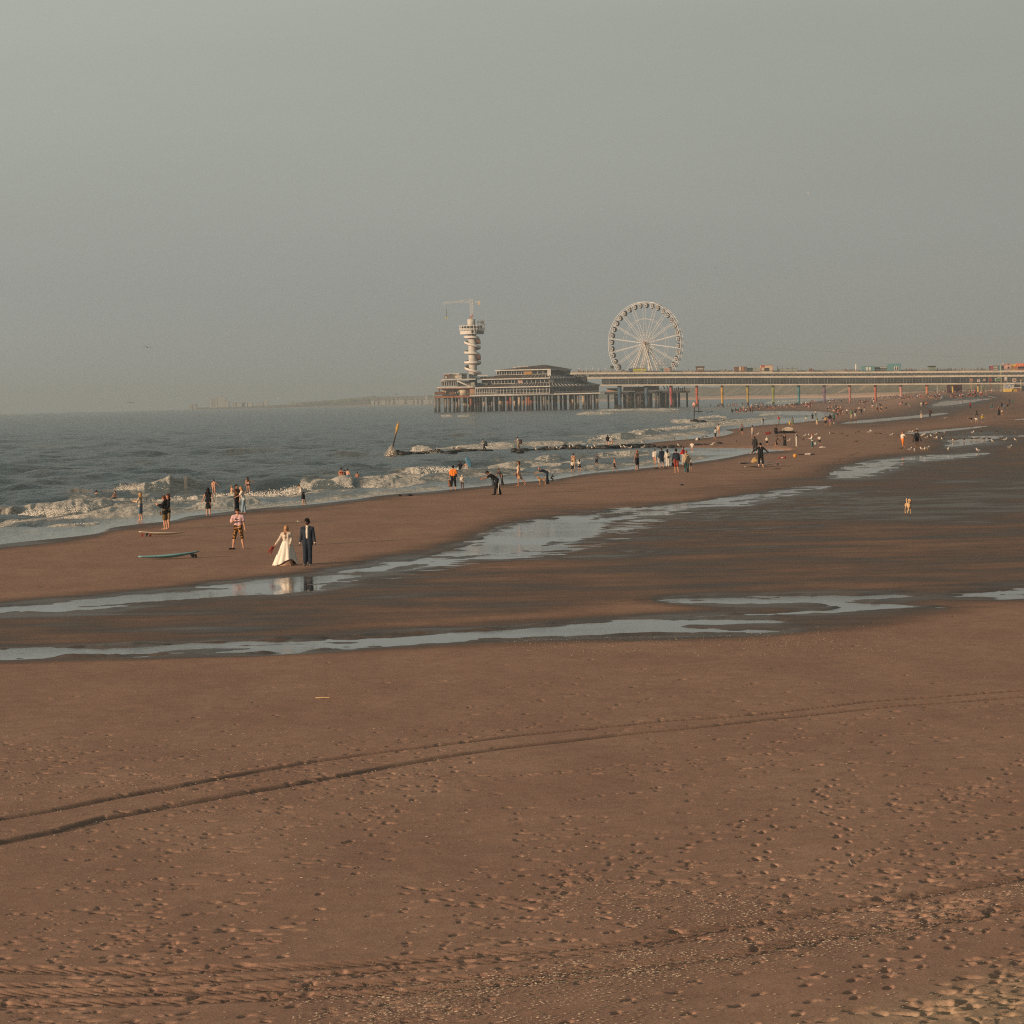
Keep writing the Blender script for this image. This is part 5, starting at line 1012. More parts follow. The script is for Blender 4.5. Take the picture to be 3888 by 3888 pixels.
def rafters(E, z0, Fp, z1, i, n, t0=0, t1=1, w=.34):
    mb = MB(); a, b_, c, d = [Vector((q[0], YP+q[1], z)) for q, z in ((E[i], z0), (E[i+1], z0), (Fp[i+1], z1), (Fp[i], z1))]
    for k in range(n+1):
        t = t0+(t1-t0)*k/n; mb.bar(a.lerp(b_, t)+Vector((0,-.1,.16)), d.lerp(c, t)+Vector((0,-.1,.16)), w, .3)
    return pt(mb, 'rafters', white)
rafters(E1, 12.4, F2x, 14.3, 1, 15); rafters(E2, 16.9, F3, 18.9, 1, 14); rafters(E1, 12.4, F2x, 14.3, 0, 13, .45, 1, .2); rafters(E2, 16.9, F3, 18.9, 0, 7, .6, 1, .16)
for E, z in ((E1, 12.4), (E2, 16.9), (E3, 21.6)):
    mb = MB()
    for i in (0, 1):
        a, c = E[i], E[i+1]; mb.bar((a[0], YP+a[1]-.3, z), (c[0], YP+c[1]-.3, z), .5, .55)
    pt(mb, 'eaves', white)
mb = MB(); ap = (Q(2068,30)[0], YP+30, 24.4)
e = [(q[0], YP+q[1], 21.75) for q in E3]
for i in range(5): mb.poly([e[i], e[(i+1) % 5], ap])
mb.poly(e[::-1]); pt(mb, 'top_roof', roofm)
mb = MB()
for i in range(9): pbox(mb, 1962+i*5, 1389-i*.2, 1965+i*5, 1393-i*.2, 22, 24)
pbox(mb, 1948, 1392, 1957, 1397, 18, 21); pt(mb, 'roof_vents', creamw)
mb = MB(); mb.box(Q(1828)[0], Q(2230)[0], YP+20, YP+50, 8.4, 18.5); mb.box(Q(1895,20)[0], Q(2150,20)[0], YP+16, YP+46, 18.5, 21.5); pt(mb, 'core', dkm)
# ---------- end block with terraces, left of the pavilion
mb = MB(); pbox(mb, 1676, 1475, 1783, 1504, 6, 30); pt(mb, 'ground_floor_wall', creamw)
mb = MB(); mb.tube((Xp(1757), YP+5, 8.4), (Xp(1757), YP+5, 12.8), 2.9, 2.9, 20); pt(mb, 'round_wall', creamw, smooth=True)
for x0, x1, y0, y1, m in ((1693,1697,1484,1503,brown),(1700,1703,1482,1503,dglass),(1722,1726,1478,1503,dkm),(1730,1735,1484,1504,dkm),(1779,1783,1476,1496,brown)):
    mb = MB(); pbox(mb, x0, y0, x1, y1, 1.6, 1.9); pt(mb, 'doorway', m)
for x0, x1 in ((1650,1690),(1704,1724)):
    mb = MB(); pbox(mb, x0, 1487, x1, 1499, .4, 3.2); pt(mb, 'awning_box', brown)
mb = MB(); pbox(mb, 1666, 1478, 1671, 1490, 2, 3); pt(mb, 'pillar', slate)
mb = MB(); pbox(mb, 1657, 1473, 1801, 1476, -.2, 34); pt(mb, 'terrace_slab', rustdeck)
mb = MB(); pbox(mb, 1659, 1468, 1795, 1472.6, -.3, 0.1); pt(mb, 'terrace_parapet', conc)
facade(Q(1675,4), Q(1735,4), Z(1705,1467), Z(1705,1447), 9, (), fr=white)
mb = MB(); pbox(mb, 1673, 1443, 1736, 1447.5, 3.4, 24); pt(mb, 'fascia', white)
mb = MB(); pbox(mb, 1736, 1447, 1786, 1468, 8, 30); pt(mb, 'upper_wall', mat('drab_wall', (.20,.17,.14), .8, .2, var=.3, vs=.6))  # dark brown-grey wall colour, lightly mottled
mb = MB(); mb.bar((Xp(1735,1446), YP+2, Z(1735,1446)), (Xp(1782,1467), YP+2, Z(1782,1467)), 2.0, .75); pt(mb, 'stair', white)
mb = MB(); mb.bar((Xp(1743,1441), YP+1, Z(1743,1441)), (Xp(1786,1461), YP+1, Z(1786,1461)), .1, .12); mb.bar((Xp(1743,1443.5), YP+1, Z(1743,1443.5)), (Xp(1786,1463.5), YP+1, Z(1786,1463.5)), .1, .08); pt(mb, 'handrail', steel)
mb = MB(); pbox(mb, 1677, 1438.5, 1806, 1443, 1.2, 32); pt(mb, 'terrace_slab', conc)
railing(Xp(1677), Xp(1790), Z(1733,1438.5), 1.4, 1.15, 1.4); railing(Xp(1660), Xp(1800), Z(1730,1468), 0, 1.0, 1.8)
mb = MB(); pbox(mb, 1787, 1452, 1802, 1470, 1, 6); pt(mb, 'panel_wall', mat('pale_green_panel', (.36,.38,.30), .7, .2, var=.1)); mb = MB(); pbox(mb, 1784, 1474, 1804, 1503.5, 1, 4); pt(mb, 'tan_wall', mat('tan_wall', (.42,.27,.17), .8, .2, var=.2, vs=.6))
mb = MB(); pbox(mb, 1804, 1453, 1852, 1470, 5, 12); pt(mb, 'grey_wall', slate)
for x0, x1, y0, y1, d, m, nm in ((1685,1707,1421,1437,5,brown,'timber_hut'),(1707,1741,1420,1436,7,creamw,'pavement_cafe'),(1736,1752,1425,1440,3,conc,'white_kiosk'),(1741,1771,1420,1439,8,slate,'grey_hut')):
    mb = MB(); pbox(mb, x0, y0, x1, y1, d, d+7); o = pt(mb, nm, m); mb = MB(); pbox(mb, x0-2, y0-2.5, x1+2, y0+.3, d-.8, d+8); pt(mb, 'flat_roof', white if m is not slate else slate)
mb = MB(); pbox(mb, 1690, 1429, 1696, 1436, 4.4, 4.9); pt(mb, 'board', white)
mb = MB(); pbox(mb, 1790, 1429, 1822, 1440, 9, 16); pt(mb, 'teal_wall', mat('teal_wall', (.13,.20,.22), .7)); mb = MB(); pbox(mb, 1816, 1431, 1850, 1441, 12, 18); pt(mb, 'bar_counter', mat('bar_counter', (.34,.22,.17), .8, var=.3))
mb = MB(); pbox(mb, 1815, 1424, 1851, 1427, 9, 17); 
for x in (1818, 1834, 1849): pbox(mb, x, 1426, x+.8, 1441, 10, 10.2)
pt(mb, 'canopy', white)
# ---------- bungee tower
tw = empty('lookout_tower', (Xp(1792,1350), YP+16, 14)); tag(tw, 'white round lookout tower with a spiral stair and a lattice crane on top', 'tower')
TX, TD = Xp(1793,1340), 16
def tpt(mb, name, m, smooth=False): return pt(mb, name, m, tw, smooth)
def tz(y): return Z(1792, y)
mb = MB(); mb.tube((TX, YP+TD, 14), (TX, YP+TD, tz(1266)), 2.2, 2.2, 28); tpt(mb, 'shaft', conc, True)
mb = MB(); mb.tube((TX-.3, YP+TD, tz(1236)), (TX-.3, YP+TD, tz(1209)), 2.15, 2.15, 24); tpt(mb, 'upper_drum', conc, True)
PR = 6.65
mb = MB(); mb.tube((TX, YP+TD, tz(1267)), (TX, YP+TD, tz(1253)), PR*.965, PR, 24); plat = tpt(mb, 'platform', white)
mb = MB(); mb.tube((TX, YP+TD, tz(1253)), (TX, YP+TD, tz(1251)), PR*.7, PR*.7, 24); mb.tube((TX, YP+TD, tz(1243.5)), (TX, YP+TD, tz(1237)), PR*.86, PR*.86, 24); tpt(mb, 'gallery', dkm)
mb = MB(); 
for i in range(22):
    a = 2*math.pi*i/22; X, Y = TX+PR*math.cos(a), YP+TD+PR*math.sin(a); mb.tube((X, Y, tz(1253)), (X, Y, tz(1230)), .16, .16, 6)
tpt(mb, 'gallery_posts', white)
mb = MB()
for y in (1245, 1249, 1235):
    for i in range(24):
        a, c = 2*math.pi*i/24, 2*math.pi*(i+1)/24; mb.bar((TX+PR*math.cos(a), YP+TD+PR*math.sin(a), tz(y)), (TX+PR*math.cos(c), YP+TD+PR*math.sin(c), tz(y)), .16, .30)
tpt(mb, 'gallery_rails', white)
mb = MB()
for x0, x1, y0, y1 in ((1810,1837,1215,1217),(1810,1837,1221,1222),(1810,1837,1226,1228)): pbox(mb, x0, y0, x1, y1, TD-3, TD+3)
for x in (1810, 1817, 1824, 1831, 1836.3): pbox(mb, x, 1209, x+.6, 1230, TD-3, TD-2.9)
pbox(mb, 1825, 1216, 1837, 1225, TD-2.5, TD+2.5); pbox(mb, 1836, 1229, 1845, 1230, TD, TD+.2); tpt(mb, 'jump_cage', steel)
# lettering round the platform
fc = bpy.data.curves.new('f', 'FONT')
for ch, xx in (('B',1793),('U',1808),('N',1818.5),('G',1828),('Y',1833.8)):
    fc.body = ch; fc.size = 2.35; fc.align_x = 'CENTER'; fc.extrude = .05; fc.offset = .085
    fo = bpy.data.objects.new('x', fc); COL.objects.link(fo); dg = bpy.context.evaluated_depsgraph_get(); dg.update()
    me = bpy.data.meshes.new_from_object(fo.evaluated_get(dg)); bpy.data.objects.remove(fo)
    s = max(-.985, min(.985, (Xp(xx, 1259)-TX)/(PR*1.0))); th = math.asin(s)
    o = bpy.data.objects.new('letter', me); COL.objects.link(o); me.materials.clear(); me.materials.append(mat('black_letters', (.02,.02,.022), .6))
    o.matrix_world = Matrix.Translation((TX+math.sin(th)*(PR+.06), YP+TD-math.cos(th)*(PR+.06), tz(1265.2))) @ Matrix.Rotation(th, 4, 'Z') @ Matrix.Rotation(R(90), 4, 'X')
    mw = o.matrix_world.copy(); o.parent = tw; o.matrix_parent_inverse = Matrix.Translation(-tw.location); o.matrix_basis = mw
# spiral stair: knots (angle, photo row); 180 = picture left, 0 = picture right, camera side passes at 270
kn = [(180,1281),(270,1281.5),(315,1283),(360,1304),(450,1301),(540,1298),(630,1312),(675,1319),(720,1319),(810,1330),(900,1340),(990,1342),(1040,1346),(1080,1362),(1170,1370),(1260,1378),(1350,1378.5),(1440,1378),(1530,1388),(1620,1398),(1710,1410),(1760,1418),(1800,1420)]
def srow(a): return float(np.interp(a, [k[0] for k in kn], [k[1] for k in kn]))
wall, tread = [], []
for i in range(181):
    a = 180+1620*i/180; y = srow(a); t = R(a if True else a); z = tz(y)
    # increasing angle: left -> camera side -> right -> behind
    X, Y = math.cos(t), -math.sin(t)*-1
    cx, cy = math.cos(t), math.sin(t)
    ro, ri = 4.5, 2.1
    P0 = lambda r, zz: (TX+cx*r, YP+TD+cy*r, zz)
    wall.append([P0(ro-.1, z), P0(ro+.02, z), P0(ro+.02, z+1.15), P0(ro-.1, z+1.15)]); tread.append([P0(ri, z-.25), P0(ro, z-.25), P0(ro, z+.02), P0(ri, z+.02)])
mb = MB(); mb.rings(wall); tpt(mb, 'stair_parapet', white); mb = MB(); mb.rings(tread); tpt(mb, 'spiral_stair', brown)
# crane: mast, jib, counterweight
def lattice(mb, p, q, w, n, r=.07):
    p, q = Vector(p), Vector(q); d = (q-p).normalized(); a = d.cross(Vector((0,1,0))); a = (a if a.length > .1 else Vector((1,0,0))).normalized(); b = d.cross(a)
    cs = [a*w/2+b*w/2, a*w/2-b*w/2, -a*w/2-b*w/2, -a*w/2+b*w/2]
    for c in cs: mb.bar(p+c, q+c, r*2)
    for i in range(n):
        u, v = p.lerp(q, i/n), p.lerp(q, (i+1)/n)
        for k in range(4):
            mb.bar(u+cs[k], v+cs[(k+1) % 4], r*1.3); mb.bar(u+cs[k], u+cs[(k+1) % 4], r*1.3)
mx_ = Xp(1789,1170)
mb = MB(); lattice(mb, (mx_, YP+TD, tz(1209)), (mx_, YP+TD, tz(1131)), 1.5, 8, .085); tpt(mb, 'crane_mast', white)
mb = MB()
jz = [(1680,1149.5),(1700,1146),(1740,1142),(1789,1142.5),(1812,1144.5)]
for (xa, ya), (xb, yb) in zip(jz[:-1], jz[1:]): lattice(mb, (Xp(xa,1145), YP+TD, Z(xa, ya)), (Xp(xb,1145), YP+TD, Z(xb, yb)), .85, max(2, int((xb-xa)/7)), .04)
mb.bar((mx_, YP+TD, tz(1131)), (Xp(1735,1140), YP+TD, Z(1735,1140)), .07); mb.bar((mx_, YP+TD, tz(1131)), (Xp(1812,1143), YP+TD, Z(1812,1143)), .07); tpt(mb, 'crane_jib', white)
mb = MB(); pbox(mb, 1813, 1140, 1822, 1154, TD-.6, TD+.6); tpt(mb, 'counterweight', creamw)
mb = MB(); pbox(mb, 1789, 1189, 1796, 1198, TD-1, TD+1); pbox(mb, 1782, 1197, 1790, 1209, TD-1.2, TD+1.2); tpt(mb, 'winch', mat('winch_rust', (.35,.22,.17), .8))
mb = MB(); bx_ = Xp(1692,1180)
mb.tube((bx_, YP+TD, Z(1691,1151)), (bx_, YP+TD, Z(1692,1171)), .03, .03, 4); rope = mb.build('jump_basket', steel)
mb = MB(); mb.bar((bx_, YP+TD, Z(1692,1171)), (bx_, YP+TD, Z(1692,1204)), .22)
o = mb.build('hanger', dkm, rope)
mb = MB(); pbox(mb, 1686, 1202.5, 1698, 1206.5, TD-.8, TD+.8); o = mb.build('tray', mat('basket_yellow', (.46,.46,.18), .7), rope)
mb = MB()
for sx in (-1, 1): mb.bar((bx_+sx*.75, YP+TD, Z(1692,1203)), (bx_+sx*.6, YP+TD, Z(1692,1184)), .08)
mb.bar((bx_-.62, YP+TD, Z(1692,1184)), (bx_+.62, YP+TD, Z(1692,1184)), .08); mb.build('basket_frame', mat('basket_frame', (.35,.34,.16), .7), rope)
tag(rope, 'yellow jump basket hanging in the air from the end of the crane jib', 'basket')
mb = MB(); pts = [W(1838,1212,16)]+[W(x, y, 16) for x, y in ((2000,1226),(2200,1245),(2500,1290),(2800,1312),(3200,1336),(3500,1347),(3700,1354),(4000,1362))]; mb.path(pts, .03, 4); zl = mb.build('zip_line', steel); tag(zl, 'thin zip line cable running from the tower over the pier', 'cable')
# ---------- ferris wheel
AX = Vector((math.sin(R(32)), math.cos(R(32)), 0)); HX = Vector((math.cos(R(32)), -math.sin(R(32)), 0)); UP = Vector((0,0,1))
WC = W(2451,1301,26)*1.0; WC = Vector((Xp(2451,1301)*(YP+26)/YP, YP+26, Z(2451,1301))); RW = 22.6; WW = 3.0
fw = empty('ferris_wheel', (WC.x, WC.y, 8)); tag(fw, 'tall white observation wheel with rows of dark cabins behind the pier deck', 'ferris wheel')
wm = mat('wheel_paint', (.60,.585,.56), .55, .4, var=.08, vs=.5); 
def wp(mb, name, m, smooth=False): return pt(mb, name, m, fw, smooth)
def rimp(a, r, s): return WC + HX*(r*math.sin(a)) + UP*(r*math.cos(a)) + AX*(s*WW/2)
for s in (-1, 1):
    mb = MB()
    for i in range(72): mb.bar(rimp(R(i*5), RW, s), rimp(R(i*5+5), RW, s), .24, .26, up=AX)
    wp(mb, 'rim', wm)
mb = MB()
for i in range(36):
    mb.bar(rimp(R(i*10+5), RW, -1), rimp(R(i*10+5), RW, 1), .16)
    for s in (-1, 1): mb.bar(rimp(R(i*10), RW*.965, s), rimp(R(i*10+10), RW*.965, s), .10)
wp(mb, 'rim_ties', wm)
for i in range(18):
    for s in (-1, 1):
        mb = MB(); a = R(i*20-1.5); p, q = rimp(a, 1.2, s*.9), rimp(a, RW*.985, s); tan = (HX*math.cos(a)-UP*math.sin(a))*.13
        mb.bar(p+tan, q+tan, .07); mb.bar(p-tan, q-tan, .07)
        for k in range(1, 14): mb.bar(p.lerp(q, k/14)+tan, p.lerp(q, (k+.5)/14)-tan, .05)
        if i in (9, 8) and False: continue
        wp(mb, 'spoke', wm)
for rr in (.60, .21):
    for s in (-1, 1):
        mb = MB()
        for i in range(18): mb.bar(rimp(R(i*20-1.5), RW*rr, s*.95), rimp(R(i*20+18.5), RW*rr, s*.95), .09)
        wp(mb, 'brace_ring', wm)
mb = MB(); mb.tube(WC-AX*2.4, WC+AX*2.4, .8, .8, 14); mb.tube(WC-AX*2.1, WC-AX*1.3, 1.15, 1.15, 14); mb.tube(WC+AX*1.3, WC+AX*2.1, 1.15, 1.15, 14); wp(mb, 'hub', mat('hub_grey', (.30,.25,.23), .7), True)
def cabin(c):
    g = MB(); g.capsule(c-UP*.25, c+UP*.35, 1.18, 1.18, 10); o = wp(g, 'cabin', dglass, True)
    f = MB(); fx = -HX*1.04*0
    for dx, dz in ((-1,-1),(1,-1),(1,1),(-1,1)): pass
    cn = c - AX*1.16; a = HX*.62; u = UP*.72
    P4 = [cn-a-u, cn+a-u, cn+a+u*.9, cn-a+u*.9]
    for i in range(4): f.bar(P4[i], P4[(i+1) % 4], .20, .16, up=AX)
    f.bar(cn-u, cn+u*.9, .14); f.bar(c+UP*1.2, c+UP*1.75, .2)
    q = f.build('cabin_frame', white, None); q.parent = o; return o
for i in range(36):
    a = R(i*10+3.8); c = WC + HX*(RW*.925*math.sin(a)) + UP*(RW*.925*math.cos(a)-.25)
    if c.z < WC.z-RW*.80: continue
    cabin(c)
for fx_, s in ((-1, -1), (1, -1), (-1, 1), (1, 1)):
    mb = MB(); foot_ = Vector((WC.x, WC.y, 9.5)) + HX*(fx_*9.6) + AX*(s*5.2)
    for o_ in (-.9, .9):
        top = WC+AX*(s*2.2)+HX*o_*.4; mb.tube(top, foot_+HX*o_*1.2, .24, .30, 8)
    for k in range(7):
        t = .2+.1*k; top = WC+AX*(s*2.2); q = top.lerp(foot_, t); mb.bar(q-HX*(.3+t*.9), q+HX*(.3+t*.9), .12)
    wp(mb, 'support_leg', wm, True)
mb = MB(); mb.tube(WC+AX*2.4-UP*3, Vector((WC.x, WC.y, 10))+AX*4.5, .45, .6, 8); lattice(mb, WC-AX*1.5-UP*2, Vector((WC.x, WC.y, 10))-AX*2, 1.6, 8, .07); wp(mb, 'mid_mast', wm)
# ---------- wheel island
isl = empty('pier_island', (Xp(2465), YP+10, 0)); tag(isl, 'dark platform on piles under the observation wheel', 'platform')
mb = MB(); mb.box(Xp(2306,1490), Xp(2624,1490), YP+9, YP+46, 7.4, 8.5); pt(mb, 'deck', mat('dark_deck', (.055,.055,.058), .8), isl)
for x in (2310,2336,2343,2370,2378,2384,2394,2404,2416,2425,2432,2440,2447,2455,2463,2473,2490,2500,2510,2518,2528,2535,2548,2558,2566,2578,2609):
    mb = MB(); d = rp_.choice([11, 14, 22, 30, 38]); xx = Xp(x,1520)*(YP+d)/YP; r = .5 if x in (2310, 2609) else rp_.uniform(.5, .95); mb.tube((xx, YP+d, -2.5), (xx, YP+d, 7.6), r, r, 10); pt(mb, 'pile', pdark if x not in (2343,) else pgrey, isl, True)
for x0, x1, y0, y1, d, m, nm in ((2309,2354,1475,1486,14,mat('salmon_wall',(.50,.28,.19),.8),'hut'),(2370,2415,1470,1485,13,creamw,'hut'),(2416,2465,1470,1489,11,brown,'hut'),(2458,2508,1467,1482,15,mat('tent_salmon',(.52,.30,.22),.8,col2=(.5,.45,.4),vs=.4),'market_tent')):
    mb = MB(); pbox(mb, x0, y0, x1, y1, d, d+6); o = pt(mb, nm, m, isl); mb = MB(); pbox(mb, x0-1, y0-1.5, x1+1, y0, d-.5, d+7); q = mb.build('flat_roof', steel); q.parent = o
mb = MB()
for i in range(34):
    X = Xp(2500+i*3.6, 1480); mb.box(X-.04, X+.04, YP+9.1, YP+9.2, 8.5, 9.9); 
for z in (9.0, 9.45, 9.9): mb.box(Xp(2498,1480), Xp(2622,1480), YP+9.05, YP+9.25, z-.05, z+.05)
for i in range(9): X = Xp(2540+i*8, 1478); mb.box(X, X+.5, YP+14, YP+15, 8.5, 9.8+.5*(i % 3))
pt(mb, 'railing', steel, isl)
# ---------- two level pier
pr = empty('pier_walkway', (Xp(3000), YP, 0)); tag(pr, 'long two level pier walkway on coloured round pillars with a glazed lower gallery', 'pier')
XL, XR = 2165, 4800
def lin(x, tab): return float(np.interp(x, [t[0] for t in tab], [t[1] for t in tab])) if x <= tab[-1][0] else tab[-1][1]+(tab[-1][1]-tab[-2][1])/(tab[-1][0]-tab[-2][0])*(x-tab[-1][0])
UT = [(2172,1414.7),(2600,1412.6),(3300,1410.8),(3888,1406)]; UB = [(2172,1421.5),(2600,1419),(3300,1417.4),(3888,1413.2)]
MT = [(2230,1431.5),(2600,1428.8),(3300,1427.6),(3888,1423)]; MBt = [(2230,1438.5),(2600,1435),(3300,1434),(3888,1430)]
LT = [(2288,1460),(2600,1458.5),(3300,1457),(3888,1452.6)]; LB = [(2288,1465),(2600,1463.8),(3300,1462.2),(3888,1457.8)]
def girder(x0, x1, TT_, BB_, d0, d1, name, m, seg=140):
    mb = MB(); n = int((x1-x0)/seg)+1
    for i in range(n):
        a, c = x0+(x1-x0)*i/n, x0+(x1-x0)*(i+1)/n
        A, B, Cc, D = W(a, lin(a, BB_), d0), W(c, lin(c, BB_), d0), W(c, lin(c, TT_), d0), W(a, lin(a, TT_), d0)
        dd = Vector((0, d1-d0, 0)); mb.hexa([A, B, B+dd, A+dd], [D, Cc, Cc+dd, D+dd])
    return pt(mb, name, m, pr)
girder(XL, XR, UT, UB, 0, .5, 'upper_girder', beam); girder(XL, XR, UT, UB, 7.5, 8, 'upper_girder', beam); girder(2230, XR, MT, MBt, -.6, 0, 'middle_girder', beam); girder(2280, XR, LT, LB, -.4, .3, 'lower_girder', beam)
DKT = [(x, y+.8) for x, y in UT]; DKB = [(x, y+3) for x, y in UT]; girder(XL, XR, DKT, DKB, .5, 7.5, 'upper_deck', dkm)
girder(2230, XR, [(x, y+2) for x, y in MT], [(x, y+4.5) for x, y in MT], 0, 8, 'gallery_ceiling', dkm); girder(2230, XR, [(x, y+1.5) for x, y in LT], [(x, y+4.5) for x, y in LT], .3, 8, 'gallery_floor', dkm)
gt_ = mat('gallery_glass', (.035,.040,.042), .12, .5, var=.7, vs=.12)
P(gt_).inputs['Alpha'].default_value = .80
girder(2285, 3925, [(x, y-.3) for x, y in MBt], [(x, y+.2) for x, y in LT], .35, .40, 'gallery_glazing', gt_)
mb = MB(); rg = random.Random(5)
x = 2290.0
while x < 3950:
    w_ = rg.uniform(6, 40); hfr = rg.choice([.35, .5, .8, 1.0, 1.0, .25])
    yb, yt = lin(x, LT), lin(x, MBt)
    if not (2715 < x < 2760 or 3025 < x < 3045): 
        A = W(x, yb, 2.5+rg.random()*4); B = W(x+w_, yb-(yb-yt)*hfr, 3); mb.box(A.x, B.x, A.y, A.y+1.2, A.z, B.z)
    x += w_+rg.uniform(0, 8)
pt(mb, 'gallery_fittings', mat('gallery_fittings', (.022,.022,.024), .8, .2, vs=.2, col2=(.075,.075,.07)), pr)
mb = MB(); x = 2290.0
while x < 3950: mb.bar(W(x, lin(x, LT), .2), W(x, lin(x, MBt), .2), .10 if int(x/12) % 3 else .2); x += 12
for k in (.35, .68): 
    for i in range(12): a, c = 2290+138*i, 2290+138*(i+1); mb.bar(W(a, lin(a, LT)*(1-k)+lin(a, MBt)*k, .2), W(c, lin(c, LT)*(1-k)+lin(c, MBt)*k, .2), .09)
pt(mb, 'gallery_mullions', steel, pr)
mb = MB(); x = 2176.0; k = 0
for d in (.25, 7.7):
    x = 2176.0; k = 0
    while x < 3960:
        a, c = (lin(x, UB), lin(x+9, MT)) if k % 2 else (lin(x, MT), lin(x+9, UB)); mb.bar(W(x, a, d), W(x+9, c, d), .16); x += 9; k += 1
        if k % 3 == 0: mb.bar(W(x, lin(x, UB), d), W(x, lin(x, MT), d), .14)
for k in (.3, .65):
    for i in range(12): a, c = 2240+144*i, 2240+144*(i+1); mb.bar(W(a, lin(a, UB)*(1-k)+lin(a, MT)*k, .1), W(c, lin(c, UB)*(1-k)+lin(c, MT)*k, .1), .10)
pt(mb, 'truss', steel, pr)
girder(2235, XR, [(x, y+.5) for x, y in UB], [(x, y-.6) for x, y in MT], 4, 4.1, 'truss_mesh', mat('mesh_screen', (.12,.125,.11), .8, .2, vs=.1, col2=(.20,.20,.17)))
P(MATS['mesh_screen']).inputs['Alpha'].default_value = .72
mb = MB(); x = 2176.0
while x < 3960: mb.bar(W(x, lin(x, UT)+.3, .2), W(x, lin(x, UT)-7.2, .2), .09); x += 10.5
for k in (2.4, 4.8, 7.2):
    for i in range(13): a, c = 2176+137*i, 2176+137*(i+1); mb.bar(W(a, lin(a, UT)-k, .2), W(c, lin(c, UT)-k, .2), .13 if k > 7 else .06)
pt(mb, 'deck_railing', steel, pr)
girder(2176, 3960, [(x, y-6) for x, y in UT], [(x, y-.5) for x, y in UT], 7.7, 7.75, 'railing_panels', mat('railing_panels', (.40,.33,.27), .8, .2, vs=.15, col2=(.26,.25,.22)))
P(MATS['railing_panels']).inputs['Alpha'].default_value = .6
for x, w_, col, lab in ((2353,15,(.045,.12,.20),'deep blue pillar'),(2455,15,(.06,.11,.18),'slate blue pillar'),(2548,11,(.42,.07,.08),'crimson pillar'),(2646,9.5,(.62,.12,.05),'red orange pillar'),(2742,9.5,(.62,.35,.05),'amber pillar'),(2839,9.5,(.45,.33,.05),'mustard pillar'),(2936,9.5,(.28,.33,.07),'lime pillar'),(3033,10,(.05,.25,.30),'turquoise pillar'),(3130,10,(.20,.12,.22),'violet pillar'),(3227,10.5,(.48,.20,.17),'dusty rose pillar'),(3324,10.5,(.52,.14,.07),'brick red pillar'),(3421,10.5,(.65,.33,.27),'salmon pillar'),(3520,11,(.62,.24,.09),'orange pillar'),(3618,8,(.70,.45,.10),'bright yellow pillar'),(3715,9,(.66,.45,.10),'yellow pillar beside the sign poles'),(3813,9,(.60,.42,.10),'yellow pillar above the yellow slide'),(3914,9,(.6,.4,.1),'yellow pillar')):
    col = tuple(v*.78+.02 for v in col); X = Xp(x, 1500)*(YP+4)/YP; r = w_*.1417/2; zt = Z(x, lin(x, LB))+.5; m = band_mat('pillar_%d_%d_%d' % tuple(int(v*99) for v in col), col, (.035,.035,.04) if x < 2970 else tuple(v*.8 for v in col), 1.4, .5)
    zb = max(-2.5, float(base_height(np.array([[X]]), np.array([[YP+4.]]))[0][0,0])-1); mid = zb+(zt-zb)*.52
    mb = MB(); mb.tube((X, YP+4, zb), (X, YP+4, mid), r*.86, r*.86, 16); mb.tube((X, YP+4, mid), (X, YP+4, mid+.6), r*.86, r*1.04, 16, cap=False); mb.tube((X, YP+4, mid+.6), (X, YP+4, zt-1.0), r*1.04, r*1.04, 16); mb.tube((X, YP+4, zt-1.0), (X, YP+4, zt), r*1.2, r*1.2, 16)
    o = pt(mb, 'pillar', m, pr, True); o['label'] = lab
for x in (2200,2227,2251,2273,2299):
    mb = MB(); a = W(x, lin(x, UT), 5); mb.tube(a, a+Vector((0,0,3.4)), .09, .06, 6); mb.box(a.x-.3, a.x+.3, a.y-.1, a.y+.1, a.z+2.0, a.z+2.25)
    o = mb.build('lamp_post', white); tag(o, 'slim white lamp post on the upper deck beside the pavilion', 'lamp post', 'lamp posts along the upper deck')
# ---------- stalls and buildings on the upper deck
def deck_y(x): return lin(x, UT)
def stall(name, label, cat, x0, x1, ytop, m, dep=(1.5, 6), roof=None, rh=2.0, parts=(), frame=None):
    yb = deck_y((x0+x1)/2)+.2; o = empty(name, (Xp((x0+x1)/2, yb), YP+dep[0], Z((x0+x1)/2, yb))); tag(o, label, cat)
    if m: mb = MB(); pbox(mb, x0, ytop, x1, yb, *dep); pt(mb, 'walls', m, o)
    if roof: mb = MB(); pbox(mb, x0-2, ytop-rh, x1+2, ytop, dep[0]-.5, dep[1]+.5); pt(mb, 'roof', roof, o)
    for (a, b_, c, d, mm, nm) in parts: mb = MB(); pbox(mb, a, b_, c, d, dep[0]-.15, dep[0]+.1); pt(mb, nm, mm, o)
    if frame:
        for fx0, fx1, fy0, fy1, nx_, ny_ in frame:
            mb = MB()
            for i in range(nx_+1):
                X = fx0+(fx1-fx0)*i/nx_
                for dd in (dep[0], dep[1]): pbox(mb, X-.35, fy0, X+.35, fy1, dd, dd+.12)
            for j in range(ny_+1):
                Yy = fy0+(fy1-fy0)*j/ny_
                for dd in (dep[0], dep[1]): pbox(mb, fx0, Yy-.3, fx1, Yy+.3, dd, dd+.12)
            pt(mb, 'frame', steel, o)
    return o
blue = mat('stall_blue', (.06,.085,.16), .7); lime = mat('stall_lime', (.42,.42,.05), .7, var=.15, vs=.6); tealp = mat('stall_teal', (.11,.26,.29), .7, var=.12); pinkp = mat('stall_pink', (.55,.33,.28), .7, var=.2, vs=1); redp = mat('stall_red', (.42,.10,.08), .7, var=.2); orange = mat('stall_orange', (.62,.17,.06), .7); yell = mat('stall_yellow', (.60,.38,.08), .7)
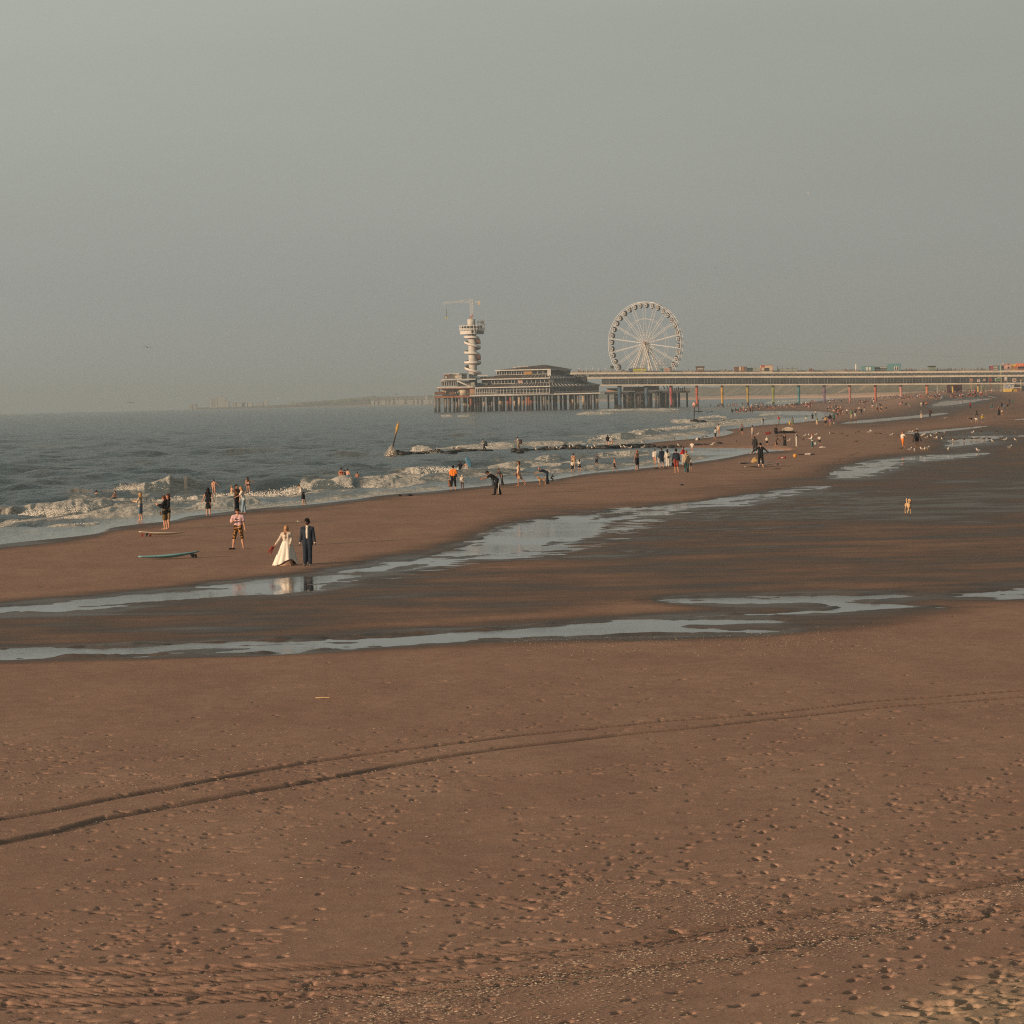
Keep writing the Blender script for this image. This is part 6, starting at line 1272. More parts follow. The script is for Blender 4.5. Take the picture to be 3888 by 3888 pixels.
stall('food_stall', 'small dark blue stall at the wheel entrance', 'stall', 2389, 2403, 1399, blue)
stall('food_stall', 'lime green stall with a steel frame above it below the wheel', 'stall', 2403.5, 2452, 1399, lime, parts=((2434,1399,2441,1413,creamw,'door'),), roof=steel, rh=1.2, frame=((2404,2452,1376,1396,2,2),))
stall('scaffold', 'open steel scaffold frame in front of the wheel legs', 'scaffold', 2453, 2550, 1396, None, frame=((2453,2550,1388,1413,6,2),(2501,2549,1363,1388,4,2)))
stall('food_stall', 'teal and pink counter inside the scaffold below the wheel', 'stall', 2507, 2545, 1398, tealp, dep=(3,6), parts=((2521,1398,2544,1412,pinkp,'pink_front'),))
stall('kiosk', 'brown kiosk with an overhanging flat roof on the upper deck', 'kiosk', 2645, 2674, 1396, brown, roof=roofm, rh=6, parts=((2648,1397,2671,1403,mat('pale_glass',(.35,.38,.36),.4),'window'),))
stall('kiosk', 'container cabin of brown and cream panels beside the framed cafe', 'cabin', 2790, 2837, 1392, brown, parts=((2807,1393,2814,1410,creamw,'panel'),(2818,1393,2824,1410,mat('panel_orange',(.45,.22,.10),.8),'panel'),(2830,1392,2836,1410,slate,'panel')))
stall('cafe_frame', 'open framed cafe terrace between the brown cabin and the red sign', 'terrace', 2838, 2888, 1396, mat('pale_screen', (.26,.30,.29), .5), dep=(4,6), frame=((2838,2888,1386,1410,3,1),))
stall('kiosk', 'white two storey kiosk with a red sign and dark doorway', 'kiosk', 2889, 2936, 1386, creamw, parts=((2889,1387,2903,1395,redp,'sign'),(2904,1387,2934,1394,mat('cream_sign',(.55,.38,.28),.8),'sign'),(2903,1397,2921,1409,dkm,'doorway'),(2888,1396,2890,1410,redp,'post'),(2934,1396,2936,1410,redp,'post')), roof=steel, rh=1)
stall('cafe_frame', 'pale framed terrace on the deck right of the red sign kiosk', 'terrace', 2955, 3030, 1399, mat('pale_screen', (.26,.30,.29), .5), dep=(4,6), frame=((2955,3030,1389,1410,4,2),))
stall('planter_box', 'low dark boxes on the deck beside the pale framed terrace', 'crate', 3075, 3086, 1399, brown)
stall('beach_hut', 'teal building with white doors, lower of the two teal blocks', 'building', 3274, 3322, 1389.5, tealp, parts=((3289,1394,3297,1407,white,'door'),(3300,1394,3308,1407,white,'door')))
stall('cafe_frame', 'grey framed opening between the two teal blocks', 'terrace', 3323, 3371, 1392, slate, dep=(4,6), parts=((3324,1393,3370,1397,mat('pale_glass',(.35,.38,.36),.4),'window'),), frame=((3323,3371,1382,1407,1,2),))
stall('beach_hut', 'teal building with a tall white door, higher of the two teal blocks', 'building', 3372, 3422, 1380, tealp, parts=((3397,1392,3413,1407,white,'door'),(3400,1394,3404,1406,dglass,'window'),(3407,1394,3411,1406,dglass,'window')))
stall('kiosk', 'small green kiosk with a thick dark roof', 'kiosk', 3530, 3554, 1393, mat('kiosk_green', (.16,.22,.17), .7), roof=dkm, rh=4)
stall('shop', 'magenta fronted open shop with white counter on the deck', 'shop', 3762, 3792, 1388, dkm, parts=((3762,1388,3772,1408,mat('magenta_paint',(.32,.06,.10),.7),'side_panel'),(3773,1391,3790,1397,mat('pale_glass',(.35,.38,.36),.4),'window'),(3774,1400,3791,1405,creamw,'counter')), roof=creamw, rh=.8)
stall('shop', 'dark teal fronted shop beside the magenta shop', 'shop', 3793, 3812, 1389, tealp, parts=((3804,1391,3811,1404,dkm,'doorway'),), roof=dkm, rh=1.2)
stall('shop', 'two storey pink and lilac shop with arched door', 'shop', 3813, 3840, 1380, pinkp, parts=((3813,1381,3820,1386,mat('lilac',(.30,.20,.30),.7),'window'),(3826,1381,3833,1385,brown,'window'),(3827,1392,3833,1402,dkm,'doorway')), roof=white, rh=.8)
stall('shop', 'yellow and red framed shop tucked behind the orange shop', 'shop', 3842, 3861, 1383, yell, parts=((3850,1391,3859,1400,redp,'panel'),(3843,1388,3848,1402,mat('olive_panel',(.16,.15,.06),.7),'panel')))
stall('shop', 'bright orange shop with a red lettered sign board at the picture edge', 'shop', 3862, 3930, 1379, orange, parts=((3866,1381,3930,1388,mat('sign_red',(.60,.10,.06),.7,col2=(.68,.32,.18),vs=1.6),'sign_board'),(3866,1391,3930,1402,dkm,'window')))
mb = MB(); a = W(3254,1410,4); mb.tube(a, a+Vector((0,0,4)), .5, .42, 10); o = mb.build('white_mast', white, None, True); tag(o, 'short thick white mast standing on the deck left of the teal blocks', 'mast')
pa = W(2326,1413,4); mb = MB(); mb.tube(pa, pa+Vector((0,0,2.2)), .13, .10, 8); palm = empty('palm_tree', pa); tag(palm, 'small dark palm tree on the deck left of the wheel', 'palm'); pt(mb, 'trunk', brown, palm)
mb = MB()
for i in range(11):
    a = 2*math.pi*i/11; tip = pa+Vector((math.cos(a)*1.25, math.sin(a)*1.25, 2.1+.5*(i % 3)-.5)); midp = pa+Vector((math.cos(a)*.8, math.sin(a)*.8, 3.1+.25*(i % 3)))
    for u, v, w_ in ((pa+Vector((0,0,2.2)), midp, .28), (midp, tip, .34)): mb.bar(u, v, w_, .06)
pt(mb, 'crown', mat('palm_green', (.025,.035,.02), .8), palm)
# ---------- far town
rt = random.Random(12)
def far(x, y, dep): p = at(x, y, dep); return p
tn = mat('far_wall', (.33,.33,.31), .8); tn2 = mat('far_wall_pale', (.37,.36,.33), .8); tn3 = mat('far_wall_dark', (.25,.26,.25), .8); trm = mat('far_roof', (.28,.24,.21), .8)  # tones pulled towards sky brightness, haze put into the colour; third one darker
def block(x0, x1, yt, yb, dep, m, lab, roof=False):
    a, c = far(x0, yb+3, dep), far(x1, yt, dep); mb = MB(); mb.box(a.x, c.x, dep, dep+25, a.z-4, c.z); o = empty('apartment_block', ((a.x+c.x)/2, dep, a.z)); pt(mb, 'wall', m, o)
    n = max(1, int((c.x-a.x)/9)); k = max(1, int((c.z-a.z)/7)); mb = MB()
    for j in range(k):
        z = a.z+4+(c.z-a.z-4)*(j+.4)/k; mb.box(a.x+2, c.x-2, dep-.4, dep-.05, z, z+1.6)
    pt(mb, 'window', tn3, o)
    if roof: mb = MB(); mb.hexa([(a.x-1,dep-2,c.z),(c.x+1,dep-2,c.z),(c.x+1,dep+26,c.z),(a.x-1,dep+26,c.z)], [(a.x+2,dep+9,c.z+5),(c.x-2,dep+9,c.z+5),(c.x-2,dep+14,c.z+5),(a.x+2,dep+14,c.z+5)]); pt(mb, 'roof', trm, o)
    tag(o, lab, 'building', 'buildings of the far seaside town'); return o
for x0, x1, yt, yb, m, lab in ((718,728,1536,1548,tn3,'faint slab block at the far end of the hazy town'),(733,745,1532,1547,tn3,'faint wide block left of the tall hazy cluster'),(798,806,1512,1540,tn,'thin outer tower of the hazy high rise cluster'),(808,816,1516,1540,tn3,'short darker tower in the hazy high rise cluster'),(817,826,1508,1540,tn,'second tower of the hazy high rise cluster'),(828,842,1504,1538,tn2,'tallest broad tower of the hazy high rise cluster'),(843,856,1508,1538,tn,'grey tower right of the tallest hazy tower'),(856,868,1522,1538,tn2,'low cream block at the foot of the hazy towers'),(880,896,1527,1538,tn3,'long low grey block right of the hazy towers'),(900,930,1523,1536,tn,'wide grey apartment row in the hazy town'),(918,938,1529,1536,tn2,'low cream row in front of the wide grey apartments'),(942,958,1525,1535,tn2,'small cream block in the middle of the hazy town'),(975,1000,1528,1533,tn3,'low dark hotel on the hazy dunes'),(1004,1016,1520,1532,tn2,'bright square block alone on the hazy dunes'),(1098,1112,1522,1528,tn3,'low house on the hazy dune ridge')):
    block(x0, x1, yt, yb, 8300, m, lab)
for i in range(16):
    x0 = 1410+i*15+rt.uniform(-3, 3); yt = 1514.5+rt.uniform(-2, 3)-(x0-1410)*.012
    block(x0, x0+rt.uniform(7, 12), yt+3, 1527-(x0-1410)*.012, 6600, rt.choice([tn2, tn2, tn]), 'small pale seaside house in the row before the lighthouse', True)
o = block(1615, 1624, 1504, 1524, 6400, tn2, 'pale lighthouse like tower left of the pier piles'); 
mb = MB(); a = far(1617, 1504, 6400); c = far(1622, 1499, 6400); mb.tube(((a.x+c.x)/2, 6408, a.z), ((a.x+c.x)/2, 6408, c.z), 2.2, .6, 8); pt(mb, 'lantern_top', tn2, o)
tr = mat('far_trees', (.12,.13,.10), .95, .1, var=.3, vs=.05)  # scrub lightened as well, distance haze put into its colour
mb = MB()
for i in range(520):
    x = rt.uniform(1120, 1700); yy = pxs(x, TOPT)+rt.uniform(-1.5, 4.5); dep = 7200-(x-1120)*.8; p = far(x, yy, dep); s = rt.uniform(2.0, 5.5); mb.ball(p, (s*1.6, s, s*.8), 6, 4)
o = mb.build('dune_shrubs', tr); tag(o, 'dark band of distant scrub along the hazy dune crest', kind='stuff')

# ------------------------------------------------------------------ groyne rocks, marker poles, boards, birds, crowd
rm = mat('wet_rock', (.020,.021,.021), .55, .4, var=.4, vs=2, bump=.6, bs=4); rk = random.Random(21)
RMESH = []
for k in range(5):
    bm = bmesh.new(); bmesh.ops.create_icosphere(bm, subdivisions=3, radius=1)
    for v in bm.verts:
        n = float(fbm(np.array([v.co.x*1.4+k*9+20]), np.array([v.co.y*1.4+v.co.z*1.1+30]), 4, 60+k)[0]); v.co *= .70+.62*n; v.co.z *= .62
    me = bpy.data.meshes.new('rock'); bm.to_mesh(me); bm.free(); me.materials.append(rm); me.polygons.foreach_set('use_smooth', [True]*len(me.polygons)); RMESH.append(me)
def rock(x, y, wpx, hpx, lab):
    p = foot(x, y); s = p.y/FOC; o = bpy.data.objects.new('rock', rk.choice(RMESH)); COL.objects.link(o)
    o.location = (p.x, p.y, p.z+.38*hpx*s); o.scale = (wpx*s*.55, wpx*s*.5, hpx*s*1.15); o.rotation_euler = (0, 0, rk.uniform(0, 6.28)*0+rk.uniform(-.3, .3)); tag(o, lab, 'rock', 'boulders of the groyne'); return o
ROCKS = [(1508,1726,36,17),(1528,1727,26,13),(1545,1725,30,10),(1562,1724,34,8),(1585,1724,40,7),(1612,1722,30,9),(1634,1719,30,10),(1660,1716,26,11),(1676,1719,22,8),(1698,1722,30,6),(1712,1722,46,11),(1735,1716,38,9),(1758,1714,44,9),(1782,1714,40,8),(1806,1713,36,7),(1832,1713,44,7),(1860,1712,26,5),
 (1955,1716,34,14),(1975,1719,30,10),(1990,1714,40,12),(2012,1713,36,8),(2035,1712,34,8),(2058,1711,30,12),(2078,1709,34,14),(2105,1709,30,10),(2128,1706,28,9),(2146,1703,26,14),(2170,1705,34,13),(2195,1703,36,14),(2212,1705,30,12),(2240,1706,30,9),(2258,1704,28,13),(2280,1704,36,12),(2300,1706,40,15),(2325,1705,38,12),(2345,1704,34,14),(2368,1702,36,14),(2392,1701,34,14),(2415,1699,36,14),(2438,1698,30,13),(2462,1698,36,12),(2480,1698,24,10),
 (2500,1700,20,7),(2518,1700,26,8),(2550,1699,26,9),(2575,1698,28,8),(2648,1690,40,5),(2672,1689,34,4),(2703,1687,24,4),(2732,1685,22,6)]
for i, (x, y, w_, h_) in enumerate(ROCKS):
    rock(x, y, w_, h_, 'dark wet boulder of the outer groyne under the leaning pole' if x < 1700 else ('dark wet boulder where the backpacker stands' if x < 1900 else ('dark wet boulder of the middle groyne with gulls' if x < 2290 else ('weedy boulder at the shore end of the groyne' if x < 2600 else 'low half buried stone on the sand bar'))))
for x, y, w_, h_, lab in ((2640,1604,34,11,'dark rock at the foot of the nearer marker pole'),(2666,1604,30,9,'dark rock trailing behind the nearer marker pole'),(2650,1566,36,5,'low rock at the foot of the farther marker pole'),(2686,1566,12,3,'tiny rock awash near the farther pole'),(2702,1565,12,3,'outer tiny rock awash near the farther pole'),(2748,1599,14,4,'small rock awash in the surf'),(2768,1598,10,3,'small rock awash in the surf'),(2781,1598,10,3,'small rock awash in the surf')): rock(x, y, w_, h_, lab)
for x, y, w_, h_, lab in ((1516,1884,16,6,'small dark clump of seaweed at the water edge'),(1554,1883,22,7,'larger dark clump of seaweed at the water edge'),(2492,1780,18,4,'flat dark weed clump before the navy jacket'),(2528,1779,16,3,'thin dark weed strip at the shore'),(2590,1843,14,5,'pale green tangle lying on the sand')):
    o = rock(x, y, w_, h_, lab); o.name = 'seaweed_clump'; o['category'] = 'seaweed'; del o['group']
# poles
def pole(x0, y0, x1, y1, r, m, name, lab, zb=0.0):
    a = ground(x0, y0, zb); b_ = at(x1, y1, a.y); o = empty(name, a); tag(o, lab, 'marker pole'); mb = MB(); mb.tube(a-(b_-a)*.08, b_, r, r*.8, 8); pt(mb, 'post', m, o, True); return o, a, b_
pole_b = mat('tarred_post', (.03,.028,.026), .7)
o, a, b_ = pole(1490,1705,1507,1630, .10, pole_b, 'marker_pole', 'leaning dark pole with a yellow paddle shaped top in the splash')
d = (b_-a).normalized(); mb = MB(); ym = mat('pole_yellow', (.50,.30,.06), .6, .3, vs=3, var=.3); sx = d.cross(Vector((0,1,0))).normalized()
rings = [[b_+d*t+sx*math.cos(2*math.pi*j/10)*w_+Vector((0,1,0))*math.sin(2*math.pi*j/10)*w_*.7 for j in range(10)] for t, w_ in ((-1.0,.09),(-.4,.11),(.0,.17),(.35,.20),(.7,.12),(1.0,.04))]
mb.rings(rings); pt(mb, 'top_mark', ym, o, True)
for x0, y0, x1, y1, hh, c1, lab in ((2635,1596,2637,1546,1524,mat('mark_pale',(.55,.42,.38),.7,vs=2,col2=(.35,.10,.07)),'marker pole with a red and white spindle top on a rock'),(2653,1563,2653,1516,1513,mat('mark_red',(.45,.09,.05),.7),'farther marker pole with a small red ball top')):
    o, a, b_ = pole(x0, y0, x1, y1, .11 if x0 == 2635 else .14, pole_b, 'marker_pole', lab, .5); mb = MB(); t = at(x1, hh, a.y); L = (t-b_).length; s = max(.34, L*.18)
    mb.rings([[b_.lerp(t, u)+Vector((math.cos(2*math.pi*j/10)*w_*s*1.5, math.sin(2*math.pi*j/10)*w_*s*1.5, 0)) for j in range(10)] for u, w_ in ((0,.25),(.2,.9),(.55,1),(.8,.7),(1,.15))]); pt(mb, 'top_mark', c1, o, True)
# splash at the pole: broken water drops and lumps
fmt = mat('foam_spray', (.62,.57,.50), .9, .2, var=.25, vs=2)
def spray(x, y, wpx, hpx, n, lab, seed):
    r_ = random.Random(seed); p = ground(x, y, 0); s = p.y/FOC; mb = MB()
    for i in range(n):
        u = r_.gauss(0, .38); t = r_.random()**1.25; q = p+Vector((u*wpx*s*(1-.35*t), r_.gauss(0, .3)*wpx*s, t*hpx*s*(1-.5*abs(u)))); rr = r_.uniform(.018, .085)*(1.15-t)*max(.6, hpx*s/1.6); mb.ball(q, (rr*1.25, rr, rr), 6, 4)
    o = mb.build('wave_spray', fmt, None, True); tag(o, lab, kind='stuff')
spray(1486,1730,26,44,900,'burst of white spray at the leaning pole',1); spray(700,1850,60,36,700,'white spray thrown up at the crest of the big breaker',2); spray(515,1862,120,34,900,'white spray along the big breaker',3); spray(1600,1722,90,18,700,'white surf bursting behind the groyne',4); spray(150,1940,120,22,500,'spray on the small inner breaker',5); spray(1620,1785,150,18,500,'spray on the breaker before the groyne',6); spray(2340,1662,180,14,500,'spray of surf behind the groyne',7); spray(2595,1606,60,10,220,'surf at the marker rock',8); spray(300,1915,160,12,300,'foam flecks on the inner surf',9); spray(900,1882,160,12,350,'foam flecks before the waders',10); spray(2070,1744,70,9,220,'foam flecks below the groyne',11)
# surfboards
def surfboard(x0, y0, x1, y1, z0, z1, wid, m, lab, fins=None, finm=None, roll=.22, thick=.07):
    a, b_ = foot(x0, y0), foot(x1, y1); a.z += z0; b_.z += z1; L = (b_-a).length; d = (b_-a).normalized(); sd = d.cross(Vector((0,0,1))).normalized(); up = sd.cross(d); sd, up = sd*math.cos(roll)+up*math.sin(roll), up*math.cos(roll)-sd*math.sin(roll)
    mb = MB(); rings = []; n = 22
    for i in range(n+1):
        t = i/n; w_ = wid/2*max(.04, math.sin(math.pi*min(1, max(0, .035+.94*t)))**.55); c = a.lerp(b_, t)+up*(.10*(2*t-1)**2*(1 if t < .5 else .7)); th = thick*(.35+.65*math.sin(math.pi*min(.97, max(.03, t))))
        rings.append([c+sd*w_*math.cos(2*math.pi*j/12)+up*th/2*math.sin(2*math.pi*j/12) for j in range(12)])
    mb.rings(rings); o = empty('surfboard', a); tag(o, lab, 'surfboard'); pt(mb, 'board', m, o, True)
    for k, t in enumerate(fins or ()):
        c = a.lerp(b_, t); off = (0, .16, -.16)[k % 3]; mb = MB(); q = c+sd*off; f = d*(1 if t > .5 else -1)
        mb.hexa([q-f*.10+sd*.008, q+f*.02+sd*.008, q+f*.02-sd*.008, q-f*.10-sd*.008], [q-f*.02+sd*.004-up*.17, q+f*.03+sd*.004-up*.17, q+f*.03-sd*.004-up*.17, q-f*.02-sd*.004-up*.17]); pt(mb, 'fin', finm[k % len(finm)], o)
    return o
bw = mat('board_white', (.60,.55,.46), .35, .4); bb = mat('board_blue', (.20,.47,.54), .4, .4, var=.08, vs=2); fr_ = mat('fin_red', (.30,.04,.03), .5); fk = mat('fin_black', (.02,.02,.02), .5)
surfboard(528,2040,702,2034,.17,.10,.50,bw,'white surfboard lying on red and black fins beside two girls',(.06,.15,.25),[fr_,fk,fr_],thick=.10)
surfboard(528,2127,757,2118,.05,.19,.54,bb,'pale blue surfboard lying nose down with black fins raised',(.90,.86,.96),[fk],thick=.12)
surfboard(2830,1778,2962,1768,.04,.22,.52,bw,'white surfboard under the feet of the boy in the wetsuit',(.93,.90,.96),[fk],thick=.09)
surfboard(2809,1762,2848,1758,.03,.06,.45,mat('board_grey',(.34,.38,.42),.4),'small grey blue bodyboard lying behind the boy on the board')
def prop(name, cat, lab, x, y, parts):
    """parts: (capsule endpoints in metres around the contact point, radii, colour)"""
    p = foot(x, y); o = empty(name, p); tag(o, lab, cat)
    for i, (nm, cps, col) in enumerate(parts):
        mb = MB()
        for c in cps: mb.capsule(c[0], c[1], c[2], c[3] if len(c) > 3 else None, 8)
        remesh(mb, nm, cmat(col), max(.012, max(c[2] for c in cps)*.16), o)
    return o
prop('beach_bag','bag','ochre and white beach bags behind the boy on the surfboard',2868,1757,[('bag',[((-.2,0,.12),(.1,0,.18),.17,.2),((-.15,0,.3),(.0,0,.42),.12,.1)],(.45,.30,.13)),('towel',[((.2,0,.08),(.45,.1,.07),.1,.08)],(.5,.48,.44))])
prop('beach_towel','towel','grey towels heaped beside the legs of the boy on the board',2893,1757,[('towel',[((-.3,0,.08),(.1,0,.12),.10,.12),((.1,0,.06),(.5,.1,.04),.08,.05)],(.30,.33,.36))])
prop('bundle','clothes','dark red bundle with white piece lying on the sand',2972,1741,[('cloth',[((-.35,0,.06),(.2,0,.09),.08,.12)],(.26,.04,.05)),('white_piece',[((-.1,-.05,.08),(.15,-.05,.08),.08,.05)],(.5,.45,.42))])
prop('ball','ball','orange ball lying on the sand',3019,1738,[('ball',[((0,0,.19),(0,0,.195),.2,.2)],(.62,.30,.07))])
prop('ball','ball','pale teal ball between the red haired woman and the child',3097,1690,[('ball',[((0,0,.17),(0,0,.175),.18,.18)],(.36,.46,.45))])
prop('wet_clothes','clothes','white and black clothes heaped on the sand beyond the orange ball',3072,1727,[('white_cloth',[((-.35,0,.07),(.1,0,.09),.08,.1)],(.55,.5,.47)),('black_cloth',[((.1,0,.06),(.5,.05,.05),.08,.06)],(.03,.03,.035))])
prop('wet_clothes','clothes','small black cloth lying left of the white and black heap',3042,1728,[('cloth',[((-.25,0,.05),(.2,0,.06),.06,.07)],(.04,.03,.035))])
prop('plastic_bag','bag','white crumpled bag lying on the sand right of the ball players',3123,1700,[('bag',[((-.3,0,.05),(.0,0,.08),.06,.09),((.05,0,.06),(.35,.05,.04),.08,.05)],(.62,.58,.53))])
prop('sandals','sandals','reddish sandals lying between the surfboard and the red bundle',2958,1756,[('sandals',[((-.25,0,.03),(.0,0,.04),.04),((.1,0,.03),(.3,.05,.03),.04)],(.28,.14,.12))])
prop('sandals','sandals','dark sandals lying in front of the surfboard fins',2945,1782,[('sandals',[((-.3,0,.03),(.05,0,.05),.04,.05),((.1,0,.04),(.35,.05,.04),.05)],(.10,.08,.06))])
prop('backpack','bag','dark red bag beside the seated person in black',2917,1649,[('bag',[((-.35,0,.15),(.2,0,.22),.16,.2)],(.22,.03,.03))])
prop('plastic_bag','bag','crumpled cream bag lying on the sand behind the bride',1132,1983,[('bag',[((-.09,0,.04),(.0,0,.05),.04,.05),((.02,0,.04),(.12,.03,.03),.04,.03)],(.50,.44,.32))])
prop('swim_ring','tent','small white and black domed beach shelter near gulls on the sand bar',2650,1671,[('white_side',[((-.12,0,.0),(-.06,0,.22),.24,.16)],(.6,.57,.52)),('black_side',[((.14,-.03,.0),(.10,-.03,.20),.19,.14)],(.02,.02,.025))])
prop('handbag','bag','orange brown handbag held against the pale grey trousers',3502,1575,[('bag',[((0,0,.1),(0,0,.12),.12,.12)],(.4,.2,.06))])
# driftwood stick in the foreground
a, b_ = foot(1200,2652), foot(1251,2651); mb = MB(); mb.capsule(a+Vector((0,0,.015)), b_+Vector((0,0,.015)), .012, .014, 8); o = mb.build('driftwood', cmat((.52,.38,.22)), None, True); tag(o, 'short pale stick lying alone on the smooth sand', 'stick')
a, b_ = foot(3224,3266), foot(3233,3285); mb = MB(); mb.capsule(a+Vector((0,0,.01)), b_+Vector((0,0,.01)), .005, .005, 6); o = mb.build('straw', cmat((.5,.47,.44)), None, True); tag(o, 'thin white straw lying in trampled sand', 'straw')
# persons that need their own placing
def on_rock(x, y, z): return ground(x, y, z)
person(1838,1713,1666,-86,'man in grey shirt and cap walking along the outer groyne', on=ground(1838,1713,.45), skin=1, hair=('cap','char'), top=('long','ltgrey'), bottom=('trousers','char'), shoes='black', lean=14, la=(50,10,20,0), ra=(10,14,70,0), ll=(8,2,4), rl=(-16,2,12))
person(1969,1706,1657,-88,'man in white shirt and khaki trousers looking at his phone on the groyne', on=ground(1969,1706,.6), skin=1, hair=('short','black'), top=('tshirt','white'), bottom=('trousers','khaki'), lean=10, head=26, la=(30,10,80,10), ra=(24,12,70,10), ll=(10,2,10), rl=(-8,2,10))
r0, J0, H0 = person(2323,1694,1666,-70,'bare person sitting on the groyne leaning back on one arm', on=ground(2323,1694,.25), skin=1, hair=('short','auburn'), bottom=('trunks','tan'), lean=-14, la=(-40,10,4,0), ra=(10,14,40,0), ll=(78,4,20), rl=(84,6,30), hf_=.72)
r0, J0, H0 = person(2944,1648,1616,20,'person in black sitting on the sand beside a large black bag', skin=1, hair=('short','brown'), top=('coat','black'), bottom=('trousers','black'), lean=22, la=(40,10,50,10), ra=(40,10,50,10), ll=(100,6,120), rl=(100,6,120), hf_=.70)
def backpack(x, y, hpx, lab, col, off=.0):
    p = at(x, y, off); s = off/FOC*hpx; o = empty('backpack', p); tag(o, lab, 'backpack'); mb = MB(); mb.capsule((-.16*s,0,-.32*s),(-.14*s,0,.28*s),.26*s,.22*s); mb.capsule((.16*s,0,-.32*s),(.14*s,0,.28*s),.26*s,.22*s); remesh(mb, 'bag_body', cmat(col), .03, o)
    mb = MB(); mb.capsule((-.1*s,-.2*s,-.25*s),(.1*s,-.2*s,-.25*s),.16*s); remesh(mb, 'pocket', cmat(tuple(v*1.4 for v in col)), .025, o)
for x, y, hpx, lab, col, fy in ((1844,1684,17,'dark grey backpack on the man walking the outer groyne',(.04,.045,.05),1713),(1976,1676,17,'dark brown backpack on the phone reader on the groyne',(.06,.04,.035),1706),(2570,1734,22,'navy backpack on the man in rust red shorts',(.02,.03,.05),1797),(3010,1596,11,'grey backpack on the walker behind the child in yellow',(.16,.16,.16),1621),(2538,1736,9,'black shoulder bag on the woman in white',(.015,.015,.018),1771),(3535,1563,10,'dark shoulder bag of the person carrying a child',(.05,.025,.025),1584)):
    backpack(x, y, hpx, lab, col, foot(x, fy).y-.17)
q = foot(1777,1795); a = at(1766,1768,q.y-.3); o = surfboard(1773,1793,1774,1791,0,0,.5,bb,'x'); 
for c in list(o.children): bpy.data.objects.remove(c)
bpy.data.objects.remove(o)
mb = MB(); top, bot = at(1771,1736,q.y-.25), at(1786,1774,q.y-.35); d = (bot-top).normalized(); L = (bot-top).length; sd = d.cross(Vector((0,1,0))).normalized()
rings = []
for i in range(17):
    t = i/16; w_ = .22*max(.06, math.sin(math.pi*(.05+.88*t))**.5); c = top.lerp(bot, t); rings.append([c+sd*w_*math.cos(2*math.pi*j/12)+Vector((0,1,0))*.03*math.sin(2*math.pi*j/12) for j in range(12)])
mb.rings(rings); o = mb.build('bodyboard', mat('board_deep_blue', (.05,.16,.25), .4, .4), None, True); fixn(o); tag(o, 'deep blue board with dark tail held up by the surfer in pale shorts', 'bodyboard')
# fins / shoes in hands
for x, y, fy, ln, col, nm, lab in ((1706,1836,1861,26,(.20,.10,.07),'swim_fins','brown swim fins hanging from the hand of the orange shirted man'),(1733,1806,1861,12,(.02,.025,.04),'shoulder_bag','navy bag at the hip of the orange shirted man'),(1960,1804,1845,12,(.05,.02,.02),'shoes','dark shoes held by the woman in the printed dress'),(2553,1762,1797,16,(.02,.02,.02),'shoes','black shoes held by the man in rust red shorts'),(2620,1762,1795,14,(.06,.045,.03),'shoes','brown shoes held by the woman in the beige jacket'),(3467,1673,1700,10,(.02,.018,.02),'carrier_bag','black bag in the hand of the woman in the short skirt'),(3496,1671,1700,9,(.02,.018,.02),'shoes','black shoes in the other hand of the woman in the short skirt'),(610,1949,2010,13,(.16,.05,.02),'shoulder_bag','tan leather bag at the hip of the girl with the phone'),(528,1930,1976,9,(.03,.025,.03),'waist_bag','small dark bag at the waist of the woman in the patterned blouse'),(600,1918,2010,6,(.02,.02,.02),'phone','phone held up by the girl in the black jacket'),(937,1905,1948,9,(.30,.28,.24),'shoulder_bag','small pale bag on a black strap by the jeans'),(1871,1828,1879,30,(.06,.08,.10),'folded_umbrella','dark folded umbrella under the arm of the bending man')):
    p = at(x, y, foot(x, fy).y-.12); s = p.y/FOC*ln; o = empty(nm, p); tag(o, lab, nm.replace('_', ' ')); mb = MB(); mb.capsule((-.06*s,0,.42*s),(.05*s,0,-.30*s),.16*s,.24*s); 
    if 'shoes' in nm or 'fins' in nm: mb.capsule((.12*s,.05,.35*s),(.28*s,.05,-.28*s),.12*s,.2*s)
    remesh(mb, 'body', cmat(col), max(.009, s*.04), o)
# striped trouser leg
p = at(1893,1858,foot(1893,1879).y-.16); mb = MB(); a, b_ = at(1893,1833,p.y), at(1892,1876,p.y); mb.tube(a, b_, .022, .018, 8); o = mb.build('crutch', cmat((.6,.55,.5)), None, True); tag(o, 'pale stripe like stick held along the leg of the bending man', 'stick')
# black sheet and propped board by the seated person
prop('kit_bag','bag','long black kit bag lying before the propped white board',2990,1645,[('bag',[((-1.6,0,.10),(-.5,0,.24),.14,.24),((-.5,0,.2),(1.0,.1,.14),.2,.16)],(.015,.015,.02))])
p = foot(2992,1643); mb = MB(); rings = []; s = p.y/FOC
for i in range(17):
    t = i/16; w_ = 9.5*s*max(.08, math.sin(math.pi*(.04+.92*t))**.5); c = p+Vector((-22*s+44*s*t, .1, 11*s+(.06*s*11)*math.sin(t*3))); rings.append([c+Vector((0, .05*math.cos(2*math.pi*j/14)-.25*math.sin(2*math.pi*j/14), w_*math.sin(2*math.pi*j/14))) for j in range(14)])
mb.rings(rings); o = mb.build('surfboard', bw, None, True); fixn(o); tag(o, 'white surfboard propped on its edge behind the black kit bag', 'surfboard')
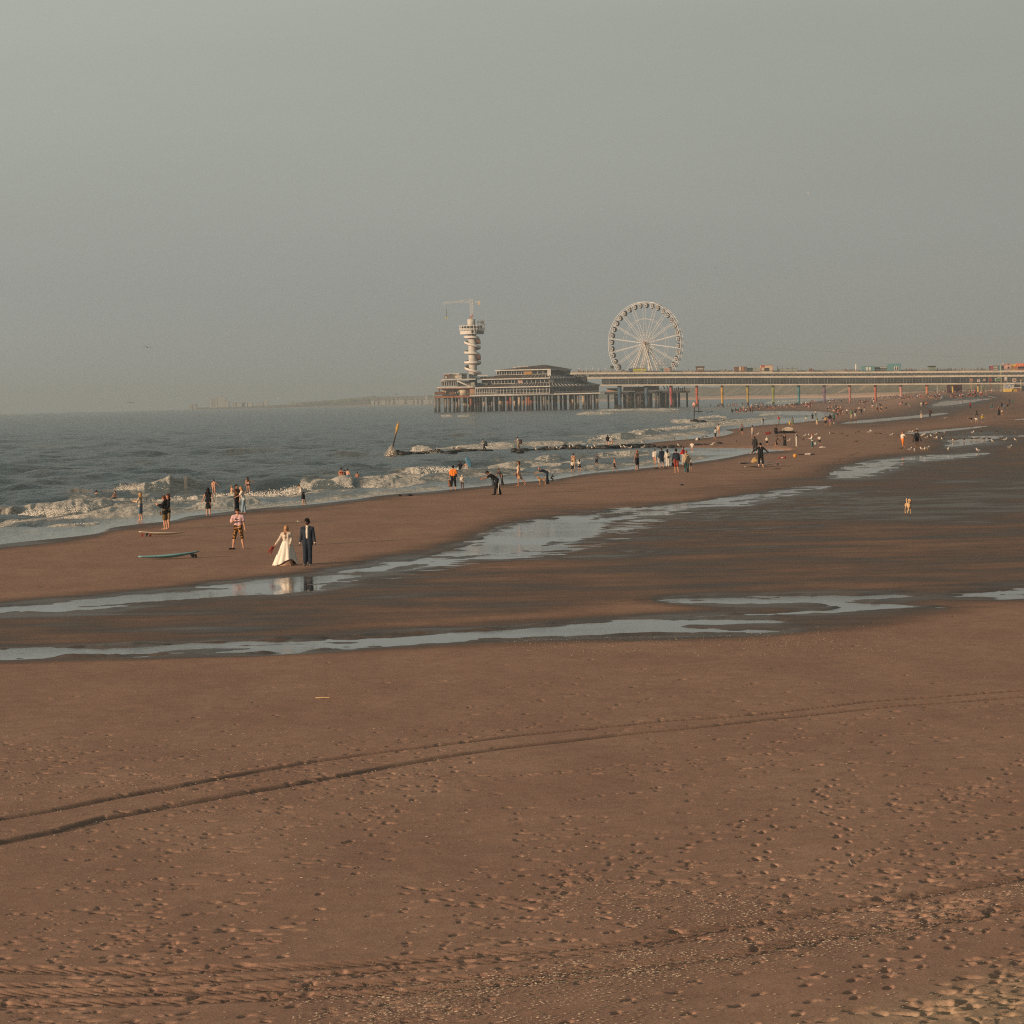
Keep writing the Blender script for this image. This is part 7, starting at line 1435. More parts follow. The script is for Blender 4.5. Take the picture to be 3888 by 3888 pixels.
# ------------------------------------------------------------------ dogs
fur = mat('tan_fur', (.42,.25,.13), .95, .1, var=.25, vs=8); fur2 = mat('pale_fur', (.52,.36,.21), .95, .1, var=.3, vs=7)
def dog(x, y, hpx, yaw, lab, m, run=False, curly=True):
    p = foot(x, y); s = p.y/FOC*hpx; o = empty('dog', p, R(yaw)); tag(o, lab, 'dog'); b = MB()
    # faces -Y; s = height at the top of the head
    sh = .66*s; ln = .62*s; ch = V(0,-ln*.42,sh*.93); hp = V(0,ln*.45,sh*.92)
    b.capsule(ch+V(0,.02*s,-.02*s), V(0,0,sh*.92), .155*s, .13*s); b.capsule(V(0,0,sh*.94), hp, .13*s, .125*s); b.capsule(ch+V(0,-.05*s,-.02*s), ch+V(0,-.03*s,-.12*s), .13*s, .10*s)
    hd = V(0,-ln*.72,.90*s); b.capsule(ch+V(0,-.02*s,.02*s), hd, .12*s, .095*s); b.capsule(hd, hd+V(0,-.05*s,.0), .098*s, .088*s); b.capsule(hd+V(0,-.07*s,-.03*s), hd+V(0,-.19*s,-.06*s), .055*s, .040*s)
    for sx in (-1, 1): b.capsule(hd+V(sx*.075*s,.02*s,.06*s), hd+V(sx*.125*s,.02*s,-.06*s), .030*s, .038*s)
    for sx in (-1, 1):
        f = .16*s*sx if run else .0
        e = ch+V(sx*.085*s,.02*s,-.16*s); 
        if run and sx < 0: k = e+V(0,-.16*s,-.10*s); t = k+V(0,.02*s,-.16*s)
        else: k = e+V(0,.02*s,-.20*s); t = V(k.x,k.y-.02*s,.03*s)
        b.capsule(ch+V(sx*.08*s,0,-.04*s), e, .075*s, .055*s); b.capsule(e, k, .052*s, .040*s); b.capsule(k, t, .040*s, .034*s); b.capsule(t, t+V(0,-.06*s,-.005*s), .036*s, .028*s)
        st = hp+V(sx*.075*s,.05*s,-.20*s); hk = st+V(0,.10*s+(.08*s if run else 0),-.15*s); pw = V(hk.x, hk.y-.03*s, .03*s)
        b.capsule(hp+V(sx*.07*s,0,-.02*s), st+V(0,-.07*s,.02*s), .10*s, .070*s); b.capsule(st+V(0,-.07*s,.02*s), hk, .062*s, .036*s); b.capsule(hk, pw, .036*s, .032*s); b.capsule(pw, pw+V(0,-.06*s,-.005*s), .034*s, .028*s)
    b.capsule(hp+V(0,.08*s,.03*s), hp+V(.03*s,.20*s,.22*s), .045*s, .04*s); b.capsule(hp+V(.03*s,.20*s,.22*s), hp+V(.02*s,.14*s,.34*s), .05*s, .06*s)
    ex = MB(); ex.mi = 1
    for sx in (-1, 1): ex.capsule(hd+V(sx*.038*s,-.125*s,.03*s), hd+V(sx*.038*s,-.13*s,.03*s), .014*s, None, 6)
    ex.capsule(hd+V(0,-.225*s,-.055*s), hd+V(0,-.232*s,-.055*s), .022*s, None, 6)
    remesh(b, 'body', [m, mat('eye', (.02,.015,.012))], .022*s+.002, o, ex)
    mb = MB(); c = ch.lerp(hd, .4); rings = [[(c.x+.125*s*math.cos(2*math.pi*j/14), c.y+.10*s*math.sin(2*math.pi*j/14)+dz*.8, c.z+dz+.05*s*math.sin(2*math.pi*j/14)) for j in range(14)] for dz in (-.02*s, .02*s)]; mb.rings(rings); mb.build('collar', cmat((.03,.03,.04)), o)
dog(2058,1840,33,-80,'tan dog in a dark harness standing under the bending man', fur); dog(3449,1950,58,8,'shaggy cream dog trotting alone across wet sand', fur2, run=True)
# ------------------------------------------------------------------ gulls
gw = mat('gull_white', (.62,.58,.54), .8, .2); gg = mat('gull_grey', (.20,.21,.22), .8, .2, var=.2, vs=12); gk = mat('gull_black', (.03,.03,.032), .7); gbk = mat('gull_bill', (.45,.28,.06), .6); gb = mat('gull_brown', (.11,.085,.07), .85, .1, var=.35, vs=14)
def make_gull(dark):
    o = empty('gull'); b = MB(); b.capsule((0,-.10,.17),(0,.08,.155),.075,.055); b.capsule((0,-.12,.19),(0,-.165,.27),.050,.036); b.capsule((0,-.165,.285),(0,-.175,.285),.042); b.capsule((0,.10,.16),(0,.20,.155),.045,.02)
    remesh(b, 'body', gb if dark else gw, .014, o)
    for s in (-1, 1):
        b = MB(); b.capsule((s*.055,-.07,.185),(s*.045,.10,.175),.042,.035); b.capsule((s*.040,.10,.175),(s*.015,.25,.165),.030,.010); remesh(b, 'wing', gb if dark else gg, .014, o)
        b = MB(); b.tube((s*.03,-.01,0),(s*.03,.0,.12),.007,.009,6); b.box(s*.03-.02,s*.03+.02,-.05,.01,0,.008); b.build('leg', gbk, o)
    b = MB(); b.tube((0,-.205,.282),(0,-.265,.272),.014,.004,6); b.build('bill', gk if dark else gbk, o)
    return o
def copy_thing(o):
    c = o.copy(); COL.objects.link(c)
    for ch in o.children: d = ch.copy(); COL.objects.link(d); d.parent = c
    return c
GP = [make_gull(False), make_gull(True)]; used = [False, False]; rgm = random.Random(9)
def gull(x, y, dark=0, lab=None, yaw=None, hpx=None, z=None):
    o = GP[dark] if not used[dark] else copy_thing(GP[dark]); used[dark] = True
    p = foot(x, y) if z is None else ground(x, y, z); s = 1.25 if hpx is None else hpx*p.y/FOC/.33; o.location = p; o.scale = (s, s, s); o.rotation_euler = (0, 0, R(rgm.choice([80, 100, -80, -100, 60, -60, 0, 180]) if yaw is None else yaw)); tag(o, lab, 'gull', 'gulls standing on the beach'); return o
def gl(lst, white_lab, dark_lab):
    for q in lst: gull(q[0], q[1], q[2] if len(q) > 2 else 0, dark_lab if (len(q) > 2 and q[2]) else white_lab)
for x, y, z, d in ((1660,1712,.55,0),(1720,1708,.6,0),(1732,1707,.6,0),(1740,1707,.6,0),(1747,1708,.5,0),(2030,1702,.4,0),(2039,1712,.2,0),(2085,1706,.6,0),(2100,1703,.5,0),(2118,1706,.4,0),(2125,1706,.3,0),(2163,1702,.5,0),(2180,1700,.6,0),(2232,1702,.4,0),(2248,1706,.3,0),(2262,1700,.6,0),(2362,1703,.4,0),(2376,1703,.4,0),(2392,1706,.3,0),(2440,1704,.4,0),(2580,1697,.3,0)):
    g = gull(x, y, d, 'white gull perched on the dark groyne boulders', z=z); g['group'] = 'gulls perched on the groyne'
gl([(2537,1671),(2560,1672,1),(2604,1669),(2666,1665,1),(2683,1662,1),(2442,1686),(2674,1695,1),(2706,1692),(2702,1693),(2728,1685,1)],'white gull on the tip of the sand bar','dark gull on the tip of the sand bar')
gl([(2795,1684,1),(2875,1653),(2965,1661,1),(2994,1677),(3048,1676,1),(3055,1658),(3071,1656),(3097,1655),(3049,1674,1)],'white gull among the people on the sand bar','brown gull among the people on the sand bar')
gl([(3150,1651),(3162,1650,1),(3194,1651,1),(3214,1660,1),(3248,1652,1),(3258,1645,1),(3296,1645),(3303,1645),(3310,1641),(3326,1651,1),(3341,1651,1),(3383,1656),(3250,1683,1),(3169,1611)],'white gull scattered on the curving tracks','dark gull scattered on the curving tracks')
gl([(3418,1711,1),(3454,1712),(3473,1717),(3503,1711),(3511,1711),(3521,1707),(3600,1712),(3716,1716),(3833,1704),(3772,1681),(3859,1676),(3815,1675)],'white gull on the sand before the woman in black','grey gull on the sand before the woman in black')
gl([(3450,1645),(3462,1644),(3463,1660,1),(3500,1658),(3507,1655),(3516,1667),(3524,1665,1),(3539,1660),(3547,1664,1),(3552,1668),(3560,1668),(3575,1664,1),(3580,1672),(3551,1651),(3564,1648,1),(3586,1646),(3611,1671,1),(3618,1676),(3626,1676,1),(3635,1673,1),(3660,1675,1),(3690,1671,1),(3705,1671,1),(3716,1671,1),(3735,1672,1),(3756,1671,1),(3802,1670,1),(3656,1647,1),(3692,1646),(3724,1645,1),(3783,1645,1),(3818,1643,1),(3857,1644,1)],'white gull of the flock at the shallow pool','dark gull of the flock at the shallow pool')
gl([(3587,1591),(3614,1587,1),(3775,1589,1),(3585,1541),(3482,1635),(3312,1558),(3269,1557,1)],'pale gull on the far wet sand','dark gull on the far wet sand')
def flying(x, y, wpx, dist, col, lab, up=(.5, -.2), yaw=0, tilt=0):
    p = at(x, y, dist); s = wpx*dist/FOC; o = empty('flying_gull', p, R(yaw)); o.rotation_euler = (0, R(tilt), R(yaw)); tag(o, lab, 'gull', 'gulls in flight'); b = MB(); b.capsule((0,-.14*s,0),(0,.12*s,0),.050*s,.035*s); b.capsule((0,.12*s,0),(0,.22*s,0),.03*s,.02*s); remesh(b, 'body', col, .014*s, o)
    for sx in (-1, 1):
        a, c, d = (0,0,.01*s), (sx*.24*s,-.03*s,up[0]*.24*s), (sx*.5*s,.05*s,(up[0]*.24+up[1]*.26)*s); mb = MB()
        for (u, v, w0, w1) in ((a, c, .075, .065), (c, d, .065, .012)):
            u, v = Vector(u), Vector(v); t = Vector((0,0,.010*s)); mb.hexa([u+V(0,-w0*s,0)-t, u+V(0,w0*s,0)-t, v+V(0,w1*s,0)-t, v+V(0,-w1*s,0)-t], [u+V(0,-w0*s,0)+t, u+V(0,w0*s,0)+t, v+V(0,w1*s,0)+t, v+V(0,-w1*s,0)+t])
        fixn(mb.build('wing', col, o))
flying(560,1319,40,380,gk,'dark gull gliding with drooping wings high over the horizon',(.35,-.75),8,6); flying(497,1530,34,420,gk,'dark gull gliding low just above the horizon',(.25,-.25),0,4); flying(157,1573,15,520,gk,'black bird with raised wings crossing the horizon',(.9,-1.4),20,-20); flying(2717,1018,10,700,gk,'small dark gull alone in the sky above the walkway',(1.0,.6),30,0)
flying(3069,736,16,420,gw,'white gull with raised wings high in the sky',(1.4,.4),40,10); flying(1536,1349,12,900,gk,'tiny dark gull in the sky left of the tower',(.4,-.4),10,15); flying(1502,1498,22,700,gg,'grey gull gliding above the hazy coast near the piles',(.2,-.1),5,8); flying(2137,1632,14,560,gk,'black bird with folded wings flying low over the sea before the pavilion',(.3,-1.2),10,10); flying(1195,1284,8,900,gw,'tiny white gull in the sky over the hazy coast',(.6,.2),0,0); flying(1060,1514,16,800,gw,'white gull over the hazy town',(.5,.1),0,0); flying(1770,1703,14,460,gk,'dark bird landing on the groyne with raised wings',(1.2,.6),20,10); flying(537,1622,8,500,gw,'tiny white gull low over the open sea',(.5,.2),0,0); flying(1452,1675,12,520,gw,'white gull skimming the sea left of the leaning pole',(.3,.2),0,0)
flying(2183,1318,4,1500,gk,'speck of a bird right of the tower in the sky',(.4,.1),0,0)
# ------------------------------------------------------------------ beach furniture at the pier foot
def zbeach(x, y, Y):  # point on the far beach at distance Y under photo column x
    p = at(x, y, Y); z, s = sand_z(p.x, Y); return Vector((p.x, Y, max(z, 0)-s))
def sign_pole(x, ytop, col, r, lab, panel=None, Y=1560, name='sign_pole'):
    b0 = zbeach(x, 1485, Y); t = at(x, ytop, Y); t = Vector((b0.x, Y, t.z)); o = empty(name, b0); tag(o, lab, 'sign'); mb = MB(); mb.tube(b0, t, r, r, 8); pt(mb, 'post', mat('post_%d' % int(col[0]*99), col, .7), o, True)
    if panel:
        for i, (x0, y0, x1, y1, c, rot) in enumerate(panel):
            a, c2 = at(x0, y1, Y), at(x1, y0, Y); mb = MB(); cx, cz = (a.x+c2.x)/2, (a.z+c2.z)/2; hw, hh = (c2.x-a.x)/2, (c2.z-a.z)/2; cr, sr = math.cos(R(rot)), math.sin(R(rot)); dd = -.3-.1*i
            q = [(cx+u*hw*cr-v*hh*sr, cz+u*hw*sr+v*hh*cr) for u, v in ((-1,-1),(1,-1),(1,1),(-1,1))]
            mb.hexa([(q[0][0],Y+dd,q[0][1]),(q[1][0],Y+dd,q[1][1]),(q[1][0],Y+dd+.12,q[1][1]),(q[0][0],Y+dd+.12,q[0][1])], [(q[3][0],Y+dd,q[3][1]),(q[2][0],Y+dd,q[2][1]),(q[2][0],Y+dd+.12,q[2][1]),(q[3][0],Y+dd+.12,q[3][1])]); pt(mb, 'panel', cmat(c), o)
wht = (.58,.54,.50)
sign_pole(3688,1437,(.55,.36,.18),.16,'ochre sign pole with a round tan board',[(3682,1437,3694,1448,(.34,.20,.15),0)])
sign_pole(3715,1438,(.2,.2,.2),.07,'white banner board with a red patch above the yellow pillar',[(3710,1441,3720,1450,wht,0),(3713,1444,3717,1448,(.25,.05,.05),0)])
sign_pole(3737,1437,(.05,.05,.05),.09,'black post with a small pale and red board',[(3733,1438,3741,1446,(.45,.30,.27),0)]); sign_pole(3760,1431,(.40,.09,.07),.14,'thin red pole with a red pennant board',[(3756,1438,3765,1446,(.30,.05,.06),0)])
sign_pole(3787,1436,(.3,.2,.1),.06,'thin post with a tilted green and white flag board',[(3778,1434,3796,1447,wht,11),(3779.5,1436,3794.5,1446,(.06,.16,.10),11)]); sign_pole(3802,1384,(.52,.50,.33),.17,'tall pale yellow mast rising above the deck'); sign_pole(3818,1432,(.1,.1,.1),.05,'narrow white banner with a red foot',[(3814,1431,3822,1447,wht,0),(3815.5,1442,3820.5,1445,(.32,.06,.05),0)])
sign_pole(3851,1438,(.3,.12,.1),.06,'square white board with a dark red mark',[(3844,1437,3858,1449,wht,0),(3847,1440,3855,1446,(.22,.06,.04),0)]); sign_pole(3877,1443,(.52,.30,.12),.17,'ochre mast with a short cross bar at the picture edge',[(3871,1441,3883,1444,(.42,.28,.14),0)]); sign_pole(3559,1461,(.45,.45,.40),.16,'short pale post rising from the sitting crowd'); sign_pole(3726,1462,(.5,.45,.2),.1,'short yellowish post between two yellow pillars')
def hut(x0, x1, y0, y1, Y, m, lab, cat, parts=(), nm='beach_pavilion'):
    a, c = at(x0, y1, Y), at(x1, y0, Y); z, s = sand_z((a.x+c.x)/2, Y); zb = min(z-s, a.z); o = empty(nm, ((a.x+c.x)/2, Y, zb)); tag(o, lab, cat); mb = MB(); mb.box(a.x, c.x, Y, Y+8, zb-.3, c.z); pt(mb, 'wall', m, o)
    mb = MB(); mb.box(a.x-.4, c.x+.4, Y-.5, Y+8.5, c.z, c.z+.3); pt(mb, 'roof', m if m is redp else white, o)
    for x2, y2, x3, y3, mm, n2 in parts: p, q = at(x2, y3, Y-.2), at(x3, y2, Y-.2); mb = MB(); mb.box(p.x, q.x, Y-.2, Y-.05, p.z, q.z); pt(mb, n2, mm, o)
hut(3603,3652,1461,1486,1735,mat('signal_red',(.42,.045,.035),.7,var=.15,vs=.5),'red beach pavilion under the walkway with dark entrance','building',((3624,1475,3646,1482,dkm,'entrance'),(3607,1464,3613,1484,creamw,'door')))
hut(3820,3850,1459,1480,1640,mat('blue_white_hut',(.10,.16,.24),.7,vs=.8,col2=(.45,.45,.44)),'blue and white beach bar behind the crowd','building'); hut(3852,3888,1456,1476,1650,mat('bar_dark',(.12,.13,.14),.7,vs=.8,col2=(.30,.25,.22)),'dark beach bar with pale awnings at the picture edge','building'); hut(3848,3875,1473,1487,1560,mat('hut_rust',(.22,.08,.05),.8,vs=1.5,col2=(.10,.05,.04)),'rust red slatted beach hut beside the yellow slide','hut')
p = zbeach(3832,1490,1540); o = empty('beach_slide', p); tag(o, 'yellow inflatable slide with slanted ends at the edge of the crowd', 'slide'); mb = MB(); mb.hexa([p+V(-2.4,0,0), p+V(1.2,0,0), p+V(1.2,3,0), p+V(-2.4,3,0)], [p+V(-1.9,.3,1.3), p+V(2.2,.3,1.6), p+V(2.2,3,1.6), p+V(-1.9,3,1.3)]); pt(mb, 'slide_body', mat('slide_yellow', (.60,.42,.08), .6), o); mb = MB(); mb.box(p.x+1.3, p.x+4.2, p.y+.5, p.y+2.5, p.z, p.z+1.2); pt(mb, 'slide_base', mat('slide_ochre', (.40,.26,.04), .6), o)
rc = random.Random(77)
def tent(x, y, w_, h_, col, lab, nm='beach_tent'):
    p = foot(x, y); s = p.y/FOC; o = bpy.data.objects.new(nm, TENT); COL.objects.link(o); o.location = p; o.scale = (w_*s/2, w_*s/2, h_*s); o.rotation_euler = (0,0,rc.uniform(-.5,.5)); TM(o, [col, tuple(v*.5 for v in col)]); tag(o, lab, 'tent', 'beach shelters in the crowd')
def TM(o, cols):
    for i, c in enumerate(cols): o.material_slots[i].link = 'OBJECT'; o.material_slots[i].material = cmat(c) if not hasattr(c, 'name') else c
mb = MB()
rings = [[(math.cos(a)*r, math.sin(a)*r, z) for a in [2*math.pi*j/12 for j in range(12)]] for r, z in ((1,0),(.96,.35),(.78,.68),(.45,.92),(.05,1))]; mb.rings(rings); mb.mi = 1; mb.poly([(-.5,-.99,.02),(.5,-.99,.02),(.35,-.9,.45),(0,-.83,.62),(-.35,-.9,.45)])
to = mb.build('t', [cmat((.3,.3,.3)), cmat((.1,.1,.1))], None, True); TENT = to.data; bpy.data.objects.remove(to)
for x, y, w_, h_, col, lab in ((3578,1513,20,10,(.16,.19,.24),'grey blue dome tent in the front row of sitters'),(3616,1511,18,9,(.18,.10,.12),'maroon shade shelter beside the walking couple'),(3640,1508,16,7,(.30,.12,.10),'low red windbreak in the second row'),(3480,1503,14,6,(.06,.07,.09),'dark dome tent behind the salmon pillar'),(3555,1507,12,6,(.28,.25,.24),'pale low shelter left of the grey blue dome'),(3668,1505,14,7,(.08,.06,.07),'dark low shelter in the second row'),(3590,1480,14,8,(.20,.14,.14),'brownish parasol shelter on the upper beach'),(3660,1476,14,12,(.35,.25,.18),'tan sunshade beside the red pavilion'),(3676,1476,10,11,(.32,.22,.16),'tan sunshade with a flat top by the ochre pole'),(3737,1483,10,10,(.38,.22,.14),'tan cabin tent right of the second yellow pillar'),(3478,1487,8,8,(.30,.28,.20),'small square cream beach cabin left of the orange pillar'),(3700,1478,14,8,(.15,.10,.12),'dark parasol shelter between the sign poles')): tent(x, y, w_, h_, col, lab)
# ------------------------------------------------------------------ crowd of far people: five poses, coloured copies
TPL = []
for i, (kw, dr) in enumerate((( dict(la=(4,10,10,0), ra=(2,10,12,0), ll=(2,5,3), rl=(-2,5,2)), 0), (WALK, 0), (dict(la=(30,10,70,20), ra=(10,20,20,0), ll=(3,3,3), rl=(-6,3,8)), 0), (dict(lean=18, la=(30,20,50,10), ra=(-20,14,20,0), ll=(85,8,100), rl=(80,8,95)), 0), (dict(lean=20, la=(50,10,20,0), ra=(40,10,30,0), ll=(8,4,10), rl=(-10,4,10)), 0), (dict(la=(4,24,14,0), ra=(4,24,14,0), ll=(2,3,2), rl=(-2,3,2)), 1))):
    J = skel(1.7, **kw); b = MB(); h = 1.7; caps_torso(b, J, h, .012)
    for k in 'lr': caps_arm(b, J, h, k, .01); caps_leg(b, J, h, k, .012); b.capsule(J[k+'he'], J[k+'to'], .02*h, .016*h); b.capsule(J[k+'wr'], J[k+'wr']+J[k+'hd']*.06*h, .016*h)
    if dr: b.capsule(J['pel']+V(0,0,.0), J['pel']-V(0,0,.28*h), .085*h, .11*h)
    b.capsule(J['neck'], J['head'], .03*h); b.capsule(J['head'], J['head']+J['hu']*.012*h, .052*h)
    o = remesh(b, 'person', [cmat((.1,.1,.1)) for _ in range(4)], .036); me = o.data; bpy.data.objects.remove(o)
    me.materials.clear(); [me.materials.append(m_) for m_ in (SKIN[1], cmat((.3,.3,.3)), cmat((.03,.03,.04)), cmat(HAIR['brown']))]
    pz, wz_, nz_ = J['pel'].z, J['waist'].z, J['neck'].z; mi = []
    for pl_ in me.polygons:
        c = pl_.center; z = c.z
        dh = (c-J['head']).length
        if dh < .075*h: mi.append(3 if (c-J['head']).dot(J['hf']) < .025 or z > J['head'].z+.05 else 0)
        else:
            da = min((c-J['lwr']).length, (c-J['rwr']).length, (c-J['lel']).length*1.0, (c-J['rel']).length*1.0)
            leg = min((c-J['lkn']).length, (c-J['rkn']).length, (c-J['lan']).length, (c-J['ran']).length)
            if da < .050*h and z > pz-.2*h and leg > .12*h: mi.append(0)
            elif z < J['pel'].z+.03*h or leg < .2*h: mi.append(2 if min((c-J['lhp']).length, (c-J['rhp']).length) < .22*h else 0)
            elif z > nz_+.01*h: mi.append(0)
            else: mi.append(1)
    me.polygons.foreach_set('material_index', mi); TPL.append(me)
TOPC = [('white','white'),('black','black'),('navy','navy blue'),('darkred','dark red'),('red','red'),('ltgrey','pale grey'),('char','charcoal'),('tan','tan'),('teal','dark teal'),('pink','pink'),('denim','blue'),('skin','bare chested')]
NCR = [0]; CAP = 188; EXTRA = []
rcap = random.Random(3)
def crowd(n, area, hpx, grp, where, sit=0.0, sub=0.0, seed=0, Y=None, deck=None):
    r_ = random.Random(seed)
    for _ in range(n):
        if area[0] == 'line':
            pts = area[1]; i = r_.randrange(len(pts)-1); t = r_.random(); x = pts[i][0]+(pts[i+1][0]-pts[i][0])*t; y = pts[i][1]+(pts[i+1][1]-pts[i][1])*t+r_.gauss(0, area[2])
        else: x, y = area[1], area[2]
        if deck is not None: d_ = r_.uniform(1.2, 6.5); q = W(x, lin(x, UT)+.7, d_); p = q
        else: p = foot(x, y)
        k = 3 if r_.random() < sit else r_.choice([0, 0, 1, 1, 2, 2, 4, 5])
        nm, cn = r_.choice(TOPC+[TOPC[1], TOPC[2], TOPC[6], TOPC[1], TOPC[8]]); H = r_.uniform(1.6, 1.95) if r_.random() > .15 else r_.uniform(1.1, 1.4)
        if hpx: H = hpx*r_.uniform(.85, 1.1)*p.y/FOC*(.62 if k == 3 and False else 1)
        far_ = NCR[0] >= CAP and Y != 'keep'
        if rcap.random() < (.60 if Y != 'keep' else 0): far_ = True
        o = bpy.data.objects.new('person', TPL[k]); COL.objects.link(o); s = H/1.7*1.04; o.scale = (s, s, s); o.rotation_euler = (0, 0, r_.uniform(0, 6.28)); o.location = (p.x, p.y, p.z-(sub*H if sub and r_.random() < .7 else 0))
        topm = SKIN[1] if nm == 'skin' else cmat(C[nm]); botm = r_.choice([cmat(C['black']), cmat(C['navy']), cmat(C['denim']), SKIN[1], cmat(C['grey']), cmat(C['char']), cmat(C['black'])])
        for i, m_ in enumerate((r_.choice([SKIN[1], SKIN[1], SKIN[2]]), topm, botm, cmat(HAIR[r_.choice(['black','brown','brown','blonde','auburn'])]))):
            o.material_slots[i].link = 'OBJECT'; o.material_slots[i].material = m_
        if far_: EXTRA.append(o); continue
        st = 'sitting' if k == 3 else ('striding' if k == 1 else ('bending' if k == 4 else 'standing'))
        tag(o, '%s tiny person in %s %s' % (st, cn, where) if nm != 'skin' else '%s bare chested person %s' % (st, where), 'person', grp); NCR[0] += 1
crowd(44, ('line', [(2690,1547),(2760,1543),(2830,1541),(2900,1539)], 3), None, 'waders beneath the walkway', 'wading below the mustard pillar', sub=.25, seed=1)
crowd(83, ('line', [(2840,1556),(2880,1553),(2960,1548),(3040,1543),(3090,1537)], 3), None, 'crowd at the far tide line', 'in the throng beside the lime pillar', seed=2)
crowd(26, ('line', [(2790,1565),(2860,1562),(2740,1570)], 2), None, 'waders in the far shallows', 'at the tip of the far sand spit', sub=.2, seed=3)
crowd(55, ('line', [(3070,1536),(3130,1530),(3200,1524),(3260,1518)], 3), None, 'crowd between turquoise and rose pillars', 'between the turquoise and rose pillars', seed=4)
crowd(58, ('line', [(3262,1533),(3300,1528),(3330,1520)], 3.5), None, 'tight group by the brick red pillar', 'grouped by the brick red pillar', seed=5)
crowd(49, ('line', [(3335,1514),(3400,1507),(3460,1502)], 3), None, 'crowd behind the salmon pillar', 'on the sand around the salmon pillar', sit=.4, seed=6)
crowd(83, ('line', [(3400,1517),(3450,1514),(3520,1513),(3570,1512)], 3), None, 'front row of sitters', 'left of the grey blue dome tent', sit=.55, seed=7)
crowd(58, ('line', [(3600,1511),(3660,1508),(3700,1506),(3745,1504)], 2), None, 'front row of sitters right', 'in front under the yellow pillars', sit=.6, seed=8)
crowd(73, ('line', [(3530,1492),(3600,1488),(3680,1488),(3740,1486)], 3), None, 'upper beach crowd', 'on the upper beach under the walkway', sit=.5, seed=9)
crowd(64, ('line', [(3745,1487),(3800,1483),(3860,1480),(3888,1481)], 4), None, 'packed crowd at the picture edge', 'in the throng by the yellow slide', sit=.3, seed=10)
crowd(26, ('line', [(3166,1578),(3185,1576),(3202,1572)], 4), 23, 'close knit group on the middle sand', 'in the knot of people beside the lagoon tip', seed=11)
crowd(20, ('line', [(3140,1559),(3165,1557),(3205,1556)], 1.5), 18, 'pair rows on the middle sand', 'in the loose row above the lagoon tip', seed=12)
crowd(14, ('line', [(3060,1548),(3078,1550)], 1), None, 'sitting group on the spit', 'on the bare sand spit below the turquoise pillar', sit=.5, seed=13)
crowd(17, ('line', [(3305,1551),(3345,1551),(3372,1558),(3330,1566)], 1.5), None, 'loose sitters on the middle sand', 'on the open sand before the brick red pillar', sit=.6, seed=14)
for a, b_, n, sd_ in ((2185,2300,9,20),(2360,2385,2,21),(2610,2640,2,22),(2690,2790,9,23),(3040,3250,16,24),(3275,3300,4,25),(3440,3640,22,26),(3650,3760,8,27)):
    crowd(n, ('line', [(a,1410),(b_,1410)], 0), None, 'strollers on the upper deck', {20:'on the deck beside the lamp posts',21:'on the deck by the blue stall',22:'on the deck right of the wheel',23:'on the deck beside the brown kiosk',24:'on the deck left of the teal blocks',25:'on the deck before the lower teal block',26:'on the deck around the green kiosk',27:'on the deck left of the magenta shop'}[sd_], seed=sd_, deck=1)
bpy.context.view_layer.update()
if EXTRA:
    for o_ in bpy.context.selected_objects: o_.select_set(False)
    ev, ef, em_, cm = [], [], [], {}; 
    for o_ in EXTRA:
        mw = o_.matrix_world; me = o_.data; n0 = len(ev); co = np.empty(len(me.vertices)*3); me.vertices.foreach_get('co', co); co = co.reshape(-1, 3)
        A = np.array(mw); co = co@A[:3,:3].T+A[:3,3]; ev += co.tolist(); sl = [cm.setdefault(ms.material.name, len(cm)) for ms in o_.material_slots]
        for p_ in me.polygons: ef.append([n0+v_ for v_ in p_.vertices]); em_.append(sl[p_.material_index])
    me = bpy.data.meshes.new('crowd'); me.from_pydata(ev, [], ef)
    for nme in cm: me.materials.append(bpy.data.materials[nme])
    me.polygons.foreach_set('material_index', em_); me.polygons.foreach_set('use_smooth', [True]*len(ef)); co_ = bpy.data.objects.new('crowd', me); COL.objects.link(co_); tag(co_, 'rest of the tiny far crowd on the beach and on the walkway', kind='stuff')
    for o_ in EXTRA: bpy.data.objects.remove(o_)
# ------------------------------------------------------------------ shells
shm = mat('shell', (.50,.40,.31), .7, .3, var=.5, vs=2.2); rs = np.random.RandomState(4); SV, SF = [], []
def shells(n, fx):
    for _ in range(n):
        x, y = fx()
        if not (-500 < x < 4500): continue
        p = ground(x, y, .25); i = np.searchsorted(-rowY, -p.y); j = np.searchsorted(colx, p.x/p.y)
        if i >= H.shape[0] or j >= H.shape[1]: continue
        z = H[i, j]+.004; r = abs(rs.normal(.007, .005))+.004; a = rs.rand()*6.28; e = .6+.4*rs.rand(); n0 = len(SV); tx, ty = rs.normal(0, .3, 2)
        for k in range(6):
            t = a+k*math.pi/3; dx, dy = r*math.cos(t), r*e*math.sin(t); SV.append((p.x+dx, p.y+dy, z+.002+abs(tx*dx+ty*dy)*.5))
        SV.append((p.x, p.y, z+r*.55)); 
        for k in range(6): SF.append((n0+k, n0+(k+1) % 6, n0+6))
shells(5200, lambda: ((lambda t: (1400+2600*t, 3860-480*t+rs.normal(0, 42)-30*math.sin(t*7)))(rs.rand()))); shells(2600, lambda: (rs.uniform(1100,2600), rs.uniform(3700,4000))); shells(5000, lambda: (rs.uniform(-300,4200), 2480+1500*rs.rand()**.7)); shells(2500, lambda: (rs.uniform(1900,3400), 2440+rs.normal(0,25)-(0))); shells(2500, lambda: (rs.normal(2700,350), rs.normal(3440,60))); shells(2500, lambda: (rs.uniform(0,1700), rs.normal(2960,110)))
me = bpy.data.meshes.new('shells'); me.from_pydata(SV, [], SF); me.materials.append(shm); o = bpy.data.objects.new('shell_litter', me); COL.objects.link(o); tag(o, 'white shell fragments strewn over the sand', kind='stuff')

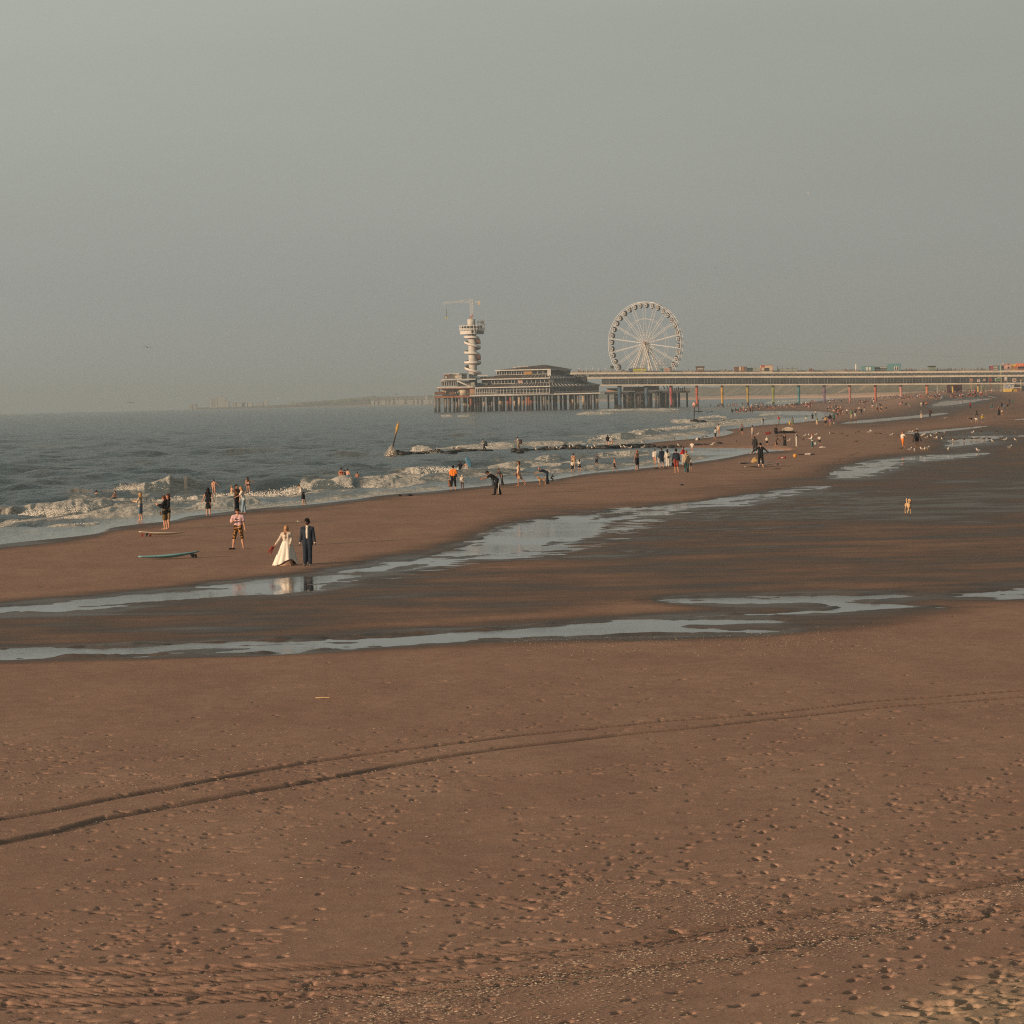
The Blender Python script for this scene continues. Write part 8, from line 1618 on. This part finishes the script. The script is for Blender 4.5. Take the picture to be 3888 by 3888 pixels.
# ------------------------------------------------------------------ haze, sky, sun
bmh = MB(); bmh.box(-13500, 13500, -60, 15500, -40, 90)
haze = bmh.build('haze', []); hm = bpy.data.materials.new('haze_air'); hm.use_nodes = True; nt = hm.node_tree
for n in list(nt.nodes):
    if n.type != 'OUTPUT_MATERIAL': nt.nodes.remove(n)
pv = nt.nodes.new('ShaderNodeVolumePrincipled'); pv.inputs['Color'].default_value = (.82,.93,1.0,1); pv.inputs['Density'].default_value = 1.45e-4; pv.inputs['Anisotropy'].default_value = .38
nt.links.new(pv.outputs[0], nt.nodes['Material Output'].inputs['Volume']); haze.data.materials.append(hm); fixn(haze)
tag(haze, kind='stuff')
SUN_EL, SUN_AZ = R(9.5), math.atan2(-math.cos(R(38)), -math.sin(R(38)))
# direction to the sun: left and a little behind the camera
S = Vector((-math.cos(R(36))*math.cos(SUN_EL), -math.sin(R(36))*math.cos(SUN_EL), math.sin(SUN_EL)))
sl = bpy.data.lights.new('sun', 'SUN'); so = bpy.data.objects.new('sun', sl); COL.objects.link(so)
sl.energy = 5.0; sl.angle = R(.6); sl.color = (1, .68, .43); so.rotation_euler = S.to_track_quat('Z', 'Y').to_euler()
w = bpy.data.worlds.new('World'); scene.world = w; w.use_nodes = True; nt = w.node_tree; bg = nt.nodes['Background']
sky = nt.nodes.new('ShaderNodeTexSky'); sky.sky_type = 'NISHITA'; sky.sun_disc = False; sky.sun_elevation = SUN_EL
sky.sun_rotation = math.atan2(S.x, S.y); sky.air_density = 1.4; sky.dust_density = 6; sky.ozone_density = 1.2; sky.altitude = 0
tc = nt.nodes.new('ShaderNodeTexCoord'); sep = nt.nodes.new('ShaderNodeSeparateXYZ'); nt.links.new(tc.outputs['Generated'], sep.inputs[0])
m1 = nt.nodes.new('ShaderNodeMapRange'); m1.inputs[1].default_value = 0; m1.inputs[2].default_value = .16; nt.links.new(sep.outputs['Z'], m1.inputs[0])
mixg = nt.nodes.new('ShaderNodeMix'); mixg.data_type = 'RGBA'; mixg.inputs[6].default_value = (3.05,3.16,2.98,1); mixg.inputs[7].default_value = (4.1,4.32,3.75,1)
nt.links.new(m1.outputs[0], mixg.inputs[0])
m2 = nt.nodes.new('ShaderNodeMapRange'); m2.inputs[1].default_value = .17; m2.inputs[2].default_value = .85; m2.inputs[3].default_value = 1; m2.inputs[4].default_value = .30; m2.interpolation_type = 'SMOOTHSTEP'; nt.links.new(sep.outputs['Z'], m2.inputs[0])
m3 = nt.nodes.new('ShaderNodeMapRange'); m3.inputs[1].default_value = -.35; m3.inputs[2].default_value = .35; m3.inputs[3].default_value = 1.19; m3.inputs[4].default_value = .87; nt.links.new(sep.outputs['X'], m3.inputs[0])
mm = nt.nodes.new('ShaderNodeMath'); mm.operation = 'MULTIPLY'; nt.links.new(m2.outputs[0], mm.inputs[0]); nt.links.new(m3.outputs[0], mm.inputs[1])
hsv = nt.nodes.new('ShaderNodeHueSaturation'); hsv.inputs['Saturation'].default_value = .35; nt.links.new(sky.outputs[0], hsv.inputs['Color'])
mx = nt.nodes.new('ShaderNodeMix'); mx.data_type = 'RGBA'; mx.inputs[0].default_value = .10
nt.links.new(mixg.outputs[2], mx.inputs[6]); nt.links.new(hsv.outputs[0], mx.inputs[7])
cn = nt.nodes.new('ShaderNodeTexNoise'); cn.inputs['Scale'].default_value = 3.2; cn.inputs['Detail'].default_value = 5; cmp_ = nt.nodes.new('ShaderNodeMapping'); cmp_.inputs['Scale'].default_value = (1, 1, 7); nt.links.new(tc.outputs['Generated'], cmp_.inputs[0]); nt.links.new(cmp_.outputs[0], cn.inputs['Vector'])
cr = nt.nodes.new('ShaderNodeMapRange'); cr.inputs[1].default_value = .3; cr.inputs[2].default_value = .7; cr.inputs[3].default_value = .965; cr.inputs[4].default_value = 1.035; nt.links.new(cn.outputs['Fac'], cr.inputs[0]); m4 = nt.nodes.new('ShaderNodeMath'); m4.operation = 'MULTIPLY'; nt.links.new(mm.outputs[0], m4.inputs[0]); nt.links.new(cr.outputs[0], m4.inputs[1]); mm = m4
vm = nt.nodes.new('ShaderNodeVectorMath'); vm.operation = 'SCALE'; nt.links.new(mx.outputs[2], vm.inputs[0]); nt.links.new(mm.outputs[0], vm.inputs['Scale'])
nt.links.new(vm.outputs[0], bg.inputs['Color']); bg.inputs['Strength'].default_value = .1
vs = scene.view_settings; vs.view_transform = 'Standard'; vs.look = 'None'; vs.exposure = 0; vs.gamma = 1; vs.use_curve_mapping = False
scene.cycles.max_bounces = 6; scene.cycles.volume_bounces = 1; scene.cycles.transparent_max_bounces = 12
scene.cycles.use_denoising = False; scene.cycles.pixel_filter_type = 'BLACKMAN_HARRIS'; scene.cycles.filter_width = 1.15
